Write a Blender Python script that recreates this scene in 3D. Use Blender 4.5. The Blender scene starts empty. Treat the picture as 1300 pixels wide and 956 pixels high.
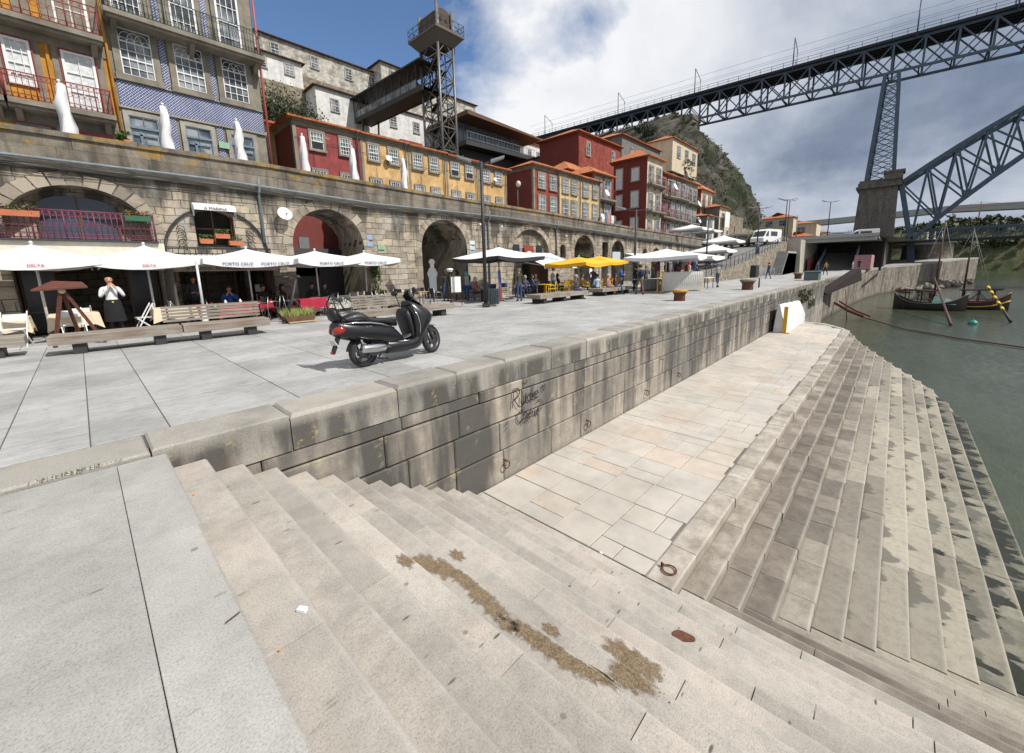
import bpy, math, random
from mathutils import Vector, Matrix
random.seed(7)
R=random.random
def U(a,b): return a+(b-a)*random.random()
rad=math.radians
scene=bpy.context.scene
COL=scene.collection
# ---------------------------------------------------------------- camera (1300 x 956 photo, optical centre at 650,434)
FPX=512.0; PX,PY=650.0,434.0; CAMH=1.62
def cam_basis():
    s=-.025; hy=343.; roll=math.atan(s); d=(PY-hy)*math.cos(roll); p=math.atan(d/FPX)
    F=Vector((0,math.cos(p),-math.sin(p))); U0=Vector((0,math.sin(p),math.cos(p))); R0=Vector((1,0,0)); a=-roll
    Rt=R0*math.cos(a)-U0*math.sin(a); Up=R0*math.sin(a)+U0*math.cos(a)
    v=F*FPX+Rt*(1140-PX)-Up*(331-PY); th=-math.atan2(v.y,v.x); M=Matrix.Rotation(th,3,'Z')
    return M@F,M@Rt,M@Up
CF,CR,CU=cam_basis(); CC=Vector((0,0,CAMH))
def ray(x,y): return CF*FPX+CR*(x-PX)-CU*(y-PY)
def at(x,y,z=0.): r=ray(x,y); return CC+r*((z-CAMH)/r.z)
def aty(x,y,Y): r=ray(x,y); return CC+r*(Y/r.y)
def atx(x,y,X): r=ray(x,y); return CC+r*(X/r.x)
cd=bpy.data.cameras.new('camera'); cam=bpy.data.objects.new('camera',cd); COL.objects.link(cam)
m3=Matrix((CR,CU,-CF)).transposed(); cam.matrix_world=Matrix.Translation(CC)@m3.to_4x4()
cd.sensor_width=36; cd.sensor_fit='HORIZONTAL'; cd.lens=FPX/1300*36; cd.shift_y=-44/1300; cd.clip_end=6000; cd.clip_start=.05
scene.camera=cam
# ---------------------------------------------------------------- object helpers
def tag(o,label=None,cat=None,group=None,kind=None):
    if label: o['label']=label
    if cat: o['category']=cat
    if group: o['group']=group
    if kind: o['kind']=kind
    return o
def empty(name,loc=(0,0,0),rz=0,label=None,cat=None,group=None):
    o=bpy.data.objects.new(name,None); o.empty_display_size=.2; COL.objects.link(o); o.location=loc; o.rotation_euler=(0,0,rz)
    return tag(o,label,cat,group)
def copy_tree(o,parent=None):
    c=o.copy(); COL.objects.link(c)
    if parent is not None: c.parent=parent
    for ch in o.children: copy_tree(ch,c)
    return c
class MB:
    def __init__(s): s.v=[];s.f=[];s.t=[];s.mi=[];s.sm=[];s.M=None;s.tone=.5;s.m=0;s.smooth=False;s.e={}
    def add(s,vs,fs):
        b=len(s.v)
        for v in vs:
            v=Vector(v)
            if s.M is not None: v=s.M@v
            s.v.append(v)
        for f in fs: s.f.append([b+i for i in f]); s.t.append(s.tone); s.mi.append(s.m); s.sm.append(s.smooth)
        return s
    def box(s,x0,x1,y0,y1,z0,z1):
        return s.add([(x0,y0,z0),(x1,y0,z0),(x1,y1,z0),(x0,y1,z0),(x0,y0,z1),(x1,y0,z1),(x1,y1,z1),(x0,y1,z1)],
            [(0,3,2,1),(4,5,6,7),(0,1,5,4),(1,2,6,5),(2,3,7,6),(3,0,4,7)])
    def slab(s,x0,x1,y0,y1,z0,z1,b=.012):
        j=lambda:U(-.35,.35)*b
        q=[(x0,y0),(x1,y0),(x1,y1),(x0,y1)]; i=[(x0+b+j(),y0+b+j()),(x1-b+j(),y0+b+j()),(x1-b+j(),y1-b+j()),(x0+b+j(),y1-b+j())]
        return s.add([(a,c,z0) for a,c in q]+[(a,c,z1-b) for a,c in q]+[(a,c,z1) for a,c in i],
            [(3,2,1,0)]+[(k,(k+1)%4,4+(k+1)%4,4+k) for k in range(4)]+[(4+k,4+(k+1)%4,8+(k+1)%4,8+k) for k in range(4)]+[(8,9,10,11)])
    def step(s,x0,x1,y0,y1,z0,z1,bn=.016,bj=.0025):
        j=lambda:U(-.3,.3)*bn
        q=[(x0,y0),(x1,y0),(x1,y1),(x0,y1)]; i=[(x0+bj,y0+bj),(x1-bn+j(),y0+bj),(x1-bn+j(),y1-bj),(x0+bj,y1-bj)]
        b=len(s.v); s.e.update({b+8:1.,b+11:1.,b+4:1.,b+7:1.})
        return s.add([(x0,y0,z0),(x1,y0,z0),(x1,y1,z0),(x0,y1,z0),(x0,y0,z1-bj),(x1,y0,z1-bn),(x1,y1,z1-bn),(x0,y1,z1-bj)]+[(a,c,z1) for a,c in i],
            [(3,2,1,0)]+[(k,(k+1)%4,4+(k+1)%4,4+k) for k in range(4)]+[(4+k,4+(k+1)%4,8+(k+1)%4,8+k) for k in range(4)]+[(8,9,10,11)])
    def stepy(s,x0,x1,y0,y1,z0,z1,bn=.02,bj=.003,xf=None):
        j=lambda:U(-.3,.3)*bn
        xf=x1 if xf is None else xf     # x1: end at the nosing (y0), xf: end at the riser (y1)
        i=[(x0+bj,y0+bn+j()),(x1-bj,y0+bn+j()),(xf-bj,y1-bj),(x0+bj,y1-bj)]
        b=len(s.v); s.e.update({b+10:1.,b+11:1.,b+6:1.,b+7:1.})
        return s.add([(x0,y0,z0),(x1,y0,z0),(xf,y1,z0),(x0,y1,z0),(x0,y0,z1-bn),(x1,y0,z1-bn),(xf,y1,z1-bj),(x0,y1,z1-bj)]+[(a,c,z1) for a,c in i],
            [(3,2,1,0)]+[(k,(k+1)%4,4+(k+1)%4,4+k) for k in range(4)]+[(4+k,4+(k+1)%4,8+(k+1)%4,8+k) for k in range(4)]+[(8,9,10,11)])
    def prism(s,poly,z0,z1):
        n=len(poly)
        return s.add([(x,y,z0) for x,y in poly]+[(x,y,z1) for x,y in poly],[tuple(range(n))[::-1],tuple(range(n,2*n))]+[(k,(k+1)%n,n+(k+1)%n,n+k) for k in range(n)])
    def prismy(s,poly,y0,y1):   # poly in x,z extruded along y
        n=len(poly)
        return s.add([(x,y0,z) for x,z in poly]+[(x,y1,z) for x,z in poly],[tuple(range(n)),tuple(range(n,2*n))[::-1]]+[(k,n+k,n+(k+1)%n,(k+1)%n) for k in range(n)])
    def prismx(s,poly,x0,x1):   # poly in y,z extruded along x
        n=len(poly)
        return s.add([(x0,y,z) for y,z in poly]+[(x1,y,z) for y,z in poly],[tuple(range(n))[::-1],tuple(range(n,2*n))]+[(k,(k+1)%n,n+(k+1)%n,n+k) for k in range(n)])
    def quad(s,a,b,c,d): return s.add([a,b,c,d],[(0,1,2,3)])
    def bar(s,a,b,w,h=None,up=(0,0,1)):   # rectangular beam a->b
        h=h or w; a=Vector(a);b=Vector(b);d=(b-a)
        if d.length<1e-6: return s
        d.normalize(); u=Vector(up)
        if abs(d.dot(u))>.99: u=Vector((1,0,0)) if abs(d.x)<.9 else Vector((0,1,0))
        x=d.cross(u).normalized(); y=x.cross(d).normalized()
        c=[(-w/2,-h/2),(w/2,-h/2),(w/2,h/2),(-w/2,h/2)]
        return s.add([a+x*p+y*q for p,q in c]+[b+x*p+y*q for p,q in c],[(0,1,2,3),(7,6,5,4)]+[(k,4+k,4+(k+1)%4,(k+1)%4) for k in range(4)])
    def tube(s,pts,r,n=6,cap=True):
        pts=[Vector(p) for p in pts]; rs=r if isinstance(r,(list,tuple)) else [r]*len(pts)
        vs=[];fs=[];px=None
        for i,p in enumerate(pts):
            d=(pts[min(i+1,len(pts)-1)]-pts[max(i-1,0)])
            if d.length<1e-9: d=Vector((0,0,1))
            d.normalize()
            if px is None:
                u=Vector((0,0,1)) if abs(d.z)<.95 else Vector((1,0,0)); x=d.cross(u).normalized()
            else:
                x=(px-d*px.dot(d)); x=x.normalized() if x.length>1e-6 else d.cross(Vector((0,0,1))).normalized()
            px=x; y=d.cross(x)
            for k in range(n):
                a=2*math.pi*k/n; vs.append(p+(x*math.cos(a)+y*math.sin(a))*rs[i])
        for i in range(len(pts)-1):
            for k in range(n): fs.append((i*n+k,i*n+(k+1)%n,(i+1)*n+(k+1)%n,(i+1)*n+k))
        if cap: fs.append(tuple(range(n))[::-1]); fs.append(tuple((len(pts)-1)*n+k for k in range(n)))
        o=s.smooth; s.smooth=True; s.add(vs,fs); s.smooth=o; return s
    def lathe(s,prof,c=(0,0,0),n=16,axis='z',cap=True):
        vs=[];fs=[];c=Vector(c)
        for r,z in prof:
            for k in range(n):
                a=2*math.pi*k/n; p=(r*math.cos(a),r*math.sin(a),z)
                if axis=='y': p=(p[0],p[2],p[1])
                if axis=='x': p=(p[2],p[0],p[1])
                vs.append(c+Vector(p))
        for i in range(len(prof)-1):
            for k in range(n): fs.append((i*n+k,i*n+(k+1)%n,(i+1)*n+(k+1)%n,(i+1)*n+k))
        if cap: fs.append(tuple(range(n))[::-1]); fs.append(tuple((len(prof)-1)*n+k for k in range(n)))
        o=s.smooth; s.smooth=True; s.add(vs,fs); s.smooth=o; return s
    def ball(s,c,r,n=10,m=6,sc=(1,1,1)):
        c=Vector(c);vs=[];fs=[]
        for i in range(m+1):
            t=math.pi*i/m
            for k in range(n):
                a=2*math.pi*k/n; vs.append(c+Vector((r*sc[0]*math.sin(t)*math.cos(a),r*sc[1]*math.sin(t)*math.sin(a),r*sc[2]*math.cos(t))))
        for i in range(m):
            for k in range(n): fs.append((i*n+k,(i+1)*n+k,(i+1)*n+(k+1)%n,i*n+(k+1)%n))
        o=s.smooth; s.smooth=True; s.add(vs,fs); s.smooth=o; return s
    def loft(s,rings,closed=True,cap=True):   # rings: list of equal-length point lists
        n=len(rings[0]); vs=[p for r in rings for p in r]; fs=[]
        for i in range(len(rings)-1):
            for k in range(n if closed else n-1): fs.append((i*n+k,i*n+(k+1)%n,(i+1)*n+(k+1)%n,(i+1)*n+k))
        if cap and closed: fs.append(tuple(range(n))[::-1]); fs.append(tuple((len(rings)-1)*n+k for k in range(n)))
        return s.add(vs,fs)
    def build(s,name,mats,parent=None,label=None,cat=None,group=None,kind=None,loc=None,rz=0,bevel=0):
        me=bpy.data.meshes.new(name); me.from_pydata([tuple(v) for v in s.v],[],s.f)
        if not isinstance(mats,(list,tuple)): mats=[mats]
        for m in mats: me.materials.append(m)
        me.polygons.foreach_set('material_index',s.mi); me.polygons.foreach_set('use_smooth',s.sm)
        a=me.attributes.new('tone','FLOAT','FACE'); a.data.foreach_set('value',s.t)
        if s.e:
            a=me.attributes.new('edge','FLOAT','POINT'); ev=[0.]*len(s.v)
            for k,q in s.e.items(): ev[k]=q
            a.data.foreach_set('value',ev)
        me.update()
        o=bpy.data.objects.new(name,me); COL.objects.link(o)
        if parent is not None: o.parent=parent
        if loc is not None: o.location=loc; o.rotation_euler=(0,0,rz)
        if bevel:
            b=o.modifiers.new('bevel','BEVEL'); b.width=bevel; b.segments=2; b.limit_method='ANGLE'; b.angle_limit=rad(40)
        return tag(o,label,cat,group,kind)
def fixn(o):
    import bmesh
    bm=bmesh.new(); bm.from_mesh(o.data); bmesh.ops.recalc_face_normals(bm,faces=bm.faces); bm.to_mesh(o.data); bm.free(); return o
# ---------------------------------------------------------------- material helpers
class NT:
    def __init__(s,name):
        s.mat=bpy.data.materials.new(name); s.mat.use_nodes=True; s.n=s.mat.node_tree.nodes; s.l=s.mat.node_tree.links
        s.b=s.n['Principled BSDF']; s.b.inputs['Roughness'].default_value=.8; s.out=s.n['Material Output']
        s.tc=s.n.new('ShaderNodeTexCoord')
    def co(s,sc=(1,1,1),loc=(0,0,0),kind='Object',src=None):
        m=s.n.new('ShaderNodeMapping'); s.l.new(src or s.tc.outputs[kind],m.inputs[0]); m.inputs['Scale'].default_value=sc; m.inputs['Location'].default_value=loc; return m.outputs[0]
    def pos(s):
        g=s.n.new('ShaderNodeNewGeometry'); return g.outputs['Position']
    def set(s,node,k,v):
        i=node.inputs[k]
        if hasattr(v,'is_linked') or hasattr(v,'links'): s.l.new(v,i)
        else:
            if isinstance(v,(tuple,list)) and len(v)==3 and i.type=='RGBA': v=tuple(v)+(1,)
            i.default_value=v
    def noise(s,scale,detail=4,rough=.55,vec=None,dist=0):
        n=s.n.new('ShaderNodeTexNoise'); s.set(n,'Scale',scale); s.set(n,'Detail',detail); s.set(n,'Roughness',rough); s.set(n,'Distortion',dist)
        s.l.new(vec or s.tc.outputs['Object'],n.inputs['Vector']); return n.outputs['Fac']
    def vor(s,scale,vec=None,feat='F1',out='Distance'):
        n=s.n.new('ShaderNodeTexVoronoi'); n.feature=feat; s.set(n,'Scale',scale); s.l.new(vec or s.tc.outputs['Object'],n.inputs['Vector']); return n.outputs[out]
    def wave(s,scale,vec=None,dist=0,axis='X',detail=2):
        n=s.n.new('ShaderNodeTexWave'); n.bands_direction=axis; s.set(n,'Scale',scale); s.set(n,'Distortion',dist); s.set(n,'Detail',detail); s.l.new(vec or s.tc.outputs['Object'],n.inputs['Vector']); return n.outputs['Fac']
    def ramp(s,fac,stops,interp='LINEAR'):
        if any(not isinstance(c,(tuple,list)) and c<0 for p,c in stops):
            q=s.ramp(fac,[(p,(c+1)/2) for p,c in stops],interp); return s.math('SUBTRACT',s.math('MULTIPLY',q,2.),1.)
        n=s.n.new('ShaderNodeValToRGB'); n.color_ramp.interpolation=interp; e=n.color_ramp.elements
        while len(e)<len(stops): e.new(.5)
        for q,(p,c) in zip(e,stops):
            q.position=p; q.color=(c,c,c,1) if not isinstance(c,(tuple,list)) else tuple(c)+(1,)
        s.set(n,0,fac); return n.outputs[0]
    def mix(s,fac,a,b,blend='MIX'):
        n=s.n.new('ShaderNodeMix'); n.data_type='RGBA'; n.blend_type=blend; n.clamp_factor=True
        s.set(n,0,fac); 
        for k,v in ((6,a),(7,b)):
            if isinstance(v,(int,float)): v=(v,v,v)
            s.set(n,k,v)
        return n.outputs[2]
    def math(s,op,a,b=0.,clamp=False):
        n=s.n.new('ShaderNodeMath'); n.operation=op; n.use_clamp=clamp; s.set(n,0,a); s.set(n,1,b); return n.outputs[0]
    def attr(s,name='tone'):
        n=s.n.new('ShaderNodeAttribute'); n.attribute_name=name; return n.outputs['Fac']
    def sep(s,v):
        n=s.n.new('ShaderNodeSeparateXYZ'); s.l.new(v,n.inputs[0]); return n.outputs
    def comb(s,x,y,z):
        n=s.n.new('ShaderNodeCombineXYZ'); s.set(n,0,x); s.set(n,1,y); s.set(n,2,z); return n.outputs[0]
    def bump(s,h,dist=.01,strength=.6):
        n=s.n.new('ShaderNodeBump'); s.set(n,'Height',h); s.set(n,'Distance',dist); s.set(n,'Strength',strength); s.l.new(n.outputs[0],s.b.inputs['Normal']); return s
    def brick(s,vec,w,h,mortar=.012,c1=0.,c2=1.,mc=0.,off=.5,sq=1.,smooth=.1):
        n=s.n.new('ShaderNodeTexBrick'); s.l.new(vec,n.inputs['Vector']); s.set(n,'Color1',(c1,)*3); s.set(n,'Color2',(c2,)*3); s.set(n,'Mortar',(mc,)*3)
        s.set(n,'Scale',1.); s.set(n,'Mortar Size',mortar); s.set(n,'Mortar Smooth',smooth); s.set(n,'Brick Width',w); s.set(n,'Row Height',h); n.offset=off; n.squash=sq; return n.outputs['Color'],n.outputs['Fac']
    def col(s,c): s.set(s.b,'Base Color',c); return s
    def P(s,**k):
        for a,v in k.items(): s.set(s.b,a.replace('_',' '),v)
        return s
def hx(h,g=1.):   # srgb hex -> linear
    h=h.lstrip('#'); o=[]
    for i in (0,2,4):
        c=int(h[i:i+2],16)/255; o.append((c/12.92 if c<.04045 else ((c+.055)/1.055)**2.4)*g)
    return tuple(o)
_pm={}
def plain(c,rough=.6,metal=0.,var=.12,scale=6.,name='painted'):
    """slightly uneven plain material"""
    if isinstance(c,str): c=hx(c)
    key=(tuple(round(x,4) for x in c),rough,metal,var)
    if key in _pm: return _pm[key]
    t=NT(name); n=t.noise(scale,4); f=t.ramp(n,[(.3,1-var),(.7,1+var*.4)])
    t.col(t.mix(1.,c,f,'MULTIPLY')).P(Roughness=rough,Metallic=metal); _pm[key]=t.mat; return t.mat
def granite(name,base,spk=.25,tonev=.35,scale=1.,rough=.85,warm=None,dirt=.25,streak=False,bumpd=.004,edge=False):
    t=NT(name); fine=t.noise(95*scale,3,.7); med=t.noise(9*scale,5,.6); big=t.noise(.9*scale,5,.6)
    c=t.mix(t.attr(),tuple(x*(1-tonev) for x in base),tuple(min(1,x*(1+tonev*.6)) for x in base))
    if warm is not None: 
        c=t.mix(t.math('MULTIPLY',t.ramp(t.noise(1.7*scale,3),[(.45,0.),(.62,1.)]),t.ramp(t.attr(),[(.55,.05),(.8,.5)])),c,warm)
    c=t.mix(1.,c,t.ramp(fine,[(.3,1-spk*1.6),(.5,1.),(.7,1+spk*.7)]),'MULTIPLY')
    c=t.mix(1.,c,t.ramp(med,[(.3,1-dirt*.5),(.55,1.)]),'MULTIPLY')
    c=t.mix(1.,c,t.ramp(big,[(.3,1-dirt),(.6,1.04)]),'MULTIPLY')
    if streak:
        st=t.noise(6,5,.65,t.co((.35,4,1))); c=t.mix(1.,c,t.ramp(st,[(.3,.72),(.5,1.),(.75,1.08)]),'MULTIPLY')
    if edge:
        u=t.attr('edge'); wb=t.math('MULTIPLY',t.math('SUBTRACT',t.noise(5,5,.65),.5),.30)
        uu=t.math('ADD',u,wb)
        c=t.mix(t.ramp(uu,[(.72,0.),(.80,.12),(.87,.5)]),c,(.16,.145,.12))  # dirt and occlusion shade painted together along the riser foot
        c=t.mix(t.ramp(t.math('ADD',u,t.math('MULTIPLY',wb,.35)),[(.0,.30),(.05,.10),(.10,0.)]),c,(.50,.48,.445))  # painted highlight: paler band along the chamfered nosing
        patch=t.ramp(t.noise(1.1,6,.7,t.co((1,1,1),(31,4,0))),[(.52,0.),(.64,.4)]); c=t.mix(patch,c,(.20,.19,.165))
    # pits and chewing-gum spots
    pit=t.vor(4.6*scale,t.co((.62,2.1,1))); c=t.mix(t.math('MULTIPLY',t.ramp(pit,[(.07,.85),(.12,0.)]),t.ramp(t.noise(1.3,3),[(.45,.15),(.58,1.)])),c,(.055,.05,.048))
    gum=t.vor(2.3*scale,t.co((1,1,1),(4,9,0))); c=t.mix(t.ramp(gum,[(.04,.55),(.05,0.)]),c,(.09,.085,.08))
    t.col(c).P(Roughness=rough); h=t.mix(.35,fine,med); t.bump(h,bumpd,.8); return t.mat
# ---------------------------------------------------------------- render + world + sun
scene.render.engine='CYCLES'
vs=scene.view_settings; vs.view_transform='Standard'; vs.look='None'; vs.exposure=0.12; vs.gamma=1; vs.use_curve_mapping=False
SUN=Vector((.22,-.78,.95)).normalized()
w=bpy.data.worlds.new('World'); scene.world=w; w.use_nodes=True
t=NT.__new__(NT); t.n=w.node_tree.nodes; t.l=w.node_tree.links; t.n.clear(); t.tc=t.n.new('ShaderNodeTexCoord')
sky=t.n.new('ShaderNodeTexSky'); sky.sky_type='NISHITA'; sky.sun_disc=False
sky.sun_elevation=math.asin(SUN.z); sky.sun_rotation=math.atan2(SUN.x,SUN.y)%(2*math.pi); sky.air_density=1.; sky.dust_density=.6; sky.ozone_density=2.
skyc=t.mix(1.,sky.outputs[0],(.10,.115,.13),'MULTIPLY')
g=t.tc.outputs['Generated']
def dirn(x,y): v=ray(x,y).normalized(); return tuple(v)
def dot(v):
    n=t.n.new('ShaderNodeVectorMath'); n.operation='DOT_PRODUCT'; t.l.new(g,n.inputs[0]); n.inputs[1].default_value=v; return n.outputs['Value']
sx=t.sep(g)
# project the view direction on a cloud layer overhead
zz=t.math('ADD',t.math('MAXIMUM',sx[2],0.),.28)
lay=t.comb(t.math('DIVIDE',sx[0],zz),t.math('DIVIDE',sx[1],zz),0.)
n1=t.noise(1.35,9,.56,lay,.25); n2=t.noise(3.3,8,.6,t.co((1,1,1),(5,2,3),src=g),.3); n3=t.noise(1.1,7,.55,t.co((1,1,1),(1.3,7,2),src=lay),.2)
# blue hole in the upper left, a little more further up
def spot(x,y,c0,c1): 
    return t.ramp(dot(dirn(x,y)),[(c0,0.),(c1,1.)])
hole=t.math('MAXIMUM',spot(440,55,.955,.992),t.math('MULTIPLY',spot(700,-40,.982,.998),.8))
hole=t.math('MAXIMUM',hole,t.math('MULTIPLY',spot(340,-200,.8,.97),.9))
cov=t.math('SUBTRACT',t.math('ADD',n1,t.math('MULTIPLY',n2,.45)),t.math('MULTIPLY',hole,.33))
mask=t.ramp(cov,[(.36,0.),(.56,1.)])
shade=t.math('ADD',t.math('ADD',t.math('MULTIPLY',n3,.75),t.math('MULTIPLY',n2,.45)),.045)
dark=spot(1250,215,.86,.99)
lit=spot(590,100,.90,.99)
cc=t.ramp(t.math('ADD',shade,t.math('SUBTRACT',t.math('MULTIPLY',lit,.13),t.math('MULTIPLY',dark,.15))),
   [(.28,(.12,.16,.24)),(.40,(.225,.275,.37)),(.50,(.38,.43,.52)),(.60,(.54,.58,.655)),(.74,(.74,.76,.80)),(.86,(.86,.87,.89))])
c=t.mix(mask,skyc,cc)
# below the horizon: plain dull tone
bgn=t.n.new('ShaderNodeBackground'); t.l.new(c,bgn.inputs[0]); bgn.inputs[1].default_value=1.0
o=t.n.new('ShaderNodeOutputWorld'); t.l.new(bgn.outputs[0],o.inputs[0])
sd=bpy.data.lights.new('sun','SUN'); sd.energy=4.6; sd.angle=rad(.55); sd.color=(1,.955,.89)
so=bpy.data.objects.new('sun',sd); COL.objects.link(so); so.rotation_euler=(-SUN).to_track_quat('-Z','Y').to_euler()
# ---------------------------------------------------------------- materials of the stone setting
M={}
M['plaza']=granite('plaza granite',(.385,.383,.372),spk=.2,tonev=.2,dirt=.26,streak=True,bumpd=.003)
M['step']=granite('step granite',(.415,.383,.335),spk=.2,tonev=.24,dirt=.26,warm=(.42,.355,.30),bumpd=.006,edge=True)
M['land']=granite('top landing granite',(.39,.38,.352),spk=.2,tonev=.14,dirt=.22,bumpd=.006)
M['mortar']=plain((.10,.095,.085),.95,name='mortar')
M['dark']=plain((.02,.02,.022),.9,name='dark interior')
def tidal():
    t=NT('tidal step stone'); z=t.sep(t.tc.outputs['Object'])[2]; x=t.sep(t.tc.outputs['Object'])[0]
    n=t.noise(2.2,6,.6); n2=t.noise(9,5,.6); zz=t.math('ADD',z,t.math('MULTIPLY',t.math('SUBTRACT',n,.5),.9))
    zf=t.math('DIVIDE',t.math('ADD',zz,4.8),2.7)  # 0..1 from -4.8 to -2.1
    c=t.ramp(zf,[(.08,(.016,.019,.015)),(.18,(.12,.12,.085)),(.30,(.25,.228,.178)),(.52,(.315,.287,.232)),(.66,(.25,.225,.185)),(.78,(.142,.120,.097)),(.88,(.225,.195,.158)),(1.,(.45,.41,.35))])
    c=t.mix(t.attr(),t.mix(1.,c,.72,'MULTIPLY'),t.mix(1.,c,1.22,'MULTIPLY'))
    c=t.mix(1.,c,t.ramp(t.noise(90,3,.7),[(.3,.7),(.5,1.),(.7,1.15)]),'MULTIPLY')
    c=t.mix(1.,c,t.ramp(n2,[(.3,.8),(.55,1.)]),'MULTIPLY')
    u=t.attr('edge'); wx=t.noise(1.,4,.55,t.co((1.9,.7,2.9),(3,0,7))); ext=t.math('ADD',t.math('MULTIPLY',t.math('SUBTRACT',wx,.5),3.4),t.ramp(zf,[(.10,.60),(.28,.34),(.44,.20),(.58,-.02),(.70,-.8)]))
    rag=t.math('MULTIPLY',t.math('SUBTRACT',t.noise(9,5,.65),.5),.32)
    wet=t.ramp(t.math('SUBTRACT',t.math('ADD',ext,rag),t.math('SUBTRACT',.90,u)),[(.0,0.),(.14,.72)]); wet=t.math('MULTIPLY',wet,t.ramp(zf,[(.60,1.),(.74,0.)])); c=t.mix(wet,c,(.075,.074,.058))
    wx2=t.noise(1.,5,.6,t.co((2.6,.9,3.3),(23,0,1))); ext2=t.math('ADD',t.math('MULTIPLY',t.math('SUBTRACT',wx2,.5),4.),t.ramp(zf,[(.06,.98),(.18,.60),(.28,.22),(.42,-.4)]))
    al=t.ramp(t.math('SUBTRACT',t.math('ADD',ext2,t.math('MULTIPLY',rag,2.)),t.math('SUBTRACT',.88,u)),[(.0,0.),(.12,.97)]); al=t.math('MULTIPLY',al,t.ramp(zf,[(.34,1.),(.46,0.)])); c=t.mix(al,c,(.011,.014,.009))
    line=t.ramp(t.math('ADD',u,t.math('MULTIPLY',rag,.25)),[(.80,0.),(.90,.75)]); c=t.mix(line,c,(.06,.055,.045))  # nosing shadow and grime painted as a dark band at the riser foot
    c=t.mix(t.ramp(u,[(.0,.30),(.08,.0)]),c,(.42,.40,.35))  # lit nosing edge put into the colour
    t.col(c).P(Roughness=t.mix(wet,.88,.5)); t.bump(t.mix(.4,t.noise(70,3,.7),n2),.006,.9); return t.mat
M['tidal']=tidal()
def flags():
    t=NT('landing flagstones'); c=t.ramp(t.attr(),[(0.,(.455,.425,.375)),(.35,(.48,.445,.39)),(.8,(.50,.45,.385)),(1.,(.49,.415,.34))])
    c=t.mix(1.,c,t.ramp(t.noise(100,3,.7),[(.3,.84),(.5,1.),(.7,1.08)]),'MULTIPLY'); c=t.mix(1.,c,t.ramp(t.noise(2.5,6),[(.3,.86),(.6,1.03)]),'MULTIPLY')
    c=t.mix(1.,c,t.ramp(t.noise(.5,5),[(.35,.86),(.6,1.03)]),'MULTIPLY')
    c=t.mix(t.ramp(t.vor(5,t.co((1,1,1))),[(.035,.8),(.06,0.)]),c,(.12,.10,.09))
    t.col(c).P(Roughness=.8); t.bump(t.noise(60,4,.7),.004,.7); return t.mat
M['flag']=flags()
def quaystone():
    t=NT('quay wall stone'); p=t.tc.outputs['Object']; s=t.sep(p); x,z=s[0],s[2]
    c=t.ramp(t.attr(),[(0.,(.22,.20,.17)),(.4,(.32,.285,.235)),(.75,(.36,.31,.25)),(1.,(.39,.345,.28))])
    c=t.mix(1.,c,t.ramp(t.noise(80,3,.7),[(.3,.72),(.5,1.),(.7,1.12)]),'MULTIPLY')
    c=t.mix(1.,c,t.ramp(t.noise(4,6,.65),[(.3,.7),(.6,1.05)]),'MULTIPLY')
    st=t.noise(1.,6,.6,t.co((2.3,1,.22))); st2=t.noise(1.,5,.6,t.co((.7,1,.2),(4,0,0)))
    far=t.math('MULTIPLY',t.ramp(t.math('DIVIDE',x,30.),[(.25,0.),(.45,1.)]),.06)
    big=t.math('SUBTRACT',1.,t.math('ABSOLUTE',t.math('DIVIDE',t.math('SUBTRACT',x,4.25),.75)),True)
    neg=t.ramp(t.math('DIVIDE',t.math('ADD',z,2.3),2.3),[(0.,-.10),(.25,-.03),(.8,.0),(1.,-.02)])
    lite=t.math('MULTIPLY',t.math('SUBTRACT',1.,t.math('ABSOLUTE',t.math('DIVIDE',t.math('SUBTRACT',x,5.75),.7)),True),-.2); big=t.math('ADD',big,lite)
    v=t.math('ADD',t.math('ADD',t.math('MULTIPLY',st,.6),t.math('MULTIPLY',st2,.4)),t.math('ADD',t.math('ADD',far,t.math('MULTIPLY',big,.2)),neg))
    k=t.ramp(v,[(.42,0.),(.575,.92)]); c=t.mix(k,c,(.045,.042,.038))
    lich=t.ramp(t.noise(3.1,5,.7,t.co((1,1,1),(7,7,7))),[(.60,0.),(.68,.5)]); c=t.mix(t.math('MULTIPLY',lich,t.ramp(x,[(0.,0.),(1.,1.)])),c,(.42,.37,.20))
    wsh=t.ramp(t.noise(1.,5,.6,t.co((1.6,1,.35),(11,0,0))),[(.62,0.),(.72,.45)]); c=t.mix(wsh,c,(.50,.49,.46)); c=t.mix(.08,c,(.30,.30,.29))
    t.col(c).P(Roughness=.9); t.bump(t.mix(.5,t.noise(40,4,.7),t.noise(7,5)),.012,.9); return t.mat
M['quay']=quaystone()
# ---------------------------------------------------------------- ground levels
XN=.34; TR=.312; RI=.17; Z0=-.04
def XK(k): return XN+TR*k
def ZK(k): return Z0-RI*k
NY=[1.93,1.58,1.30,1.0,.67,.34,.02,-.31,-.65,-1.0,-1.33,-1.70,-2.08,-2.45,-2.80,-3.15]
def xend(Y):
    P=[(5.1,33.2),(2.9,32.2),(1.6,29.8),(.95,28),(-.75,26),(-1.6,25.2),(-2.2,23),(-2.8,20),(-3.3,19)]
    if Y>=P[0][0]: return P[0][1]
    for (a,b),(c,d) in zip(P,P[1:]):
        if c<=Y<=a: return b+(d-b)*(a-Y)/(a-c)
    return P[-1][1]
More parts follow.
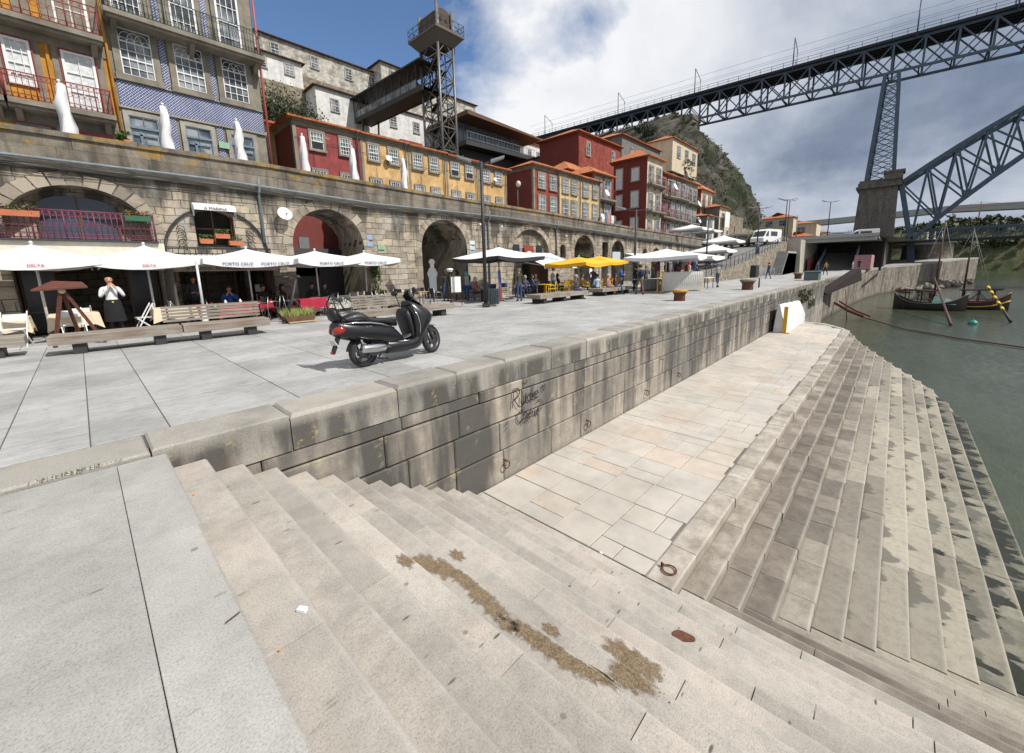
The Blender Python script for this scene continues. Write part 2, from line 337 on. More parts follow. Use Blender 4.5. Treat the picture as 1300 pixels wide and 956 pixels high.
# paved quay: long slabs laid towards the wall
mb=MB(); x=-9.0; edge=5.62
def quay_edge(x):
    P=[(-200,5.),(44,5.),(51,5.2),(64,4.7),(85,3.5),(100,1.8),(112,-1.5),(176,-16.6),(230,-30)]
    for (a,b),(c,d) in zip(P,P[1:]):
        if a<=x<=c: return b+(d-b)*(x-a)/(c-a)
    return P[-1][1]
def quay_top(x): return 0. if x<66 else (x-66)/110*1.9
xs=[]
while x<62:
    wdt=random.choice([.62,.95,1.25,1.35]) if x<30 else 2.2; xs.append((x,x+wdt)); x+=wdt
for a,b in xs:
    y=quay_edge(a)+.66+ .002; 
    while y<18.3:
        d=U(.55,1.5) if a<30 else U(1.5,3); d=min(d,18.35-y)
        mb.tone=random.choice([.25,.5,.5,.7,.9])*.6+R()*.4; g_=.004
        mb.slab(a+g_*1.2,b-g_*1.2,y+.0012,y+d-.0012,-.09,U(-.0012,.0012),.004); y+=d
mb.build('paving',M['plaza'],kind='structure',label='pale grey granite slabs of the riverside promenade')
mb=MB(); mb.prism([(-60,5.2),(62,5.2),(62,18.35),(-60,18.35)],-.3,-.012)
mb.prism([(-60,5.2),(62,5.2),(62,18.35),(-60,18.35)],-5.,-.31)
mb.build('paving_bed',M['mortar'],kind='structure')
# distant part of the quay, rising a little towards the bridge
mb=MB(); X=[62,66,75,85,92,100,106,112,130,150,176]; vsx=[]
for i,x in enumerate(X):
    z=quay_top(x)-.002; vsx+= [(x,quay_edge(x)+.3,z),(x,60,z)]
mb.tone=.6; mb.add(vsx,[(2*i,2*i+2,2*i+3,2*i+1) for i in range(len(X)-1)]); mb.build('promenade',M['plaza'],kind='structure')
# coping stones + wall courses
def quay_blocks():
    cop=MB(); wal=MB(); x=-8.6
    while x<50:
        L=U(1.05,1.5) if x<9 else U(.6,1.1)
        wdt=.66+U(-.03,.03)
        cop.tone=U(.1,.9)
        cop.slab(x+.006,x+L-.006,5.0+U(-.006,.006),5.0+wdt,-.42,.028+U(-.012,.006)-(.02 if x<-1 else 0),.045 if x>.3 else .02); x+=L
    for (z1,z0,l0,l1) in ((-.43,-.64,.9,1.9),(-.65,-1.12,.8,1.6),(-1.13,-1.68,.7,1.5),(-1.69,-2.3,.9,1.6),(-2.31,-2.9,.8,1.4),(-2.91,-3.6,.8,1.4),(-3.61,-4.6,.8,1.4)):
        x=U(-.8,0) if z1>-2 else 26
        if z1>-2.3 and z1<-1.1: x=1.5
        while x<50.:
            L=U(l0,l1)*(1 if x<9 else .62); wal.tone=R()
            b=wal; b.M=Matrix(((1,0,0,0),(0,0,-1,0),(0,1,0,0),(0,0,0,1)))  # local (x,y,z)->(x,-z,y)
            f=-5.0-U(.0,.022); b.slab(x+.006,x+L-.006,z0+.006,z1-.004,f-.35,f,.018); x+=L
    wal.M=None
    wal.box(-8,50,5.32,5.6,-6,-.43)
    r=empty('quay_wall',(0,0,0),0,'long wall of large stained granite blocks dropping from the promenade to the landing','wall')
    cop.build('coping',M['coping'],r); wal.build('stone_courses',M['quay'],r)
def copingmat():
    t=NT('coping stone'); n=t.noise(70,3,.7); z=t.sep(t.tc.outputs['Object'])[2]; x=t.sep(t.tc.outputs['Object'])[0]
    c=t.mix(t.attr(),(.25,.24,.215),(.365,.338,.295)); c=t.mix(1.,c,t.ramp(n,[(.3,.72),(.5,1.),(.7,1.12)]),'MULTIPLY')
    c=t.mix(t.ramp(t.noise(2.2,6,.65),[(.6,0.),(.7,.5)]),c,(.36,.25,.13))
    c=t.mix(1.,c,t.ramp(t.noise(1.3,6,.6),[(.3,.72),(.55,1.04)]),'MULTIPLY')
    side=t.ramp(t.math('DIVIDE',t.math('ADD',z,.42),.44),[(.6,1.),(.93,0.)])
    st=t.ramp(t.noise(1.,5,.6,t.co((1.6,1,.3))),[(.40,0.),(.54,.85)]); c=t.mix(t.math('MULTIPLY',side,st),c,(.05,.047,.042))
    c=t.mix(t.math('MULTIPLY',side,t.ramp(t.noise(5,5,.7,t.co((1,1,1),(3,1,8))),[(.58,0.),(.66,.55)])),c,(.50,.38,.13))
    t.col(c).P(Roughness=.88); t.bump(t.mix(.5,n,t.noise(9,5)),.009,.9); return t.mat
M['coping']=copingmat()
quay_blocks()
# far curved quay wall (falls to the water), rises with the road
def far_quay():
    r=empty('far_quay_wall',(60,5,0),0,'long curving embankment wall of weathered stone behind the moored boats','wall'); mb=MB(); cp=MB()
    X=[50+.0,52,55,58,61,64,68,72,76,80,85,90,95,100,104,108,112,120,130,140,150,160,176]
    P=[Vector((x,quay_edge(x),quay_top(x))) for x in X]
    for a,b in zip(P,P[1:]):
        d=(b-a); d.z=0; n=Vector((d.y,-d.x,0)).normalized()*-1; 
        if n.y<0: n=-n
        L=d.length; mb.tone=U(.2,.8)
        mb.add([(a.x,a.y,-6),(b.x,b.y,-6),(b.x,b.y,b.z-.35),(a.x,a.y,a.z-.35)],[(0,1,2,3)])
        a2=a+n*.7; b2=b+n*.7; a1=a-n*.05; b1=b-n*.05; cp.tone=U(.2,.8)
        zt=.02
        cp.add([(a1.x,a1.y,a.z-.35),(b1.x,b1.y,b.z-.35),(b1.x,b1.y,b.z+zt),(a1.x,a1.y,a.z+zt),(a2.x,a2.y,a.z+zt),(b2.x,b2.y,b.z+zt)],[(0,1,2,3),(3,2,5,4),(0,3,4),(1,5,2)])
    e=P[-1]; mb.quad((e.x,e.y,-6),(e.x+1,40,-6),(e.x+1,40,e.z),(e.x,e.y,e.z))
    for o in (mb.build('stone_courses',M['farquay'],r),cp.build('coping',M['coping'],r)): o.location=-r.location
def farquay():
    t=NT('embankment stone'); s=t.sep(t.tc.outputs['Object'])
    u=t.math('ADD',s[0],t.math('MULTIPLY',s[1],-.35)); bc,bf=t.brick(t.comb(u,s[2],0.),.95,.48,.02,.25,1.,.15)
    c=t.mix(bc,(.13,.115,.095),(.27,.235,.185)); 
    st=t.noise(1.,6,.6,t.co((.8,.8,.22))); c=t.mix(t.ramp(st,[(.45,0.),(.62,.8)]),c,(.05,.046,.04))
    c=t.mix(t.ramp(t.math('ADD',s[2],t.math('MULTIPLY',t.noise(1.,4,.6,t.co((1,1,.4))),.8)),[(.0,0.),(1.,0.)]),c,c)
    zf=t.math('DIVIDE',t.math('ADD',s[2],4.6),4.6); c=t.mix(t.ramp(t.math('ADD',zf,t.math('MULTIPLY',st,.15)),[(.10,1.),(.24,0.)]),c,(.02,.023,.017))
    t.col(c).P(Roughness=.9); t.bump(bf,.02,-.5); return t.mat
M['farquay']=farquay(); far_quay()
# top landing where one stands, and the flight of steps down along the wall
st=MB(); lower=MB(); tl=MB()
def row_y(mb,x0,x1,z,ylo,yhi,lmin,lmax,th=.3,b=.014,warm=0):
    y=yhi+U(-.6,0) 
    y=yhi
    first=True
    while y>ylo:
        d=U(lmin,lmax)*(U(.4,1) if first else 1); first=False; y2=max(y-d,ylo); mb.tone=min(1,max(0,U(0.1,.8)+warm))
        dz=U(-.003,.003); mb.step(x0,x1+U(-.014,.008)*(x1>0),y2+.0026,y-.0026,z-th,z+dz,b); y=y2
for x0,x1 in ((.0,.34),(-1.36,-.002),(-2.7,-1.362),(-4.1,-2.702),(-5.5,-4.102)):
    row_y(tl,x0+.0015,x1,Z0,-12,4.985,2.1,3.4,.3,.012 if x0>=0 else .003)
for k in range(1,28):
    ylo=-14; yhi=4.98
    if k>13: yhi=NY[k-13] if k-13<len(NY) else NY[-1]
    row_y(st if k<15 else lower,XK(k-1)-.06,XK(k),ZK(k),ylo,yhi,1.1,2.4,.34,.016,.1 if k>3 else 0)
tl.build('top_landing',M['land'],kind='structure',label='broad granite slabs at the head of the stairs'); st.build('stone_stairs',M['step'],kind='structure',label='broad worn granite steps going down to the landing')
# landing of irregular flags
fl=MB()
def flagcell(x0,x1,y0,y1,d=0):
    w_,h_=x1-x0,y1-y0
    if d<5 and max(w_,h_)>U(.62,1.15):
        f=U(.35,.65)
        if w_>h_: flagcell(x0,x0+w_*f,y0,y1,d+1); flagcell(x0+w_*f,x1,y0,y1,d+1)
        else: flagcell(x0,x1,y0,y0+h_*f,d+1); flagcell(x0,x1,y0+h_*f,y1,d+1)
        return
    xe=min(xend(y0),xend(y1))
    if x0>=xe-.1: return
    x1=min(x1,xe); fl.tone=random.choice([.05,.2,.35,.5,.6,.95]) + U(-.05,.05)
    fl.slab(x0+.006,x1-.006,y0+.006,y1-.006,-2.4,-2.25+U(-.003,.003),.006)
x=4.40
while x<34:
    wx=U(1.4,2.0); flagcell(x,x+wx,3.45,4.96); flagcell(x,x+wx,1.93,3.45); x+=wx
fl.build('landing_flags',M['flag'],kind='structure',label='pale irregular flagstones of the landing below the wall')
# kerb row + steps down to the river
for j in range(0,15):
    y1=NY[j]; y0=NY[j+1]; z=-2.25-RI*j; x=XK(13+j) if j else 4.40; xe=xend(y0); xe2=xend(y1)
    while x<xe-.2:
        L=U(.55,1.0) if j<5 else U(1.0,2.4); x2=min(x+L,xe); x2=xe if xe-x2<.5 else x2; lower.tone=U(0,1) if not (j<3 and x<8) else U(.7,1)
        lower.stepy(x+.002,x2-.002,y0+U(-.010,.010),y1+.05,z-.34,z+U(-.004,.004),.018,.003,xe2 if x2>=xe-.001 else None); x=x2
lower.build('river_steps',M['tidal'],kind='structure',label='worn tide-stained steps running down into the river')
ed=MB(); PY_=[5.0,4.2,3.4,2.6,1.95]+NY[1:14]
def ez(y):
    for j in range(len(NY)-1):
        if NY[j+1]<=y<=NY[j]: return -2.25-RI*(j+(NY[j]-y)/(NY[j]-NY[j+1])*1.0)+.05
    return -2.225
def eo(y): return xend(y)
for a,b in zip(PY_,PY_[1:]):
    for q in (0,1):
        u0=a+(b-a)*q/2; u1=a+(b-a)*(q+1)/2; ed.tone=U(.4,.9); g=.006
        A=[(eo(u0)-.42,u0-g,ez(u0)),(eo(u0)+.10,u0-g,ez(u0)-.01),(eo(u1)+.10,u1,ez(u1)-.01),(eo(u1)-.42,u1,ez(u1))]
        ed.add(A+[(x,y,-6.) for x,y,z in A],[(0,3,2,1),(1,2,6,5),(0,1,5,4),(2,3,7,6),(3,0,4,7)])
fixn(ed.build('step_edge_stones',M['tidal'],kind='structure',label='sloping edge stones closing the river steps'))
bed=MB(); ys=[5.2,2.9,1.6,.95,-.75,-1.6,-2.2,-2.6]
bed.prism([(4.2,5.3)]+[(4.2,1.93)]+[(xend(1.93)-.08,1.93)]+[(xend(y)-.08,y) for y in (2.9,5.3)],-7,-2.30)
for j in range(0,14):
    bed.prism([(XK(13+j)-.2,NY[j+1]+.04),(xend(NY[j+1])-.1,NY[j+1]+.04),(xend(NY[j])-.1,NY[j]+.02),(XK(13+j)-.2,NY[j]+.02)],-7,-2.25-RI*j-.06)
bed.build('landing_core',M['tidal'],kind='structure')
core=MB(); 
for k in range(1,27): core.box(XK(k-1)-.3,XK(k)-.05,-14,5.0 if k<14 else 1.9,-7,ZK(k)-.1)
core.box(-60,XN-.1,-14,5.2,-7,Z0-.05); core.build('stair_core',M['mortar'],kind='structure')
# water
def water():
    t=NT('river water'); t.col((.035,.05,.04)).P(Roughness=.1); t.set(t.b,'IOR',1.33); t.set(t.b,'Specular IOR Level',.5)
    n=t.noise(1.,6,.62,t.co((1.1,2.4,1),kind='Object'),.6); n2=t.noise(1.,3,.6,t.co((.18,.3,1)),.4); n3=t.noise(7,3,.6)
    t.bump(t.math('ADD',t.math('ADD',t.math('MULTIPLY',n,.55),t.math('MULTIPLY',n2,.8)),t.math('MULTIPLY',n3,.12)),.09,.75)
    c=t.mix(t.ramp(n2,[(.3,0.),(.7,1.)]),(.045,.056,.034),(.070,.082,.052)); t.col(c); return t.mat
M['water']=water()
mb=MB(); mb.quad((-60,-1500,-4.3),(2200,-1500,-4.3),(2200,400,-4.3),(-60,400,-4.3)); mb.build('river',M['water'],kind='structure',label='murky green river water with light ripples')
# ---------------------------------------------------------------- arcade wall
YW=18.3
def lerp(P,x):
    if x<=P[0][0]: return P[0][1]
    for (a,b),(c,d) in zip(P,P[1:]):
        if a<=x<=c: return b+(d-b)*(x-a)/(c-a)
    return P[-1][1]
def wtop(x): return lerp([(-10,5.92),(6,5.92),(11,5.77),(16,5.67),(24,5.57),(35,5.28),(57,4.93),(62,4.9)],x)
def wledge(x): return lerp([(-10,5.04),(4,4.98),(10,4.74),(19,4.78),(33,4.42),(57,3.84),(62,3.8)],x)
def street(x): return wtop(x)-1.05
def arcademat():
    t=NT('arcade masonry'); p=t.tc.outputs['Object']; s=t.sep(p); x,z=s[0],s[2]
    wob=t.math('MULTIPLY',t.math('SUBTRACT',t.noise(.9,3),.5),.16)
    v=t.comb(t.math('ADD',x,wob),t.math('ADD',t.math('ADD',z,s[1]),wob),0.)
    b1,f1=t.brick(v,.78,.36,.012,0.,1.,.2,.43,1.); b2,f2=t.brick(t.co((1,1,1),(.3,.1,0),src=v),.52,.27,.012,0.,1.,.2,.37)
    sel=t.ramp(t.noise(.35,3,.5,t.co((1,1,1),(3,3,3))),[(.48,0.),(.5,1.)])
    b=t.mix(sel,b1,b2); f=t.mix(sel,f1,f2)
    c=t.ramp(b,[(0.,(.25,.215,.165)),(.3,(.33,.29,.23)),(.6,(.40,.345,.265)),(1.,(.44,.37,.27))])
    c=t.mix(1.,c,t.ramp(t.noise(60,3,.7),[(.3,.8),(.5,1.),(.7,1.1)]),'MULTIPLY')
    c=t.mix(1.,c,t.ramp(t.noise(3,6,.65),[(.3,.68),(.6,1.06)]),'MULTIPLY')
    rnd=t.ramp(t.noise(1.6,2,.5,t.co((1,1,1),(8,8,1))),[(.3,.85),(.7,1.1)]); c=t.mix(1.,c,rnd,'MULTIPLY')
    c=t.mix(f,c,(.075,.066,.052))
    # run-off stains below the ledge and grey weathering away from the sheltered part
    led=t.ramp(t.math('DIVIDE',t.math('SUBTRACT',z,2.2),2.8),[(0.,-.15),(.55,.0),(.85,.1),(.98,.22)])
    st=t.noise(1.,6,.6,t.co((1.7,1,.28))); farx=t.ramp(t.math('DIVIDE',x,60.),[(.24,0.),(.30,.07),(.6,.08)])
    near=t.math('MULTIPLY',t.ramp(t.math('DIVIDE',t.math('ADD',x,6.),16.),[(0.,1.),(.6,0.)]),.04)
    k=t.ramp(t.math('ADD',t.math('ADD',st,led),t.math('ADD',farx,near)),[(.50,0.),(.63,.85)]); c=t.mix(k,c,(.05,.045,.038))
    c=t.mix(t.ramp(t.noise(1.,5,.6,t.co((1.1,1,.5),(20,0,0))),[(.55,0.),(.66,.35)]),c,(.46,.44,.40))
    t.col(c).P(Roughness=.92); t.bump(t.math('SUBTRACT',t.math('MULTIPLY',t.noise(14,5,.7),.35),f),.022,.9); return t.mat
def parapetmat():
    t=NT('parapet stone'); s=t.sep(t.tc.outputs['Object']); x,z=s[0],s[2]
    c=t.mix(t.attr(),(.17,.15,.12),(.27,.235,.185)); c=t.mix(1.,c,t.ramp(t.noise(50,3,.7),[(.3,.75),(.7,1.15)]),'MULTIPLY')
    c=t.mix(1.,c,t.ramp(t.noise(2.2,6,.65),[(.3,.55),(.62,1.1)]),'MULTIPLY')
    st=t.noise(1.,6,.6,t.co((2.4,1,.3))); c=t.mix(t.ramp(st,[(.48,0.),(.62,.75)]),c,(.06,.052,.042))
    top=t.ramp(t.math('ADD',t.math('SUBTRACT',z,5.0),t.math('MULTIPLY',x,.012)),[(.35,0.),(.95,.16)])
    li=t.math('ADD',t.noise(1.,6,.72,t.co((1.5,1.5,2.2),(2,5,2))),top); c=t.mix(t.ramp(li,[(.62,0.),(.70,.8)]),c,(.30,.185,.035))
    t.col(c).P(Roughness=.95); t.bump(t.noise(22,5,.7),.02,.9); return t.mat
M['arcade']=arcademat(); M['parapet']=parapetmat()
M['glassd']=plain((.025,.03,.035),.12,var=.1); M['glassb']=plain((.05,.07,.10),.08,var=.3,scale=1.)
M['cream']=plain((.60,.56,.47),.8); M['white']=plain((.74,.74,.72),.6,var=.06); M['canvas']=plain((.70,.705,.71),.85,var=.08,scale=3)
M['iron']=plain((.03,.03,.032),.6); M['pipe']=plain((.16,.20,.22),.6,var=.3); M['rust']=plain((.13,.05,.025),.85,var=.5,scale=20)
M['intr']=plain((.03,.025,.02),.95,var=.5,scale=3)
M['woodbr']=plain((.12,.06,.03),.7,var=.3); M['purple']=plain((.16,.035,.065),.55); M['terra']=plain((.42,.13,.06),.8)
arch_holes=[]
def H(x0,x1,zb,zt,kind='rect',rise=None,depth=.5,back='dark'):
    arch_holes.append(dict(x0=x0,x1=x1,zb=zb,zt=zt,kind=kind,rise=(x1-x0)/2 if rise is None else rise,depth=depth,back=back))
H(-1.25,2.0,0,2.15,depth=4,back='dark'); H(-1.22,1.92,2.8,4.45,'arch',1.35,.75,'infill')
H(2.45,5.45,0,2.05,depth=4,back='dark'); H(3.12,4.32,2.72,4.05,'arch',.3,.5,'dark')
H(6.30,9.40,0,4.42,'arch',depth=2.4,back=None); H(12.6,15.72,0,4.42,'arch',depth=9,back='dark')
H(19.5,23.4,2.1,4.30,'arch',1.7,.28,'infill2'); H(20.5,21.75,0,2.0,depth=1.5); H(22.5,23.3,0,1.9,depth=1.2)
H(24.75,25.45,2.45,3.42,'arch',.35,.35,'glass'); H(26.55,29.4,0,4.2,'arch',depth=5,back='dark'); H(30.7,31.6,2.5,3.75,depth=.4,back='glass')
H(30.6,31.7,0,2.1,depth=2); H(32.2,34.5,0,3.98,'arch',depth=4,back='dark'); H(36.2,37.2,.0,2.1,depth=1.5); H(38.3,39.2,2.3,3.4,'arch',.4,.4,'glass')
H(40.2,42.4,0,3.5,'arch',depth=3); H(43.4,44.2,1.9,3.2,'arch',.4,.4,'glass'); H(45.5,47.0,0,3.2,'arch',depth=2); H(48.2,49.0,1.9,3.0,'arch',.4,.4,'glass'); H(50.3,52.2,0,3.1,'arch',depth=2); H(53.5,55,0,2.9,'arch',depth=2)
def htop(h,x):
    if h['kind']=='rect': return h['zt']
    c=(h['x0']+h['x1'])/2; r=(h['x1']-h['x0'])/2; u=min(1,abs(x-c)/r); return h['zt']-h['rise']+h['rise']*math.sqrt(max(0,1-u*u))
def build_arcade():
    root=empty('arcade_wall',(0,0,0),0,'long medieval stone wall pierced by arches, carrying the upper street','wall')
    brk=set([-9.,61.])
    for h in arch_holes:
        n=14 if h['kind']=='arch' else 1; c=(h['x0']+h['x1'])/2; r=(h['x1']-h['x0'])/2
        for i in range(n+1): brk.add(round(c-r*math.cos(math.pi*i/n),4))
    for i in range(-8,61,4): brk.add(float(i)+.013)
    bs=sorted(brk); wl=MB(); e=1e-4
    def Y0(x): return YW
    for a,b in zip(bs,bs[1:]):
        if b-a<1e-3: continue
        m=(a+b)/2; hs=sorted([h for h in arch_holes if h['x0']<m<h['x1']],key=lambda h:h['zb']); za=zb_=0.
        for h in hs:
            if h['zb']>0: wl.quad((a,YW,za),(b,YW,zb_),(b,YW,h['zb']),(a,YW,h['zb']))
            za,zb_=htop(h,a),htop(h,b)
        wl.quad((a,YW,za),(b,YW,zb_),(b,YW,wledge(b)),(a,YW,wledge(a)))
    rev=MB(); 
    for h in arch_holes:
        n=14 if h['kind']=='arch' else 1; c=(h['x0']+h['x1'])/2; r=(h['x1']-h['x0'])/2
        pts=[(h['x0'],h['zb'])]+[(c-r*math.cos(math.pi*i/n),) for i in range(n+1)]+[(h['x1'],h['zb'])]
        pts=[(p[0],htop(h,p[0]) if len(p)==1 else p[1]) for p in pts]; d=h['depth']
        for p,q in zip(pts,pts[1:]+([pts[0]] if h['zb']>0 else [])): rev.quad((p[0],YW,p[1]),(q[0],YW,q[1]),(q[0],YW+d,q[1]),(p[0],YW+d,p[1]))
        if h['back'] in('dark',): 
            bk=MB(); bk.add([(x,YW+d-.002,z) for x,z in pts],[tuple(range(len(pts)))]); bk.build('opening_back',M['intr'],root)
        elif h['back']=='glass': 
            bk=MB(); bk.add([(x,YW+d-.002,z) for x,z in pts],[tuple(range(len(pts)))]); bk.build('window_pane',M['glassd'],root)
        elif h['back'] in('infill','infill2'):
            bk=MB(); bk.add([(x,YW+d-.002,z) for x,z in pts],[tuple(range(len(pts)))]); bk.build('infill_masonry',M['arcade'],root)
    wl.build('masonry',M['arcade'],root); rev.build('arch_reveals',M['arcade'],root)
    # voussoirs
    vs_=MB()
    for h in arch_holes:
        if h['kind']!='arch' or h['x1']-h['x0']<1.3: continue
        c=(h['x0']+h['x1'])/2; r=(h['x1']-h['x0'])/2; zs=h['zt']-h['rise']; n=15 if r>1.3 else 9
        for i in range(n):
            a0=math.pi*i/n+.012; a1=math.pi*(i+1)/n-.012; T=U(.30,.40); vs_.tone=U(0,1)
            q=[(c-r*math.cos(a),zs+h['rise']*math.sin(a)) for a in (a0,(a0+a1)/2,a1)]+[(c-(r+T)*math.cos(a),zs+(h['rise']+T)*math.sin(a)) for a in (a1,a0)]
            q=[(x,min(z,wledge(x)-.02)) for x,z in q]
            vs_.prismy(q,YW-U(.015,.03),YW+.1)
        if h['zb']==0:
            for sx_ in (-1,1):
                z=.02
                while z<zs-.05:
                    hh=min(U(.3,.45),zs-z); ww=U(.25,.45); vs_.tone=U(0,1); xx=c+sx_*r; vs_.box(min(xx,xx+sx_*ww),max(xx,xx+sx_*ww),YW-U(.012,.025),YW+.1,z+.006,z+hh-.006); z+=hh
    fixn(vs_.build('voussoirs',M['vous'],root))
    # ledge and parapet
    pp=MB(); lg=MB(); x=-9.
    while x<60:
        L=U(1.2,2.2); b=min(x+L,61); za,zb_=wledge(x),wledge(b); ta,tb=wtop(x),wtop(b); pp.tone=R()
        o=YW-.10; i=YW+.42
        ml,mr=(za+ta)/2+.02,(zb_+tb)/2+.02
        def seg(x0,x1,y0,y1,l0,l1,h0,h1,mb):
            mb.add([(x0,y0,l0),(x1,y0,l1),(x1,y1,l1),(x0,y1,l0),(x0,y0,h0),(x1,y0,h1),(x1,y1,h1),(x0,y1,h0)],[(0,3,2,1),(4,5,6,7),(0,1,5,4),(1,2,6,5),(2,3,7,6),(3,0,4,7)])
        seg(x+.004,b-.004,o+.05,i-.03,za+.04,zb_+.04,ml-.006,mr-.006,pp); pp.tone=R()
        seg(x+.35,b+.34,o+.045+U(0,.015),i-.02,ml,mr,ta-.14,tb-.14,pp); pp.tone=R()
        seg(x-.2,b-.21,o-.02,i+.03,ta-.138,tb-.138,ta+U(-.008,.012),tb+U(-.008,.012),pp)
        seg(x,b,YW-.17,YW+.2,za-.10,zb_-.10,za+.04,zb_+.04,lg); x+=L
    pp.build('parapet',M['parapet'],root); lg.build('ledge',M['vous'],root)
    pi=MB(); pts=[(x,YW-.22,wledge(x)+.09) for x in (-9,-3,4,10,14,19,26,33,45,58)]; pi.tube(pts,.045,8)
    for q,zl in ((5.25,2.9),(17.4,.3),(24.2,2.2)): pi.tube([(q,YW-.24,wledge(q)+.35),(q,YW-.24,wledge(q)),(q,YW-.08,wledge(q)-.3),(q,YW-.08,zl)],.05,8)
    pi.build('pipe',M['pipe'],root)
    cb=MB()
    for k in range(4):
        pts=[(x,YW-.19-.01*k,wledge(x)-.02-.035*k-.05*abs(math.sin(x*1.3+k))) for x in [i*.8-9 for i in range(85)]]; cb.tube(pts,.012,4)
    cb.build('cables',M['iron'],root)
    return root
def vous():
    t=NT('dressed arch stone'); c=t.ramp(t.attr(),[(0.,(.23,.20,.16)),(.5,(.33,.285,.22)),(1.,(.41,.355,.275))])
    c=t.mix(1.,c,t.ramp(t.noise(50,3,.7),[(.3,.8),(.7,1.1)]),'MULTIPLY'); c=t.mix(t.ramp(t.noise(1.6,6,.6),[(.5,0.),(.66,.7)]),c,(.06,.053,.045)); t.col(c).P(Roughness=.9); t.bump(t.noise(20,5,.7),.012,.9); return t.mat
M['vous']=vous()
arcade=build_arcade()
# upper street behind the parapet
mb=MB()
def deckseg(x0,x1,y0,y1):
    z0,z1=street(x0),street(x1); mb.add([(x0,y0,z0),(x1,y0,z1),(x1,y1,z1),(x0,y1,z0),(x0,y0,z0-.35),(x1,y0,z1-.35),(x1,y1,z1-.35),(x0,y1,z0-.35)],[(0,1,2,3),(4,7,6,5),(0,4,5,1),(2,6,7,3),(1,5,6,2),(3,7,4,0)])
deckseg(-9,5.7,YW+.4,26); deckseg(5.7,10,YW+.4,20.7); deckseg(10,30,YW+.4,27); deckseg(30,61,YW+.4,27)
mb.build('upper_street',M['plaza'],kind='structure')
# the lane seen through the open arch: houses' basement walls
mb=MB(); mb.box(-9,5.9,22,22.3,0,4.6); mb.box(9.9,60,24.5,24.8,0,4.2); mb.build('basement_masonry',M['arcade'],kind='structure',label='stone basement walls of the houses under the upper street')
M['curt0']=plain((.16,.17,.17)); mb=MB(); mb.box(5.0,11.5,22.6,22.9,0,3.0); mb.build('lane_annex',plain((.06,.06,.06)),label='grey lean-to at the back of the lane behind white parasols',cat='annex'); mb=MB(); mb.box(5.0,11.5,22.95,23.2,0,4.85); o=mb.build('lane_house',plain((.16,.035,.028),.85),label='dark red rendered house wall glimpsed through the open arch behind white parasols',cat='house'); 
w_=MB(); 
for q in (6.7,8.2): w_=MB(); w_.box(q,q+.5,22.90,22.97,2.8,3.6); w_.build('window',M['curt0'],o); w2=MB(); w2.box(7.0,8.9,22.5,22.97,1.6,2.2); w2.build('awning',M['cream'],o)
mb=MB(); mb.box(5.0,5.2,YW+2.4,23,0,4.7); mb.box(10.3,10.5,YW+2.4,23,0,4.7); mb.build('lane_walls',M['arcade'],kind='structure')
mb=MB(); mb.box(-9,60,YW-.02,24,-.3,-.015); mb.build('lane_paving',M['plaza'],kind='structure')
# kerb of the terrace pavement in front of the arcade
mb=MB()
x=-9
while x<34:
    L=U(1.,1.6); mb.tone=R(); y0=15.3 if x<7 else 15.9; mb.slab(x+.004,x+L-.004,y0,y0+.28,-.05,.05,.02); mb.tone=R(); mb.slab(x+.004,x+L-.004,y0+.284,18.28,-.05,.045,.01); x+=L
mb.build('terrace_pavement',M['plaza'],kind='structure')
def text_obj(s,size,mat,name='lettering',ext=.004,parent=None,M4=None,align='CENTER',bold=0,sx=1):
    cu=bpy.data.curves.new(name,'FONT'); cu.body=s; cu.size=size; cu.extrude=ext; cu.align_x=align; cu.align_y='CENTER'; cu.offset=bold; cu.resolution_u=3
    o=bpy.data.objects.new(name,cu); COL.objects.link(o); dg=bpy.context.evaluated_depsgraph_get(); me=bpy.data.meshes.new_from_object(o.evaluated_get(dg)); bpy.data.objects.remove(o)
    me.materials.clear(); me.materials.append(mat); me.transform(Matrix.Diagonal((sx,1,1,1)))
    o=bpy.data.objects.new(name,me); COL.objects.link(o)
    if parent is not None: o.parent=parent
    if M4 is not None: o.matrix_local=M4
    return o
def facing_river(x,y,z,tilt=0,rz=0): return Matrix.Translation((x,y,z))@Matrix.Rotation(rz,4,'Z')@Matrix.Rotation(rad(90)+tilt,4,'X')
# ---------------------------------------------------------------- things on the arcade wall
S3=lambda h:h
# restaurant front and balcony in the first arch
r=empty('cafe_facade',(.35,YW,0),0,'restaurant front with dark glass doors under a cream fascia in the leftmost arch','shop front')
def loc(mb,ox,oy,oz=0): mb.M=Matrix.Translation((-ox,-oy,-oz)); return mb
m=loc(MB(),.35,YW); m.box(-1.35,2.15,YW-.35,YW-.01,2.12,2.78); m.build('fascia',M['cream'],r)
m=loc(MB(),.35,YW); m.box(-1.2,-.5,YW+.8,YW+.84,0,2.1); m.build('dark_glazing',plain((.012,.012,.013),.25,var=.2),r); m=loc(MB(),.35,YW); m.box(1.15,1.95,YW+.8,YW+.84,0,2.1); m.build('dark_glazing',plain((.012,.012,.013),.25,var=.2),r)
m=loc(MB(),.35,YW)
for qq in ((-1.2,-.5),(1.15,1.9)):
    m=loc(MB(),.35,YW); m.box(qq[0],qq[0]+.05,YW+.74,YW+.80,0,2.1); m.box(qq[1],qq[1]+.05,YW+.74,YW+.80,0,2.1); m.box(qq[0]+.05,qq[1],YW+.742,YW+.80,2.04,2.1); m.build('door_frame',M['woodbr'],r)
b=empty('arch_window',(.35,YW,2.8),0,'wide dark glazed window set back inside the leftmost arch','window')
m=loc(MB(),.35,YW,2.8); m.add([(x,YW+.70,z) for x,z in [(-.55,2.85),(1.2,2.85),(1.2,3.95),(.95,4.12),(.6,4.2),(.3,4.22),(-.1,4.2),(-.35,4.1),(-.55,3.95)]],[tuple(range(9))]); m.build('pane',M['glassb'],b)
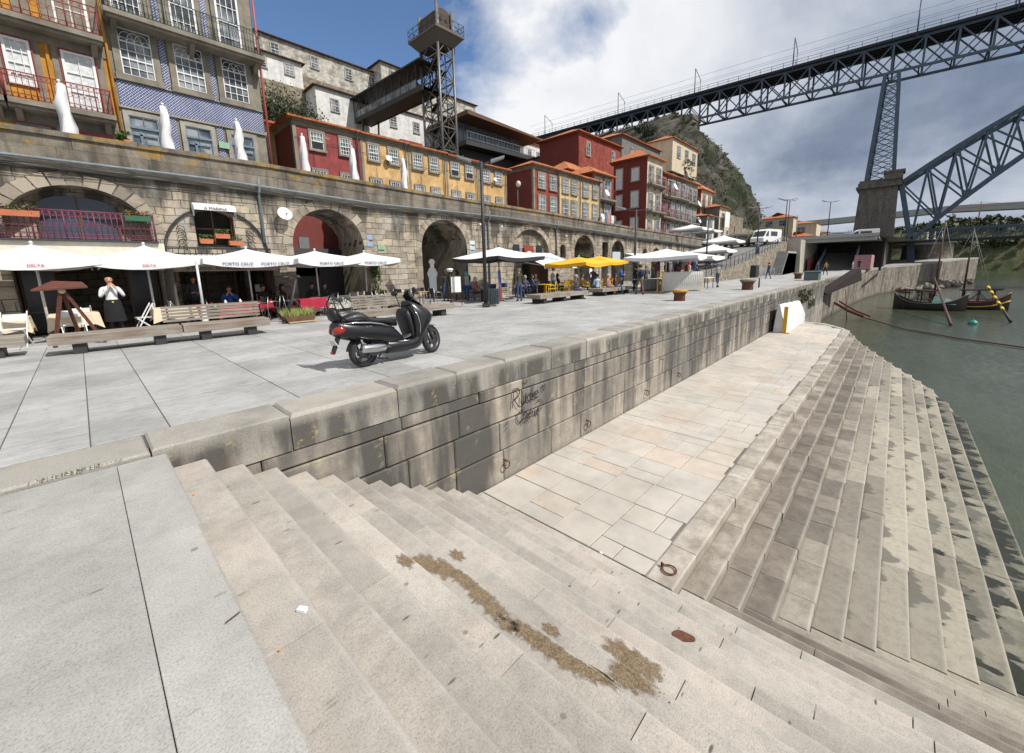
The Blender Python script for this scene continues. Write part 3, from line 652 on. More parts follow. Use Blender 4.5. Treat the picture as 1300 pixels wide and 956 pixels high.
m=loc(MB(),.35,YW,2.8); m.box(-.58,-.53,YW+.62,YW+.7,2.82,3.98); m.box(1.18,1.23,YW+.62,YW+.7,2.82,3.98); m.box(.3,.34,YW+.66,YW+.7,2.82,4.2); m.build('frame',M['woodbr'],b)
def railing(name,x0,x1,y,z0,z1,mat,ret,label,n=None,cat='railing',scroll=True,parent=None,group=None,r=.012):
    m=MB(); m.tube([(x0,y,z1),(x1,y,z1)],r*1.5,6); m.tube([(x0,y,z0+.04),(x1,y,z0+.04)],r*1.2,6); m.tube([(x0,y,z0+(z1-z0)*.8),(x1,y,z0+(z1-z0)*.8)],r,4); m.tube([(x0,y,z0+(z1-z0)*.2),(x1,y,z0+(z1-z0)*.2)],r,4)
    n=n or int((x1-x0)/.13)
    for i in range(n+1):
        x=x0+(x1-x0)*i/n; m.tube([(x,y,z0),(x,y,z1)],r*(1.6 if i%5==0 else .9),4)
        if scroll and i<n:
            w=(x1-x0)/n; c=x+w/2
            for zc,rr in ((z0+(z1-z0)*.9,w*.42),(z0+(z1-z0)*.1,w*.42),(z0+(z1-z0)*.5,w*.40)):
                m.tube([(c+rr*math.cos(a),y,zc+rr*math.sin(a)) for a in [k*math.pi/3 for k in range(7)]],r*.7,3,False)
    for xx in ((x0,x1) if ret else ()):
        m.tube([(xx,y,z1),(xx,y+ret,z1)],r*1.5,6); m.tube([(xx,y,z0+.04),(xx,y+ret,z0+.04)],r*1.2,6)
        for k in range(1,max(2,int(ret/.13))): yy=y+ret*k/max(2,int(ret/.13)); m.tube([(xx,yy,z0),(xx,yy,z1)],r*.9,4)
    return m
r=empty('balcony_railing',(.35,YW-.5,2.8),0,'ornate purple cast-iron balcony railing across the leftmost arch','railing')
m=railing('',-1.28,1.98,YW-.42,2.84,3.66,M['purple'],.42,'',n=26,r=.013); m.M=None
o=m.build('bars',M['purple'],r); o.location=(-.35,-(YW-.5),-2.8)
m=MB(); m.box(-1.32,2.02,YW-.46,YW,2.781,2.835); o=m.build('floor_slab',M['iron'],r); o.location=(-.35,-(YW-.5),-2.8)
# foliage helper: many small leaves round random clump centres
def leaves(mb,c,rx,ry,rz_,n,size,clumps=0,flat=.5):
    c=Vector(c); cl=[]
    for i in range(max(1,clumps)):
        v=Vector((U(-1,1),U(-1,1),U(-1,1))); 
        while v.length>1: v=Vector((U(-1,1),U(-1,1),U(-1,1)))
        cl.append(Vector((v.x*rx,v.y*ry,v.z*rz_)))
    for i in range(n):
        if clumps:
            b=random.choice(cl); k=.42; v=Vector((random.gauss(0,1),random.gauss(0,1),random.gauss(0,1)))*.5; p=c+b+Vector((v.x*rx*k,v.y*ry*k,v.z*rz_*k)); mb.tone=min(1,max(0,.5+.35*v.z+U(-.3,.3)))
        else:
            p=c+Vector((U(-1,1)*rx,U(-1,1)*ry,U(-1,1)*rz_)); mb.tone=R()
        a=U(0,6.28); t_=U(-1.2,1.2); s=size*U(.6,1.4); d=Vector((math.cos(a)*math.cos(t_),math.sin(a)*math.cos(t_),math.sin(t_))); n_=Vector((U(-1,1),U(-1,1),U(.0,1))).normalized(); e=d.cross(n_)
        if e.length<1e-3: continue
        e.normalize(); mb.add([p-d*s,p+e*s*flat,p+d*s,p-e*s*flat],[(0,1,2,3)])
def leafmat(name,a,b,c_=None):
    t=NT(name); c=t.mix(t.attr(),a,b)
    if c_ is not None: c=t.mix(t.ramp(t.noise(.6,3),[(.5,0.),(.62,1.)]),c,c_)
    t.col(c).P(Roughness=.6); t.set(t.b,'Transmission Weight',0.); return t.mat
M['leaf']=leafmat('green leaves',(.025,.045,.012),(.10,.16,.035)); M['leafdry']=leafmat('dry leaves',(.08,.08,.03),(.22,.20,.08))
M['flower']=plain((.65,.12,.02),.7)
def planter(x,y,z,w_,mat,label,flower=False,h=.16,d=.16,g='flower boxes'):
    r=empty('flower_box',(x,y,z),0,label,'flower box',g); m=MB(); m.prismy([(-w_/2,0),(w_/2,0),(w_/2+.02,h),(-w_/2-.02,h)],-d/2,d/2); m.build('box',mat,r)
    m=MB(); leaves(m,(0,0,h+.05),w_/2,d/2,.11,int(220*w_)+30,.035); m.build('plants',M['leaf'],r)
    if flower:
        m=MB(); 
        for k in range(int(40*w_)): m.ball((U(-w_/2,w_/2),U(-d/2,d/2),h+U(.02,.16)),.018,5,3)
        m.build('flowers',M['flower'],r)
planter(-.85,YW-.5,3.42,.75,M['terra'],'long terracotta flower box hung at the left end of the purple railing')
planter(1.6,YW-.5,3.45,.6,plain((.02,.10,.05)),'green flower box with orange blooms hung on the purple railing',True)
planter(3.85,YW-.22,3.02,.42,M['terra'],'terracotta flower box in the middle of the small awninged window')
planter(3.35,YW-.22,2.82,.36,M['terra'],'terracotta flower box at the lower left of the awninged window')
planter(4.25,YW-.22,2.78,.42,M['terra'],'terracotta flower box at the lower right of the awninged window')
# second bay: iron arch, window awning, black balcony rail, fascia with lettering
m=MB(); c0,rr=3.75,1.62
pts=[(c0-rr*math.cos(a)*.98,YW-.05,2.45+rr*1.02*math.sin(a)) for a in [math.pi*i/16 for i in range(17)]]
m.tube(pts,.03,6); m.tube([(p[0]*.97+c0*.03,p[1],p[2]*.985) for p in pts],.015,5)
for s_ in (-1,1):
    for k in range(5): a=k*.5; m.tube([(c0+s_*(1.05+.12*math.cos(b_)),YW-.07,2.7+.25*k*.6+.12*math.sin(b_)) for b_ in [q*math.pi/4 for q in range(7)]],.012,4)
m.build('iron_arch',M['iron'],label='thin black wrought-iron arch fixed round the awninged window',cat='ironwork')
m=railing('',2.2,5.35,YW-.25,2.42,2.68,M['iron'],.25,'',n=20,scroll=False); m.box(2.15,5.4,YW-.28,YW,2.36,2.42); m.build('window_ledge_railing',M['iron'],label='low black railing and shelf below the small awninged window',cat='railing')
r=empty('window_awning',(3.72,YW,4.1),0,'small white awning with dark lettering over the window beside the iron arch','awning')
m=MB(); m.loft([[(-.62,0,.14),(-.62,-.25,.10),(-.62,-.42,-.02),(-.62,-.44,-.14)],[(.62,0,.14),(.62,-.25,.10),(.62,-.42,-.02),(.62,-.44,-.14)]],closed=False)
for s_ in (-1,1): m.add([(s_*.62,0,.14),(s_*.62,-.25,.10),(s_*.62,-.42,-.02),(s_*.62,-.44,-.14),(s_*.62,-.36,-.34),(s_*.62,-.2,-.36),(s_*.62,0,-.05)],[tuple(range(7))])
m.build('canvas',M['canvas'],r); text_obj('A MARINA',.145,M['iron'],parent=r,M4=facing_river(0,-.455,-.075,-.1))
m=MB()
for q in (3.15,3.7,4.27): m.box(q-.02,q+.02,YW+.2,YW+.25,2.74,4.0)
m.box(3.12,4.32,YW+.2,YW+.25,3.35,3.4); m.build('casement_window',M['woodbr'],label='open dark casement window under the small white awning',cat='window')
r=empty('restaurant_fascia',(3.95,YW,1.85),0,'pale fascia board with restaurant lettering behind the white parasols','sign')
m=MB(); m.box(-1.65,1.6,-.3,-.01,.0,.34); m.build('board',M['cream'],r); text_obj('A MARINA  RESTAURANTE',.16,M['iron'],parent=r,M4=facing_river(-.35,-.306,.09))
m=MB(); m.loft([[(-1.7,0,.62),(-1.7,-.9,.42)],[(1.65,0,.62),(1.65,-.9,.42)]],closed=False); m.build('awning',M['canvas'],r)
m=MB(); 
for q in (2.5,3.4,4.3,5.4): m.box(q-.04,q+.04,YW+.9,YW+1.0,0,2.0)
m.box(2.45,5.45,YW+.94,YW+.97,0,.7); m.build('restaurant_door',M['woodbr'],label='dark wooden glazed doors deep inside the second restaurant bay',cat='door')
# white notice boards inside
for q,zz,lb in ((4.95,1.0,'upper'),(4.95,.62,'lower')):
    m=MB(); m.box(q,q+.22,YW+.85,YW+.88,zz,zz+.3); m.build('notice',M['white'],label='small white notice, %s of two on the dark restaurant door'%lb,cat='notice')
# grey tarp side screen
def cloth_panel(p0,p1,z0,z1,n=20,amp=.05):
    m=MB(); m.smooth=True; p0=Vector(p0);p1=Vector(p1); d=(p1-p0); nrm=Vector((d.y,-d.x,0)).normalized()
    rows=[[p0+d*(i/n)+nrm*amp*math.sin(i*1.9+k*.6)*(.3+k/5)+Vector((0,0,z1+(z0-z1)*k/5)) for i in range(n+1)] for k in range(6)]
    m.loft(rows,closed=False); return m
cloth_panel((2.05,YW-.1,0),(2.1,YW-1.7,0),.1,2.0,amp=.06).build('side_screen',plain((.17,.16,.15),.5),label='grey creased plastic side screen between the two restaurants',cat='screen')
cloth_panel((6.0,YW-1.9,0),(8.3,YW-1.0,0),.2,.75,amp=.02).build('wind_screen',plain((.55,.54,.50),.7),label='pale canvas windbreak with lettering below the satellite dish',cat='screen')
text_obj('A MARINA',.26,M['iron'],'lettering',parent=bpy.data.objects['wind_screen'],M4=Matrix.Translation((7.3,YW-1.50,.55))@Matrix.Rotation(rad(21),4,'Z')@Matrix.Rotation(rad(90),4,'X'),sx=-1)
# satellite dishes
def dish(name,loc,r_,rz,label,tilt=25,g='satellite dishes'):
    r=empty(name,loc,rz,label,'dish',g); m=MB(); m.M=Matrix.Rotation(rad(90-tilt),4,'X')
    prof=[(r_*k/6,.18*r_*(k/6)**2) for k in range(7)]; m.lathe([(.001,0)]+prof[1:]+[(r_*1.01,.18*r_+.01)]+[(r_*k/6,.18*r_*(k/6)**2-.02) for k in (5,3,1)],(0,0,-.1*r_),20); m.build('reflector',M['white'],r)
    m=MB(); m.tube([(0,0,-r_*.9),(0,-r_*.75,-.1*r_)],.012,5); m.ball((0,-r_*.78,-.05*r_),.04,6,4); m.tube([(0,.03,-.1),(0,.28,-.1)],.02,5); m.build('arm',M['pipe'],r); return r
dish('satellite_dish',(6.03,YW-.3,4.05),.27,0,'white satellite dish on the arcade wall left of the open arch')
# blue and white street plates, green sign, chef board
def plate(name,x0,x1,z0,z1,mat,label,cat='sign',y=YW-.05,ypl=None):
    m=MB(); m.box(x0,x1,y,y+.03,z0,z1); o=m.build(name,mat,label=label,cat=cat); return o
plate('green_plate',10.1,10.45,2.75,2.95,plain((.22,.40,.25)),'small pale green plate on the lit wall between two open arches')
for k,(zz,lb) in enumerate(((3.2,'upper'),(2.88,'lower'))): plate('street_plate',9.55,9.85,zz,zz+.2,plain((.25,.33,.45)),'%s of two bluish street plates right of the arch behind parasols'%lb)
for k,(zz,hh,lb,cc) in enumerate(((3.15,.22,'white plate, topmost right of the arch with the sightseers',(.6,.62,.63)),(2.85,.22,'white plate, middle one right of the arch with the sightseers',(.5,.55,.6)),(2.2,.55,'light blue panel right of the arch with the sightseers',(.25,.38,.45)))): plate('wall_plate',15.9,16.3,zz,zz+hh,plain(cc),lb)
plate('oval_window',19.9,20.5,2.35,3.3,M['glassd'],'tall dark left window beside the red sign in the blind arch','window',YW+.2)
plate('oval_window',22.3,22.9,2.35,3.3,M['glassd'],'tall dark right window beside the red sign in the blind arch','window',YW+.2)
r=plate('tavern_sign',20.9,21.85,2.2,3.25,plain((.22,.04,.025)),'red framed painted tavern sign between two dark windows in the blind arch','sign',YW+.12)
m=MB(); m.ball((21.38,YW+.11,2.72),.28,12,6,(1.1,.12,.55)); m.build('painted_motif',plain((.62,.5,.35)),r)
plate('shop_sign',32.5,33.9,2.35,3.0,plain((.45,.52,.52)),'pale lettered sign board hung in the narrow arch behind yellow parasols','sign',YW+.05)
plate('notice_board',28.6,29.2,.9,1.6,M['white'],'white notice board beside the yellow terrace arch','sign',YW-.1)
for (x,z) in ((16.6,4.3),(18.4,4.28),(25.2,4.0)):
    m=MB(); m.ball((0,0,0),.07,8,6); m.tube([(0,.2,.1),(0,0,0)],.02,5); m.build('floodlight',M['white'],loc=(x,YW-.25,z),label={16.6:'small round white lamp under the ledge beside the downpipe',18.4:'small round white lamp under the ledge left of the blind arch',25.2:'small lamp under the ledge above the little arched window'}[x],cat='lamp')
# climber beside the arch behind the parasols
m=MB(); leaves(m,(9.75,YW-.3,1.6),.28,.2,.75,900,.05,14); o=m.build('climbing_plant',M['leaf'],label='green climber growing beside the open arch behind the small parasol',cat='plant')
m=MB(); m.tube([(9.75,YW-.2,0),(9.7,YW-.2,1.2),(9.8,YW-.25,2.1)],.02,5); m.build('stem',M['woodbr'],o)
m=MB(); leaves(m,(9.9,YW-.5,.65),.22,.2,.2,300,.05,6); o=m.build('potted_shrub',M['leaf'],label='small round potted shrub at the foot of the climber',cat='plant')
m=MB(); m.lathe([(.14,0),(.19,.35),(.2,.4)],(9.9,YW-.5,.04),12); m.build('pot',M['terra'],o)
m=MB(); leaves(m,(28,YW-.05,2.5),1.0,.25,.32,700,.06,12); m.build('hanging_plants',M['leaf'],label='row of green plants on the shelf across the arch behind yellow parasols',cat='plants')
# ---------------------------------------------------------------- houses
def render_mat(name,c,dirt=.3,rough=.9,pe=0,pc=(.5,.48,.44)):
    t=NT(name); q=t.mix(1.,c,t.ramp(t.noise(2.2,6,.65),[(.3,1-dirt),(.62,1.05)]),'MULTIPLY')
    q=t.mix(1.,q,t.ramp(t.noise(1.,6,.6,t.co((1.3,1.3,.22))),[(.3,1-dirt*.9),(.55,1.0)]),'MULTIPLY')
    if pe: q=t.mix(t.ramp(t.noise(.9,6,.7,t.co((1,1,1.5),(4,4,4))),[(.62-pe*.1,0.),(.67-pe*.1,.8)]),q,pc)
    t.col(q).P(Roughness=rough); t.bump(t.noise(30,4,.6),.006,.5); return t.mat
M['redw']=render_mat('faded red render',(.275,.055,.055),.35,pe=.12,pc=(.33,.16,.14)); M['redside']=render_mat('dark red sheet cladding',(.16,.032,.026),.15)
M['yelw']=render_mat('sunny yellow render',(.60,.385,.165),.3,pe=.25,pc=(.62,.50,.32)); M['yel2']=render_mat('pale yellow render',(.62,.44,.21),.3)
M['ochre']=render_mat('ochre render',(.50,.235,.035),.3); M['stone']=render_mat('grey stone dressing',(.245,.22,.175),.35); M['stone2']=render_mat('light stone dressing',(.33,.31,.265),.3)
M['whitew']=render_mat('whitewashed render',(.66,.655,.63),.25); M['dirtyw']=render_mat('mouldy white render',(.52,.50,.44),.5,pe=1,pc=(.20,.185,.15)); M['brickred']=render_mat('brick red render',(.27,.055,.035),.4,pe=.1,pc=(.3,.17,.13))
M['greyw']=render_mat('grey slate cladding',(.17,.165,.16),.3); M['creamw']=render_mat('cream render',(.60,.50,.36),.2)
M['bluewood']=plain((.13,.20,.27),.6,var=.35,scale=8); M['whitewood']=plain((.72,.72,.70),.5,var=.08); M['redwood']=plain((.25,.03,.03),.5,var=.3); M['curtain']=plain((.62,.65,.66),.7,var=.3,scale=9)
M['redirn']=plain((.22,.025,.02),.6); M['greenirn']=plain((.035,.055,.05),.6,var=.3)
def glassmat():
    t=NT('old window glass'); n=t.noise(1.1,3,.5,t.co((1,1,1.2))); c=t.ramp(n,[(.35,(.03,.035,.04)),(.5,(.10,.12,.14)),(.62,(.30,.32,.33))]); t.col(c).P(Roughness=.12); return t.mat
M['wglass']=glassmat()
def tilesmat():
    t=NT('clay roof tiles'); s=t.sep(t.tc.outputs['Object']); n=t.noise(4,4,.7); c=t.ramp(n,[(.3,(.25,.075,.03)),(.5,(.45,.145,.05)),(.7,(.56,.22,.09))])
    c=t.mix(t.ramp(t.noise(1.1,6,.65),[(.52,0.),(.7,.6)]),c,(.16,.11,.07)); w=t.wave(1.45,t.comb(0.,t.math('ADD',s[1],s[2]),0.),0,'Y',0); c=t.mix(1.,c,t.ramp(w,[(0.,.7),(.3,1.)]),'MULTIPLY'); t.col(c).P(Roughness=.85); return t.mat
M['tiles']=tilesmat(); M['oldtiles']=plain((.13,.075,.05),.9,var=.5,scale=3)
def azulejo():
    t=NT('blue and white tiles'); s=t.sep(t.tc.outputs['Object']); p=.20
    ux=t.math('DIVIDE',s[0],p); uz=t.math('DIVIDE',s[2],p)
    a=t.math('PINGPONG',t.math('ADD',ux,uz),.5); b=t.math('PINGPONG',t.math('SUBTRACT',ux,uz),.5)
    c=t.ramp(t.math('MINIMUM',a,b),[(.09,(.035,.055,.19)),(.14,(.60,.61,.61)),(.28,(.60,.61,.61)),(.33,(.045,.065,.20))],'LINEAR')
    d=t.ramp(t.math('MAXIMUM',a,b),[(.38,0.),(.42,1.)]); c=t.mix(d,c,(.03,.05,.18)); fr=t.ramp(t.math('PINGPONG',ux,.5),[(.46,0.),(.49,.4)]); c=t.mix(fr,c,(.06,.07,.2))
    c=t.mix(1.,c,t.ramp(t.noise(1.5,5),[(.3,.75),(.6,1.02)]),'MULTIPLY'); t.col(c).P(Roughness=.35); return t.mat
M['azul']=azulejo()
def ch(m,name,mat,root,label=None):   # world-space mesh as a child of a top-level empty that has no rotation
    o=m.build(name,mat,root,label=label); o.location=-Vector(root.location); return o
def win(root,x0,x1,z0,z1,Y,sur='stone',fr='whitewood',nx=3,nz=4,pane='wglass',sw=.12,sill=True,head=None,opened=None,arcs=False,axis='y',fw=.035):
    def T(m):
        if axis=='x': m.M=Matrix(((0,1,0,0),(1,0,0,0),(0,0,1,0),(0,0,0,1)))   # facade facing -X : (x,y)->(y,x)
        return m
    w=T(MB()); e=.03
    if sur:
        w.m=0; w.box(x0-sw,x0,Y-.05,Y+.05,z0-sw*.2,z1+sw); w.box(x1,x1+sw,Y-.05,Y+.05,z0-sw*.2,z1+sw); w.box(x0,x1,Y-.049,Y+.05,z1,z1+sw*1.1)
        w.box(x0-sw-.03,x1+sw+.03,Y-.10,Y+.05,z0-sw*1.1,z0-.002)
    w.m=1; f=fw
    yf=Y+.0; w.box(x0,x0+f,yf-.03,yf+.03,z0,z1); w.box(x1-f,x1,yf-.03,yf+.03,z0,z1); w.box(x0+f,x1-f,yf-.029,yf+.03,z1-f,z1); w.box(x0+f,x1-f,yf-.029,yf+.03,z0,z0+f)
    zt=z1-f
    if arcs:
        za=z0+(z1-z0)*.72; r=(x1-x0-2*f)/nx; zt=za; w.box(x0+f,x1-f,yf-.025,yf+.02,za-.02,za+.02)
        for i in range(nx):
            c=x0+f+r*(i+.5); w.tube([(c+r*.48*math.cos(a),yf-.01,za+.02+r*.55*math.sin(a)) for a in [k*math.pi/6 for k in range(7)]],.013,4,False)
        for i in range(nx-1):
            c=x0+f+r*(i+1); w.tube([(c+r*.98*math.cos(a),yf-.014,za+.02+r*1.5*math.sin(a)) for a in [k*math.pi/8 for k in range(9)]],.012,4,False)
    for i in range(1,nx): x=x0+(x1-x0)*i/nx; w.box(x-.011,x+.011,yf-.02,yf+.015,z0+f,zt)
    for k in range(1,nz): z=z0+(zt-z0)*k/nz; hh=.022 if (nz%2==0 and k==nz//2) else .011; w.box(x0+f,x1-f,yf-.0215,yf+.015,z-hh,z+hh)
    o=ch(w,'window',[M[sur or 'stone'],M[fr]],root); 
    p=T(MB()); p.quad((x0+.01,Y+.022,z0+.01),(x1-.01,Y+.022,z0+.01),(x1-.01,Y+.022,z1-.01),(x0+.01,Y+.022,z1-.01)); p.build('pane',M[pane],o)
    return o
def roof_strip(m,x0,x1,y0,y1,z0,z1,pitch=.24,thick=.05):  # corrugated slope, eave at y0
    n=max(2,int((x1-x0)/pitch*4)); r0=[];r1=[];r2=[]
    for i in range(n+1):
        x=x0+(x1-x0)*i/n; h=.045*abs(math.sin(math.pi*(x-x0)/pitch)); r2.append((x,y0+.01,z0-thick)); r0.append((x,y0,z0+h)); r1.append((x,y1,z1+h))
    m.loft([r2,r0,r1],closed=False)
def hip_roof(root,x0,x1,y0,y1,z,h,ov=.35,inset=None,name='roof',left=True,right=True):
    """hipped clay roof with ridge along x"""
    m=MB(); d=(y1-y0)/2+ov; i=inset if inset is not None else d; X0,X1,Y0,Y1=x0-(ov if left else 0),x1+(ov if right else 0),y0-ov,y1+ov; ym=(y0+y1)/2
    il=i if left else 0; ir=i if right else 0
    # front slope in corrugated strips clipped by a trapezium
    n=max(2,int((X1-X0)/.24)*4); low=[];up=[];base=[]
    for k in range(n+1):
        x=X0+(X1-X0)*k/n; t_=1.
        if x<X0+il and il: t_=min(t_,(x-X0)/il)
        if x>X1-ir and ir: t_=min(t_,(X1-x)/ir)
        c=.045*abs(math.sin(math.pi*(x-X0)/.24)); base.append((x,Y0+.02,z-.06)); low.append((x,Y0,z+c)); up.append((x,Y0+(ym-Y0)*t_,z+h*t_+c))
    m.loft([base,low,up],closed=False)
    m.add([(X1-ir,ym,z+h),(X0+il,ym,z+h),(X0,Y1,z),(X1,Y1,z)],[(0,1,2,3)])
    if left: m.add([(X0,Y0,z+.01),(X0+il,ym,z+h),(X0,Y1,z+.01)],[(0,1,2)])
    if right: m.add([(X1,Y0,z+.01),(X1,Y1,z+.01),(X1-ir,ym,z+h)],[(0,1,2)])
    m.add([(X0,Y0,z-.05),(X1,Y0,z-.05),(X1,Y1,z-.05),(X0,Y1,z-.05)],[(0,1,2,3)])
    return ch(m,name,M['tiles'],root)
def shell(root,x0,x1,y0,y1,z0,z1,mat,side=None,name='wall'):
    m=MB(); m.box(x0,x1,y0,y1,z0,z1); 
    if side: 
        m.mi[5]=1; return ch(m,name,[mat,side],root)
    return ch(m,name,mat,root)
def balcony(root,x0,x1,Y,z,d,h,ir,slab='stone',n=None,scroll=True):
    m=MB(); m.box(x0-.05,x1+.05,Y-d-.06,Y,z-.16,z); m.box(x0,x1,Y-d+.02,Y,z-.26,z-.161)
    for q in (x0+.2,(x0+x1)/2,x1-.2): m.prismx([(Y,z-.27),(Y-d*.8,z-.27),(Y-d*.5,z-.42),(Y,z-.62)],q-.08,q+.08)
    b=ch(m,'balcony',M[slab],root)
    r=railing('',x0,x1,Y-d,z+.005,z+h,None,d,'',n=n,scroll=scroll,r=.011); o=r.build('railing',M[ir],b); return b
# --- yellow house at the far left
yh=empty('yellow_house',(-1,22,4.87),0,'ochre and grey stone house with red lacework balconies, leftmost above the arcade','house')
shell(yh,-7,1.93,22,30,4.87,16,M['ochre'])
m=MB()
for a,b in ((-7,-6.2),(-.86,-.63),(.05,.22),(.50,.69),(1.58,1.80)): m.box(a,b,21.96,22.1,7.45,10.05)
for a,b in ((.45,1.93),(-1.3,-.55),(-.2,.2)): m.box(a,b,21.962,22.1,10.1,15)
m.box(-7,1.93,21.95,22.1,6.9,7.40); m.box(-7,1.90,21.955,22.1,9.62,10.02); m.box(-7,.2,21.955,22.1,5,6.2); m.box(.3,1.9,21.955,22.1,6.8,6.9); ch(m,'stone_dressing',M['stone'],yh)
m=MB(); m.box(.36,.44,21.9,22.02,7.4,9.6); ch(m,'pilaster_strip',M['ochre'],yh)
win(yh,-.60,.02,8.12,9.55,21.95,None,nx=3,nz=4,pane='curtain',fw=.075); win(yh,.72,1.55,7.62,9.55,21.95,None,nx=2,nz=3,pane='curtain',fw=.075)
win(yh,-2.6,-1.9,8.12,9.55,21.96,None,nx=3,nz=4,pane='curtain'); win(yh,-5.2,-4.4,7.6,9.55,21.96,None,nx=3,nz=4,pane='curtain')
o=win(yh,.75,1.6,10.2,12.4,21.96,None,nx=2,nz=3,pane='redwood',fw=.075); win(yh,-2.4,-1.5,10.2,12.4,21.96,None,nx=2,nz=3,pane='redwood')
for a,b in ((-.62,.04),(.70,1.57)):
    m=MB(); m.box(a-.03,a,21.9,22,7.6 if a>0 else 8.1,9.6); m.box(b,b+.03,21.9,22,7.6 if a>0 else 8.1,9.6); m.box(a,b,21.9,22,9.57,9.6); ch(m,'red_frame',M['redwood'],yh)
win(yh,-.7,.15,5.9,6.95,21.93,None,'redwood',nx=1,nz=1); m=MB(); m.box(.6,1.75,21.9,21.95,4.9,6.95); ch(m,'red_shutter',M['redwood'],yh); m=MB(); m.box(.25,.55,21.9,21.95,4.9,7.0); ch(m,'blue_panel',M['bluewood'],yh)
balcony(yh,-.72,1.78,22,7.52,.62,.82,'redirn',n=18); balcony(yh,-7,1.8,22,10.12,.6,.9,'redirn',n=44); balcony(yh,-6.5,-.75,22,7.52,.62,.82,'redirn',n=30)
m=MB(); m.lathe([(.045,4.9),(.045,16)],(1.95,21.9,0),8); ch(m,'downpipe',M['ochre'],yh)
# --- house with blue tiles
th=empty('tiled_house',(4.4,22,4.87),0,'house clad in blue and white tiles with three arched-pane sash windows','house')
shell(th,2.0,6.95,22,30,4.87,16,M['stone'])
m=MB(); m.box(2.06,6.9,21.97,22.02,8.12,9.0)
for a,b in ((3.47,3.66),(5.05,5.25)): m.box(a,b,21.972,22.02,9.0,11.0); m.box(a-.02,b+.01,21.972,22.02,4.9,8.1); m.box(a,b,21.972,22.02,11.2,15)
m.box(2.3,3.3,21.972,22.02,11.02,11.12); m.box(3.85,4.9,21.972,22.02,11.02,11.12); m.box(5.4,6.6,21.972,22.02,11.02,11.12); ch(m,'tile_cladding',M['azul'],th)
m=MB(); 
for z in (8.10,9.02): m.box(2.02,6.93,21.9,21.99,z-.06 if z<9 else z,z if z<9 else z+.04)
ch(m,'string_course',M['stone2'],th)
for a,b in ((2.30,3.24),(3.93,4.87),(5.52,6.44)):
    win(th,a,b,9.25,10.87,21.97,'stone',nx=4,nz=4,arcs=True,sw=.2)
    m=MB(); m.box(a-.03,b+.03,21.93,21.97,9.22,9.25); m.box(a-.035,a,21.93,21.97,9.25,10.87); m.box(b,b+.035,21.93,21.97,9.25,10.87); m.box(a,b,21.93,21.97,10.87,10.9); ch(m,'blue_frame',M['bluewood'],th)
for a,b in ((2.22,3.08),(3.93,4.8),(5.52,6.38)):
    d=win(th,a,b,4.95,7.8,21.95,'stone2',fr='bluewood',nx=2,nz=3,sw=.15); m=MB(); m.box(a+.08,b-.08,21.90,21.93,7.1,7.16); m.box(a+.25,a+.33,21.90,21.93,6.7,7.25); m.box(a,b,21.88,21.94,7.35,7.43); m.build('cross_bar',M['bluewood'],d)
    o=win(th,a+.05,b+.05,11.15,13.6,21.96,'stone',nx=4,nz=4,sw=.16,fw=.075)
m=MB()
for s_,x in (('30',2.62),('32',4.35),('34',5.95)): text_obj(s_,.10,M['iron'],'house_number',parent=th,M4=Matrix.Translation(-Vector(th.location))@facing_river(x,21.89,8.0))
balcony(th,2.03,7.0,22,11.12,.75,.92,'greenirn',n=46)
m=MB(); m.lathe([(.05,4.9),(.05,16)],(7.02,21.85,0),8); ch(m,'red_downpipe',plain((.33,.07,.06)),th)
m=MB(); m.box(5.02,5.4,21.86,21.9,7.15,7.4); ch(m,'green_sign',plain((.25,.42,.28)),th)
# --- narrow yellow house behind
nh=empty('narrow_yellow_house',(8,25.7,4.87),0,'narrow yellow house between the tiled house and the dark red side wall','house')
shell(nh,7.2,9.2,25.7,31,4.87,9.75,M['yel2']); hip_roof(nh,7.2,9.2,25.7,31,9.8,.9); win(nh,7.75,8.2,8.0,9.1,25.67,'stone2',nx=2,nz=3)
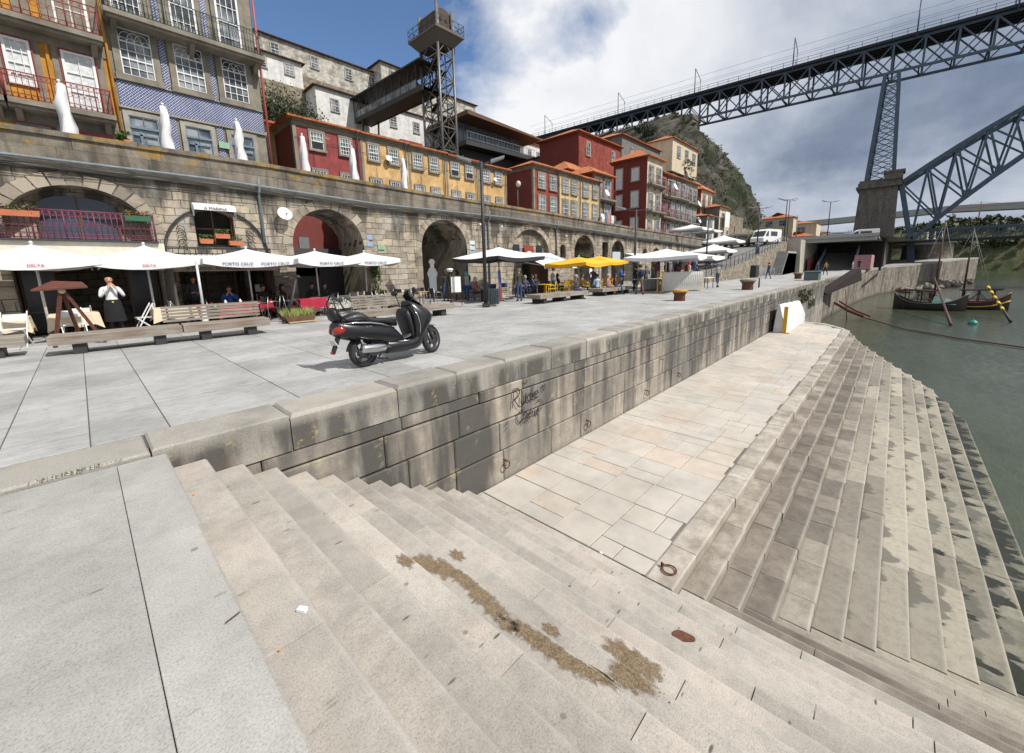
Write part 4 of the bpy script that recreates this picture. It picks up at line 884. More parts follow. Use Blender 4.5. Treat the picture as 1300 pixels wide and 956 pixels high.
# --- rows of small houses
def rowhouse(x0,x1,Y,dep,z1,wall,side,label,ups,downs,zu,zl,ph=(1,1),left=False,right=False,ridge=.5,nz=4,lowpane='wglass'):
    z0=street(x0); r=empty('row_house',((x0+x1)/2,Y,z0),0,label,'house','row houses on the upper street')
    shell(r,x0,x1,Y,Y+dep,z0,z1,wall,side)
    m=MB(); m.box(x0-.005,x1+.002,Y-.03,Y+.05,z1-.26,z1); m.box(x0-.02,x1,Y-.12,Y+.05,z1-.06,z1+.08); m.box(x0-(.03 if left else -.002),x0+.14,Y-.035,Y+.05,z0,z1-.26)
    if left: m.box(x0-.035,x0,Y,Y+.16,z0,z1); m.box(x0-.03,x0,Y+.16,Y+dep,z1-.22,z1+.06)
    if right: m.box(x1-.12,x1+.01,Y-.034,Y+.05,z0,z1-.26)
    ch(m,'stone_dressing',M['stone'],r)
    for a,b in ups: 
        w=win(r,a,b,zu[0],zu[1],Y-.03,'stone',nx=4,nz=nz,sw=.10)
        m=MB(); m.box(b+.0,b+.02,Y-.065,Y-.03,zu[0],zu[1]); m.build('inner_trim',M['redwood'],w)
    for a,b in downs: win(r,a,b,zl[0],zl[1],Y-.03,'stone',nx=4,nz=4,sw=.10)
    m=MB(); m.tube([(x1-.22,Y-.12,z0),(x1-.22,Y-.12,z1-.1),(x1-.22,Y-.3,z1+.02)],.035,6); ch(m,'downpipe',M['pipe'],r)
    m=MB(); zc=z1-.95+U(-.1,.1); m.tube([(x0+.02+(x1-x0-.04)*i/8,Y-.07,zc-.06*math.sin(math.pi*i/8)+U(-.01,.01)) for i in range(9)],.012,4); m.tube([(x0+.9,Y-.06,z0),(x0+.9,Y-.06,zc)],.010,4); ch(m,'cable',M['iron'],r)
    hip_roof(r,x0,x1,Y,Y+dep,z1+.08,ridge,ov=.32,left=left,right=right); return r
zu=(8.14,9.0); zl=(5.9,7.1)
rowhouse(8.55,12.12,23,3.2,9.42,M['redw'],M['redside'],'faded red two-storey house with dark red side wall, white parasols folded in front',[(9.36,10.02),(10.92,11.53)],[(9.36,10.02),(10.85,11.5)],zu,zl,left=True)
rowhouse(12.12,15.24,23,3.2,9.40,M['yelw'],None,'yellow house adjoining the faded red one, satellite dish on its wall',[(12.58,13.2),(13.88,14.5)],[(12.6,13.25),(13.9,14.5)],zu,zl)
rowhouse(15.24,18.2,23,3.2,9.36,M['yelw'],None,'second yellow house of the long row, both upper sashes closed',[(15.58,16.25),(16.85,17.5)],[(15.65,16.3),(16.9,17.5)],zu,zl)
rowhouse(18.2,21.1,23,3.2,9.30,M['yelw'],None,'third yellow house of the long row, both upper sashes half open',[(18.6,19.28),(19.92,20.6)],[(18.65,19.3),(19.95,20.6)],zu,zl)
rowhouse(21.1,24.1,23,3.2,9.22,M['yelw'],None,'yellow house at the right end of the long row, behind the tall lamp post',[(21.5,22.2),(22.85,23.5)],[(21.6,22.2),(22.9,23.5)],zu,zl,right=True)
# dark open lower halves of the windows
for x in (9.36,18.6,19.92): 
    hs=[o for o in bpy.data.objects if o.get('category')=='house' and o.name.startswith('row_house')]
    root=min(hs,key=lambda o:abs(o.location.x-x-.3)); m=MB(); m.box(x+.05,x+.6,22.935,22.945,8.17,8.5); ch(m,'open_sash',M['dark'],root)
zu=(8.22,9.35); zl=(6.2,7.6)
rowhouse(26.2,29.6,22,3.,9.85,M['brickred'],M['redside'],'bright red two-storey house with dark side wall behind the round wall lamp',[(26.8,27.65),(28.3,29.15)],[(26.8,27.65),(28.3,29.15)],zu,zl,left=True,ridge=.75,nz=5)
rowhouse(29.6,32.85,22,3.,9.83,M['yel2'],None,'pale yellow house right of the bright red one, small red sticker in an upper window',[(30.1,30.95),(31.45,32.25)],[(30.1,30.95),(31.45,32.25)],zu,zl,ridge=.75,nz=5)
rowhouse(32.85,36.3,22,3.,9.78,M['yel2'],None,'pale yellow house at the right end of the short row',[(33.3,34.15),(34.95,35.75)],[(33.3,34.15),(34.95,35.75)],zu,zl,right=True,ridge=.75,nz=5)
for (x,y,z,r_,lb) in ((13.75,22.75,8.35,.2,'small white dish on the yellow wall of the long row, second house'),(22.6,22.7,8.35,.17,'small white dish on the yellow wall at the end of the long row'),(37.0,21.6,8.9,.35,'white dish on the laundry balcony beside the pale yellow row'),(36.2,21.6,6.6,.3,'lower white dish beside the pale yellow row'),(52.3,21,11.3,.45,'white dish high between tall riverside houses'),(60.8,21,10.1,.45,'white dish on the grey riverside house'),(61.2,21,7.9,.45,'lower white dish on the grey riverside house')):
    dish('satellite_dish',(x,y,z),r_,0,lb)
# wall lamp globe on the corner
r=empty('wall_lamp',(24.5,22.2,8.1),0,'round globe wall lamp at the corner of the yellow row','lamp'); m=MB(); m.ball((0,-.1,.1),.2,12,8,(1,1,1.2)); m.build('globe',plain((.55,.52,.42),.3),r); m=MB(); m.tube([(.1,.6,-.6),(.02,.1,-.3),(0,-.1,-.15)],.03,5); m.tube([(0,0,-3.2),(0,0,-.2)],.05,6); m.build('bracket',M['greenirn'],r)
# --- tall old houses further along
def tall(x0,x1,Y,dep,z1,wall,side,label,floors,cols,rail='redirn',balc=True,shut=None,roofh=1.3,left=True,nbay=None,name='tall_house',sidewin=(),z0=None,pane='wglass',sur='stone2'):
    z0=street(min(x0,60)) if z0 is None else z0; r=empty(name,((x0+x1)/2,Y,z0),0,label,'house'); shell(r,x0,x1,Y,Y+dep,z0,z1,wall,side)
    for k,z in enumerate(floors):
        for i in range(cols):
            c=x0+(x1-x0)*(i+.5)/cols; w_=min(.55,(x1-x0)/cols*.36); win(r,c-w_,c+w_,z,z+1.9,Y-.03,sur,nx=2,nz=3,sw=.12,pane=pane,fr='whitewood' if shut is None else shut)
        if balc and k>=0: balcony(r,x0+.1,x1-.1,Y,z-.1,.6,.9,rail,n=int((x1-x0)/.28),scroll=False)
    for (a,b,c,d) in sidewin: win(r,a,b,c,d,x0-.03,'stone2',nx=2,nz=3,sw=.1,axis='x',pane='curtain')
    hip_roof(r,x0,x1,Y,Y+dep,z1,roofh,ov=.45,left=left); return r
tall(36.6,40.3,23.,4,11.0,M['greyw'],M['redside'],'small dark house with laundry on its red balcony right of the yellow row',[8.7,6.2],2)
tall(46.5,50.6,22,4.3,14.1,M['creamw'],M['redside'],'tall house with windowed dark red side wall and white balcony doors facing the river',[5.3,8.2,11.2],2,'redirn',roofh=1.5,sidewin=[(23.0,23.9,11.6,13.),(25.1,25.9,10.9,13.2),(23.0,23.9,8.6,10.4),(25.1,25.9,8.5,10.2),(23.0,23.9,5.6,7.4),(25.1,25.9,5.6,7.2)])
tall(50.75,54.4,22.3,4,13.0,M['brickred'],M['brickred'],'narrow tall house with red panelled balconies between cream and grey houses',[5.2,7.9,10.5],2,'redirn',shut='redwood',left=False)
tall(54.5,59.9,22.6,5,13.2,M['greyw'],M['greyw'],'wide grey stone house with two long dark red balconies',[5.2,7.9,10.7],3,'redirn',left=False)
tall(60.0,65.6,23,5,13.4,M['stone2'],M['stone2'],'grey house with white shutters and dark railings right of the wide grey one',[5.2,7.9,10.7],3,'greenirn',left=False)
tall(66.2,69.6,21.6,5,9.0,M['whitew'],M['greyw'],'small black and white house at the foot of the narrow stone houses',[5.2,7.2],1,'greenirn',balc=False,roofh=.8)
tall(70.2,75.5,24,4,13.6,M['creamw'],M['brickred'],'gabled house with an orange roof and veranda under the cliff',[8.5,11.0],2,'redirn',roofh=1.8)
tall(71.5,75.5,21.5,2.3,10.8,M['creamw'],M['greyw'],'narrow stone house with a white sheet hung on its front under the cliff',[5.2,7.9],1,'greenirn',balc=False,roofh=.6)
tall(76.2,80.5,22.5,4,8.6,M['creamw'],M['creamw'],'low cream house with a balcony at the end of the riverside row',[5.6],2,'greenirn',roofh=.9)
m=MB(); m.box(72.2,74.6,20.8,20.85,7.6,10); m.build('white_sheet',M['white'],label='white sheet hanging from the narrow stone house under the cliff',cat='sheet')
# second rank of houses on the slope
def block(x0,x1,y0,y1,z0,z1,wall,side,label,rh=1.2,wins=(),zw=(0,0),name='hill_house',swins=(),left=True,right=True,ww=.4,flat=False,nx=2,nz=3):
    r=empty(name,((x0+x1)/2,y0,z0),0,label,'house'); shell(r,x0,x1,y0,y1,z0,z1,wall,side)
    for a in wins: 
        for z in (zw if isinstance(zw[0],(tuple,list)) else (zw,)): win(r,a-ww,a+ww,z[0],z[1],y0-.03,'stone2',nx=nx,nz=nz,sw=.1)
    for (a,b,c,d) in swins: win(r,a,b,c,d,x0-.03,'stone2',nx=2,nz=2,sw=.1,axis='x')
    if not flat: hip_roof(r,x0,x1,y0,y1,z1,rh,ov=.4,left=left,right=right)
    return r
block(43,53,29,35,6,17.6,M['brickred'],M['redside'],'big windowless dark red house rising behind the riverside houses',1.5,[45,51],(15.2,16.7))
block(38.6,44,27.5,31,6,12.4,M['brickred'],M['redside'],'low dark red house with a broad clay roof behind the laundry balcony',1.4)
block(57,70,31,38,8,20.6,M['greyw'],M['greyw'],'dark slate-clad house with white upper front behind the riverside houses',1.6,[60,64,68],(17.5,19.3))
block(63,79,39,47,10,22.6,M['whitew'],M['greyw'],'long white house with grey gable under the bridge deck',1.3,[66,70,74],(20,21.5),name='terrace_house')
block(80,93,33,38,19.5,25.3,M['creamw'],M['creamw'],'cream house with an orange roof perched on the cliff',1.3,[83,87,91],(22.2,24.2),ww=.8)
block(47,60,37,44,10,17.2,M['whitew'],M['greyw'],'grey blue sided house with a long sloping roof in front of the white building',1.,[50,54],(14.5,15.8))
block(66,86,58,66,15,27.4,M['whitew'],M['whitew'],'long bright white building with small windows below the bridge deck',1.6,[68,70.7,73.4,76,79,82,85],((21.0,22.2),(24.2,26.0)),ww=.45,name='white_building')
# convent-like white blocks on the hill
def hillblock(x0,x1,y0,y1,z0,zs,z1,wall,label,wins,zw,rh=.9,base='rub',tilt=0,ww=.45):
    r=empty('hillside_building',((x0+x1)/2,y0,z0),0,label,'building'); shell(r,x0,x1,y0,y1,zs,z1,wall,wall)
    if zs>z0: m=MB(); m.box(x0-.05,x1+.05,y0-.08,y1,z0,zs); ch(m,'retaining_wall',M['rub'],r)
    for a in wins: win(r,a-ww,a+ww,zw[0],zw[1],y0-.03,'stone2',nx=2,nz=4,sw=.08)
    hip_roof(r,x0,x1,y0,y1,z1,rh,ov=.35,inset=2.5).data.materials[0]=M['oldtiles']; return r
def rubble():
    t=NT('rubble masonry'); s=t.sep(t.tc.outputs['Object']); v=t.vor(3.2,t.co((1,1,1.7)),'F1','Color'); e=t.vor(3.2,t.co((1,1,1.7)),'DISTANCE_TO_EDGE'); vv=t.sep(v)[0]
    c=t.ramp(vv,[(0.,(.15,.125,.09)),(.5,(.25,.21,.155)),(1.,(.34,.29,.22))]); c=t.mix(t.ramp(e,[(.0,.7),(.08,0.)]),c,(.09,.08,.06)); c=t.mix(1.,c,t.ramp(t.noise(.6,6,.65),[(.3,.6),(.6,1.1)]),'MULTIPLY'); t.col(c).P(Roughness=.95); return t.mat
M['rub']=rubble()
hillblock(13.1,33.2,56,63,20,25.9,29.2,M['dirtyw'],'long mould-streaked white building, topmost on the left hillside',[16,19.8,24.3,28.7,32],(27.2,28.5))
hillblock(32.4,35.8,54,60,20,24,30.0,M['dirtyw'],'grey weathered stair tower with small windows between white hillside buildings',[34.2],(27.8,29.2),ww=.4)
hillblock(36.1,50,54.5,62,18,22,29.0,M['dirtyw'],'white hillside building with a brown roof right of the weathered stair tower',[37.5,40.5,44.5,48],(26.6,27.9))
hillblock(10.6,21.2,52.4,55,15,22.9,25.6,M['whitew'],'low white building below the long mouldy one on the left hillside',[13.4,17,19.8],(24.0,25.1),.7)
hillblock(21.3,46.5,49.6,52.5,11,18.9,22.6,M['whitew'],'long low white building on a rubble wall behind the lift bridge',[23.4,27,31,34.5,37.8,40.8,44],(20.3,21.6),.7)
# restaurant pavilion with a cantilevered roof
r=empty('glass_pavilion',(44,44,12),0,'modern dark pavilion with a cantilevered timber roof and glass front right of the lift','building')
m=MB(); m.prismy([(36.3,17.55),(48.6,17.75),(50,18.1),(50,18.35),(36.3,18.1)],41.5,50); ch(m,'floor_deck',M['iron'],r)
m=MB(); m.prismy([(36.3,21.0),(51.2,20.75),(51.5,20.95),(36.3,21.5)],41,50); ch(m,'roof',M['woodbr'],r)
m=MB(); m.box(36.5,48.6,43.5,43.55,18.3,20.8); m.box(48.6,48.65,43.5,50,18.3,20.7); ch(m,'glazing',plain((.10,.13,.15),.1,var=.4,scale=1),r)
m=MB()
for i in range(13): m.box(36.6+i,36.65+i,43.42,43.5,18.3,20.8)
m.bar((36.5,41.6,19.2),(50,41.6,19.3),.05); m.bar((36.5,41.6,18.4),(50,41.6,18.45),.05)
for i in range(24): m.bar((36.6+i*.57,41.6,18.3),(36.6+i*.57,41.6,19.25),.025)
ch(m,'mullions',M['pipe'],r); m=MB(); m.prismy([(40,12),(46,12),(48.3,17.5),(37,17.5)],43,49); ch(m,'base',M['iron'],r)
# closed white parasols on the upper street
def furled(x,y,z,h,lean,label):
    r=empty('closed_parasol',(x,y,z),U(0,6),label,'parasol','furled parasols on the upper street'); m=MB(); n=12; rings=[]
    for k in range(9):
        t_=k/8; rr=.09+.13*(1-t_)**.7*(1 if k<8 else .2)+.02*math.sin(k*2.3); rings.append([Vector((rr*(.72+.5*(i%2)+.12*math.sin(i*2.7+k))*math.cos(2*math.pi*i/n+.33*k)+lean*t_*.3+.03*math.sin(k*1.7+x),rr*(.72+.5*(i%2)+.12*math.sin(i*1.9+k))*math.sin(2*math.pi*i/n+.33*k),.35+t_*(h-.4))) for i in range(n)])
    m.smooth=True; m.loft(rings); m.build('canopy',M['canvas'],r); m=MB(); m.tube([(0,0,0),(lean*.3,0,h)],.025,6); m.ball((lean*.3,0,h+.03),.05,6,4); m.build('pole',M['white'],r)
for (px,py0,py1,Y,lb) in ((75,168,104,20.0,'furled white parasol before the yellow house, leftmost of the closed ones'),(204,190,133,20.0,'furled white parasol before the first door of the tiled house'),(300,206,153,20.0,'furled white parasol before the third door of the tiled house'),(384,222,172,20.5,'furled white parasol before the left edge of the faded red house'),(447,230,187,20.5,'furled white parasol before the right edge of the faded red house'),(511,238,200,20.5,'furled white parasol before the yellow house with the dish')):
    p=aty(px,py1,Y); zb=street(p.x); furled(p.x,Y,zb,p.z-zb,U(-.3,.3),lb)
# red flowering pot at the yellow house
r=empty('flower_pot',(1.75,18.62,5.9),0,'pot of red flowers standing on the parapet before the yellow house','flower pot'); m=MB(); m.lathe([(.1,0),(.14,.16)],n=12); m.build('pot',M['terra'],r); m=MB(); leaves(m,(0,0,.28),.3,.16,.12,400,.05,6); m.build('plants',M['leaf'],r)
for i,(c,w_,l) in enumerate((((.6,.6,.62),.5,'white'),((.1,.14,.3),.45,'blue'),((.55,.2,.2),.4,'red'),((.62,.6,.5),.6,'cream'),((.08,.08,.09),.4,'black'))):
    x=37.2+i*.62; m=MB(); m.loft([[(x,22.3,7.0),(x+.01,22.27,6.6),(x-.01,22.3,6.1-.1*i%3*.1)],[(x+w_*.5,22.33,6.99),(x+w_*.5,22.24,6.6),(x+w_*.52,22.3,6.05)],[(x+w_,22.3,7.0),(x+w_,22.27,6.6),(x+w_*.98,22.31,6.12)]],closed=False); m.build('laundry',plain(c,.9),label=l+' piece of laundry drying on the balcony of the small dark house',cat='laundry',group='laundry on the balcony')
# ---------------------------------------------------------------- hillside, cliff, lift, bridges, far bank
from mathutils import noise as mn
def hillmat():
    t=NT('scrubby hillside'); n=t.noise(.35,7,.65); c=t.ramp(n,[(.3,(.025,.038,.014)),(.5,(.06,.075,.028)),(.62,(.11,.10,.05)),(.75,(.15,.125,.09))]); c=t.mix(1.,c,t.ramp(t.noise(3,5,.7),[(.3,.6),(.6,1.1)]),'MULTIPLY'); t.col(c).P(Roughness=1.); t.bump(t.noise(1.5,6,.7),.4,.8); return t.mat
def cliffmat():
    t=NT('granite cliff'); g=t.pos(); n=t.noise(1.,7,.65,t.co((.35,.35,.10),src=g)); c=t.ramp(n,[(.3,(.03,.026,.022)),(.5,(.09,.08,.066)),(.65,(.155,.137,.115)),(.8,(.07,.06,.05))])
    v=t.noise(.22,7,.7,t.co((1,1,.8),src=g)); c=t.mix(t.ramp(v,[(.47,0.),(.56,.85)]),c,(.026,.040,.014)); c=t.mix(t.ramp(t.noise(.13,5,.6,t.co((1,1,1),(9,9,2),src=g)),[(.62,0.),(.72,.45)]),c,(.10,.06,.04))
    c=t.mix(1.,c,t.ramp(t.noise(2.,6,.7,src(t,g)),[(.3,.55),(.6,1.15)]),'MULTIPLY'); t.col(c).P(Roughness=1.); t.bump(t.noise(1.2,8,.7,t.co((1,1,.4),src=g)),.7,.9); return t.mat
def src(t,g): return t.co((1,1,.6),src=g)
M['hill']=hillmat(); M['cliff']=cliffmat()
def fbm(p,s,o=4): return mn.fractal(Vector(p)*s,1.,2.,o)
# terrain behind the houses
def terrain():
    m=MB(); m.smooth=True; nx,ny=70,34; xs=[-60+ (190)*i/(nx-1) for i in range(nx)]; ysn=[27+ (120)*(j/(ny-1))**1.4 for j in range(ny)]
    rows=[]
    for y in ysn:
        row=[]
        for x in xs:
            h=lerp([(27,4.5),(34,7),(41,10),(49,11.5),(53,16),(57,20),(70,24),(150,30)],y)
            k=max(0,min(1,(x-88)/24)); h2=lerp([(27,4.5),(31,10),(38,15),(46,20),(60,24),(85,30),(105,38),(150,42)],y); h=h*(1-k)+h2*k
            row.append(Vector((x,y,h+.5*fbm((x,y,0),.15))))
        rows.append(row)
    m.loft(rows,closed=False); return m.build('hillside',M['hill'],kind='structure',label='scrub-covered hillside rising behind the houses')
terrain()
def cliff():
    base=[(62,32),(74,29),(84,27),(94,25),(104,23.5),(112,23),(118,24.5),(121,29),(123,38),(125,55),(127,75)]; top=[(62,38,9),(74,35.5,16),(84,34,20.5),(92,36,24),(100,40,30),(106,42,35.5),(111,44,38.5),(114,47,41.2),(117,52,42),(118,60,42.5),(119,78,43)]
    m=MB(); m.smooth=True; N=90; K=36; rows=[]
    def P(L,t):
        f=t*(len(L)-1); i=min(int(f),len(L)-2); return Vector(L[i]).lerp(Vector(L[i+1]),f-i)
    for k in range(K+1):
        s=k/K; row=[]
        for i in range(N+1):
            b=P([(a,b_,-1.) for a,b_ in base],i/N); t_=P(top,i/N)
            prof=s**1.9; p=Vector((b.x+(t_.x-b.x)*prof,b.y+(t_.y-b.y)*prof,b.z+(t_.z-b.z)*(s**.85)))
            d=fbm((p.x*1.6,p.y*1.6,p.z*.45),.16,6)*2.6+fbm((p.x,p.y,p.z*.4),.6,3)*.6; p+=Vector((-.35,-.9,.1))*d*(0.25+.75*min(1,s*5))
            row.append(p)
        rows.append(row)
    # back over the top
    for e in (1,2,3,4): rows.append([Vector((p.x-2*e,p.y+8*e,p.z-1.8*e+fbm(p*1.3,.2)*.8)) for p in rows[K]])
    m.loft(rows,closed=False); return m.build('cliff',M['cliff'],kind='structure',label='steep granite cliff overgrown with scrub below the high bridge deck'),rows[:K+1]
cliff_o,crow=cliff()
mb=MB()
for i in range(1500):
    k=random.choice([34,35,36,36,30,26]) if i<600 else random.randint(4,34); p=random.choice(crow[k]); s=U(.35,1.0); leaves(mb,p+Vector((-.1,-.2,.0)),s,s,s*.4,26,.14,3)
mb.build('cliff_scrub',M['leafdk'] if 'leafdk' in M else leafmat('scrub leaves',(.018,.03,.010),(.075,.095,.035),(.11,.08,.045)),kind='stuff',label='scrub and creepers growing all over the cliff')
# bushy trees on the left slope
def trunkmat(): return plain((.08,.06,.045),.95,var=.4,scale=10)
M['bark']=trunkmat()
def tree(x,y,z,h,r,label,mat,n=1600,sz=.16,cat='tree',name='tree',group=None,sq=.8,clumps=18):
    t_=empty(name,(x,y,z),U(0,6),label,cat,group); m=MB(); a=Vector((0,0,0)); top=Vector((U(-.1,.1)*h,U(-.1,.1)*h,h*.62)); m.tube([a,a.lerp(top,.5)+Vector((U(-.1,.1),U(-.1,.1),0)),top],[h*.035,h*.025,h*.012],7)
    for k in range(6):
        b=a.lerp(top,U(.4,.95)); e=b+Vector((U(-1,1)*r*.7,U(-1,1)*r*.7,U(.1,.5)*h*.4)); m.tube([b,b.lerp(e,.5)+Vector((0,0,.08*h)),e],[h*.014,h*.01,h*.004],5)
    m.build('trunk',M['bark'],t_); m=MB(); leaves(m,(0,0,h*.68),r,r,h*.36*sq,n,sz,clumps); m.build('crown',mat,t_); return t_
M['leafdk']=leafmat('dark leaves',(.010,.018,.006),(.05,.075,.022)); M['leafol']=leafmat('olive leaves',(.04,.045,.018),(.13,.13,.06))
tree(10.9,31,6.5,7.2,2.2,'dense dark evergreen on the slope above the narrow yellow house',M['leafdk'],9000,.075); tree(12.2,34,7.2,6.3,1.6,'round dark evergreen beside the rubble wall below white buildings',M['leafdk'],8000,.075)
tree(10.2,36,7.5,9.5,2.0,'dark evergreen with bare twigs right beside the tiled house',M['leafol'],6000,.07)
for i,(x,y,z) in enumerate(((29.5,39,11.5),(32,39.5,12),(23,40,11.8))):
    tree(x,y,z,3.2,1.6,['small bush below the lift bridge, middle one','small bush on the terrace right behind the lift tower','small bush at the foot of the lift bridge'][i],M['leafol'],900,.12,'bush','bush')
M['rubg']=M['rub']
m=MB(); m.box(27.8,38,43,43.4,7,15.0); m.build('retaining_wall',M['rub'],label='tall rubble retaining wall on the slope behind the red and yellow row',cat='wall')
m=MB(); m.box(26,36,38.2,38.6,7,12.2); m.build('retaining_wall',M['rub'],label='lower rubble retaining wall behind the lift tower',cat='wall')
m=MB(); m.box(28.5,31.5,44.2,46.5,14.5,17.2); m.build('red_shed',M['redw'],label='small red shed below the lift bridge',cat='shed')
for i,(x,y,z,h_,r_) in enumerate(((96,43,25,4.5,2.2),(101,47,29,4.,2.),(106,50,33,4.2,2.2),(90,40,21,4.,2.),(110,54,36,3.6,1.8),(84,41,17,4.5,2.4))):
    tree(x,y,z,h_,r_,['round dark tree on the ridge, second from the left','dark tree on the ridge, fourth from the left','dark tree on the ridge below the bridge deck, fifth from the left','dark tree above the cream cliff house, leftmost but one','small tree at the top of the cliff beside the stone pier','dark tree behind the cream cliff house'][i],M['leafdk'],2200,.16,group='trees on the ridge')
# ---- lift tower and its bridge
M['liftsteel']=plain((.032,.029,.026),.6,.2,var=.3); M['liftlight']=plain((.15,.145,.135),.45,.5,var=.2); M['rustwood']=plain((.075,.05,.04),.8,var=.3)
lt=empty('lift_tower',(27.3,35,7),0,'tall slender steel lattice lift tower with a rounded cabin on top','tower')
ax,ay,bx,by=26.35,33.6,28.15,36.4; ztop=24.2
legs=[(ax,ay),(bx,ay),(bx,by),(ax,by)]
for i,(x,y) in enumerate(legs): 
    m=MB(); m.tube([(x,y,6),(x,y,26.3 if i==0 else 26.0)],.13,10); m.tube([(x+.25,y+.1,22.5),(x+.25,y+.1,26.2)],.07,8); ch(m,'leg',M['liftlight'],lt)
m=MB(); nseg=8; dz=(ztop-7)/nseg
for k in range(nseg+1):
    z=7+dz*k
    for (p,q) in ((0,1),(1,2),(2,3),(3,0)):
        a,b=legs[p],legs[q]; m.bar((a[0],a[1],z),(b[0],b[1],z),.10)
        if k<nseg:
            m.bar((a[0],a[1],z),(b[0],b[1],z+dz),.07); m.bar((b[0],b[1],z),(a[0],a[1],z+dz),.07)
ch(m,'bracing',M['liftlight'],lt)
m=MB()  # stair/inner shaft
for k in range(16):
    z=7.5+k*1.02; s_=1 if k%2 else -1; m.bar((27.2,35-s_*1.0,z),(27.2,35+s_*1.0,z+1.02),.5,.08)
for (x,y) in ((26.8,34.3),(27.7,34.3),(27.7,35.7),(26.8,35.7)): m.bar((x,y,7),(x,y,23.4),.08)
ch(m,'inner_stair',M['liftsteel'],lt)
m=MB(); m.prism([(25.6,32.8),(29.0,32.8),(29.0,37.3),(25.6,37.3)],23.72,23.95); m.add([(25.65,32.85,23.71),(28.95,32.85,23.71),(28.95,37.25,23.71),(25.65,37.25,23.71),(26.3,33.5,22.9),(28.2,33.5,22.9),(28.2,36.5,22.9),(26.3,36.5,22.9)],[(4,5,6,7),(0,1,5,4),(1,2,6,5),(2,3,7,6),(3,0,4,7)]); ch(m,'platform',plain((.12,.11,.095),.9),lt)
m=MB(); n=10; rr=[[Vector((26.6+i_*0,y,z)) for i_ in (0,)] for y,z in ()]
prof=[(26.3,23.95),(26.3,25.4)]+[(27.3-1.0*math.cos(a),25.4+.7*math.sin(a)) for a in [math.pi*k/8 for k in range(1,8)]]+[(28.3,25.4),(28.3,23.95)]; m.prismy(prof,33.75,36.4); ch(m,'cabin',M['rustwood'],lt)
m=MB(); m.box(26.8,27.1,33.7,33.74,25.0,25.25); m.box(27.4,27.7,33.7,33.74,25.0,25.25); ch(m,'cabin_vents',M['dark'],lt)
m=MB(); c=[(25.62,32.82),(28.98,32.82),(28.98,37.28),(25.62,37.28)]
for p,q in ((0,1),(1,2),(2,3),(3,0)):
    a=Vector((*c[p],23.95)); b=Vector((*c[q],23.95)); 
    for h in (.45,.9): m.bar(a+Vector((0,0,h)),b+Vector((0,0,h)),.03)
    n_=5
    for i in range(n_): 
        u=a.lerp(b,i/n_); v_=a.lerp(b,(i+1)/n_); m.bar(u,u+Vector((0,0,.9)),.035); m.bar(u,v_+Vector((0,0,.9)),.018); m.bar(v_,u+Vector((0,0,.9)),.018)
ch(m,'guard_rail',M['liftsteel'],lt)
lb=empty('lift_bridge',(27,40,20),0,'covered dark steel footbridge running from the lift tower to the hillside','bridge')
y0,y1=36.3,49.3; zf=lambda y:19.25+ (y-33.4)*.03; zr=lambda y:zf(y)+2.35
m=MB(); 
for xa in (25.6,27.6): m.bar((xa,y0-1,zf(y0)),(xa,y1,zf(y1)),.12,.5)
m.add([(25.6,y0-1,zf(y0)-.2),(27.6,y0-1,zf(y0)-.2),(27.6,y1,zf(y1)-.2),(25.6,y1,zf(y1)-.2)],[(0,1,2,3)]); m.add([(25.6,y0-1,zf(y0)+.1),(27.6,y0-1,zf(y0)+.1),(27.6,y1,zf(y1)+.1),(25.6,y1,zf(y1)+.1)],[(0,1,2,3)]); ch(m,'walkway',M['liftsteel'],lb)
m=MB(); m.add([(25.3,y0-1,zr(y0)),(27.9,y0-1,zr(y0)),(27.9,y1+.8,zr(y1)),(25.3,y1+.8,zr(y1)),(25.3,y0-1,zr(y0)+.14),(27.9,y0-1,zr(y0)+.14),(27.9,y1+.8,zr(y1)+.14),(25.3,y1+.8,zr(y1)+.14)],[(0,3,2,1),(4,5,6,7),(0,1,5,4),(1,2,6,5),(2,3,7,6),(3,0,4,7)]); ch(m,'roof',M['liftsteel'],lb)
n=9
for xa in (25.6,27.6):
    m=MB()
    for i in range(n+1):
        y=y0+(y1-y0)*i/n; m.bar((xa,y,zf(y)),(xa,y,zr(y)),.08)
        if i<n:
            y2=y0+(y1-y0)*(i+1)/n; a,b=((y,y2) if i%2 else (y2,y)); m.bar((xa,a,zf(a)),(xa,b,zr(b)),.07); m.bar((xa,y,zf(y)+1.0),(xa,y2,zf(y2)+1.0),.05)
    ch(m,'truss',M['liftsteel'],lb)
m=MB(); m.add([(25.58,y0,zf(y0)+.2),(25.58,y1,zf(y1)+.2),(25.58,y1,zf(y1)+.95),(25.58,y0,zf(y0)+.95)],[(0,1,2,3)]); ch(m,'glass_panels',plain((.14,.16,.17),.2,var=.3),lb)
m=MB(); 
for xa in (25.6,27.6): m.bar((xa,48.6,10),(xa,47.4,zf(47)),.16)
ch(m,'prop',M['liftsteel'],lb)
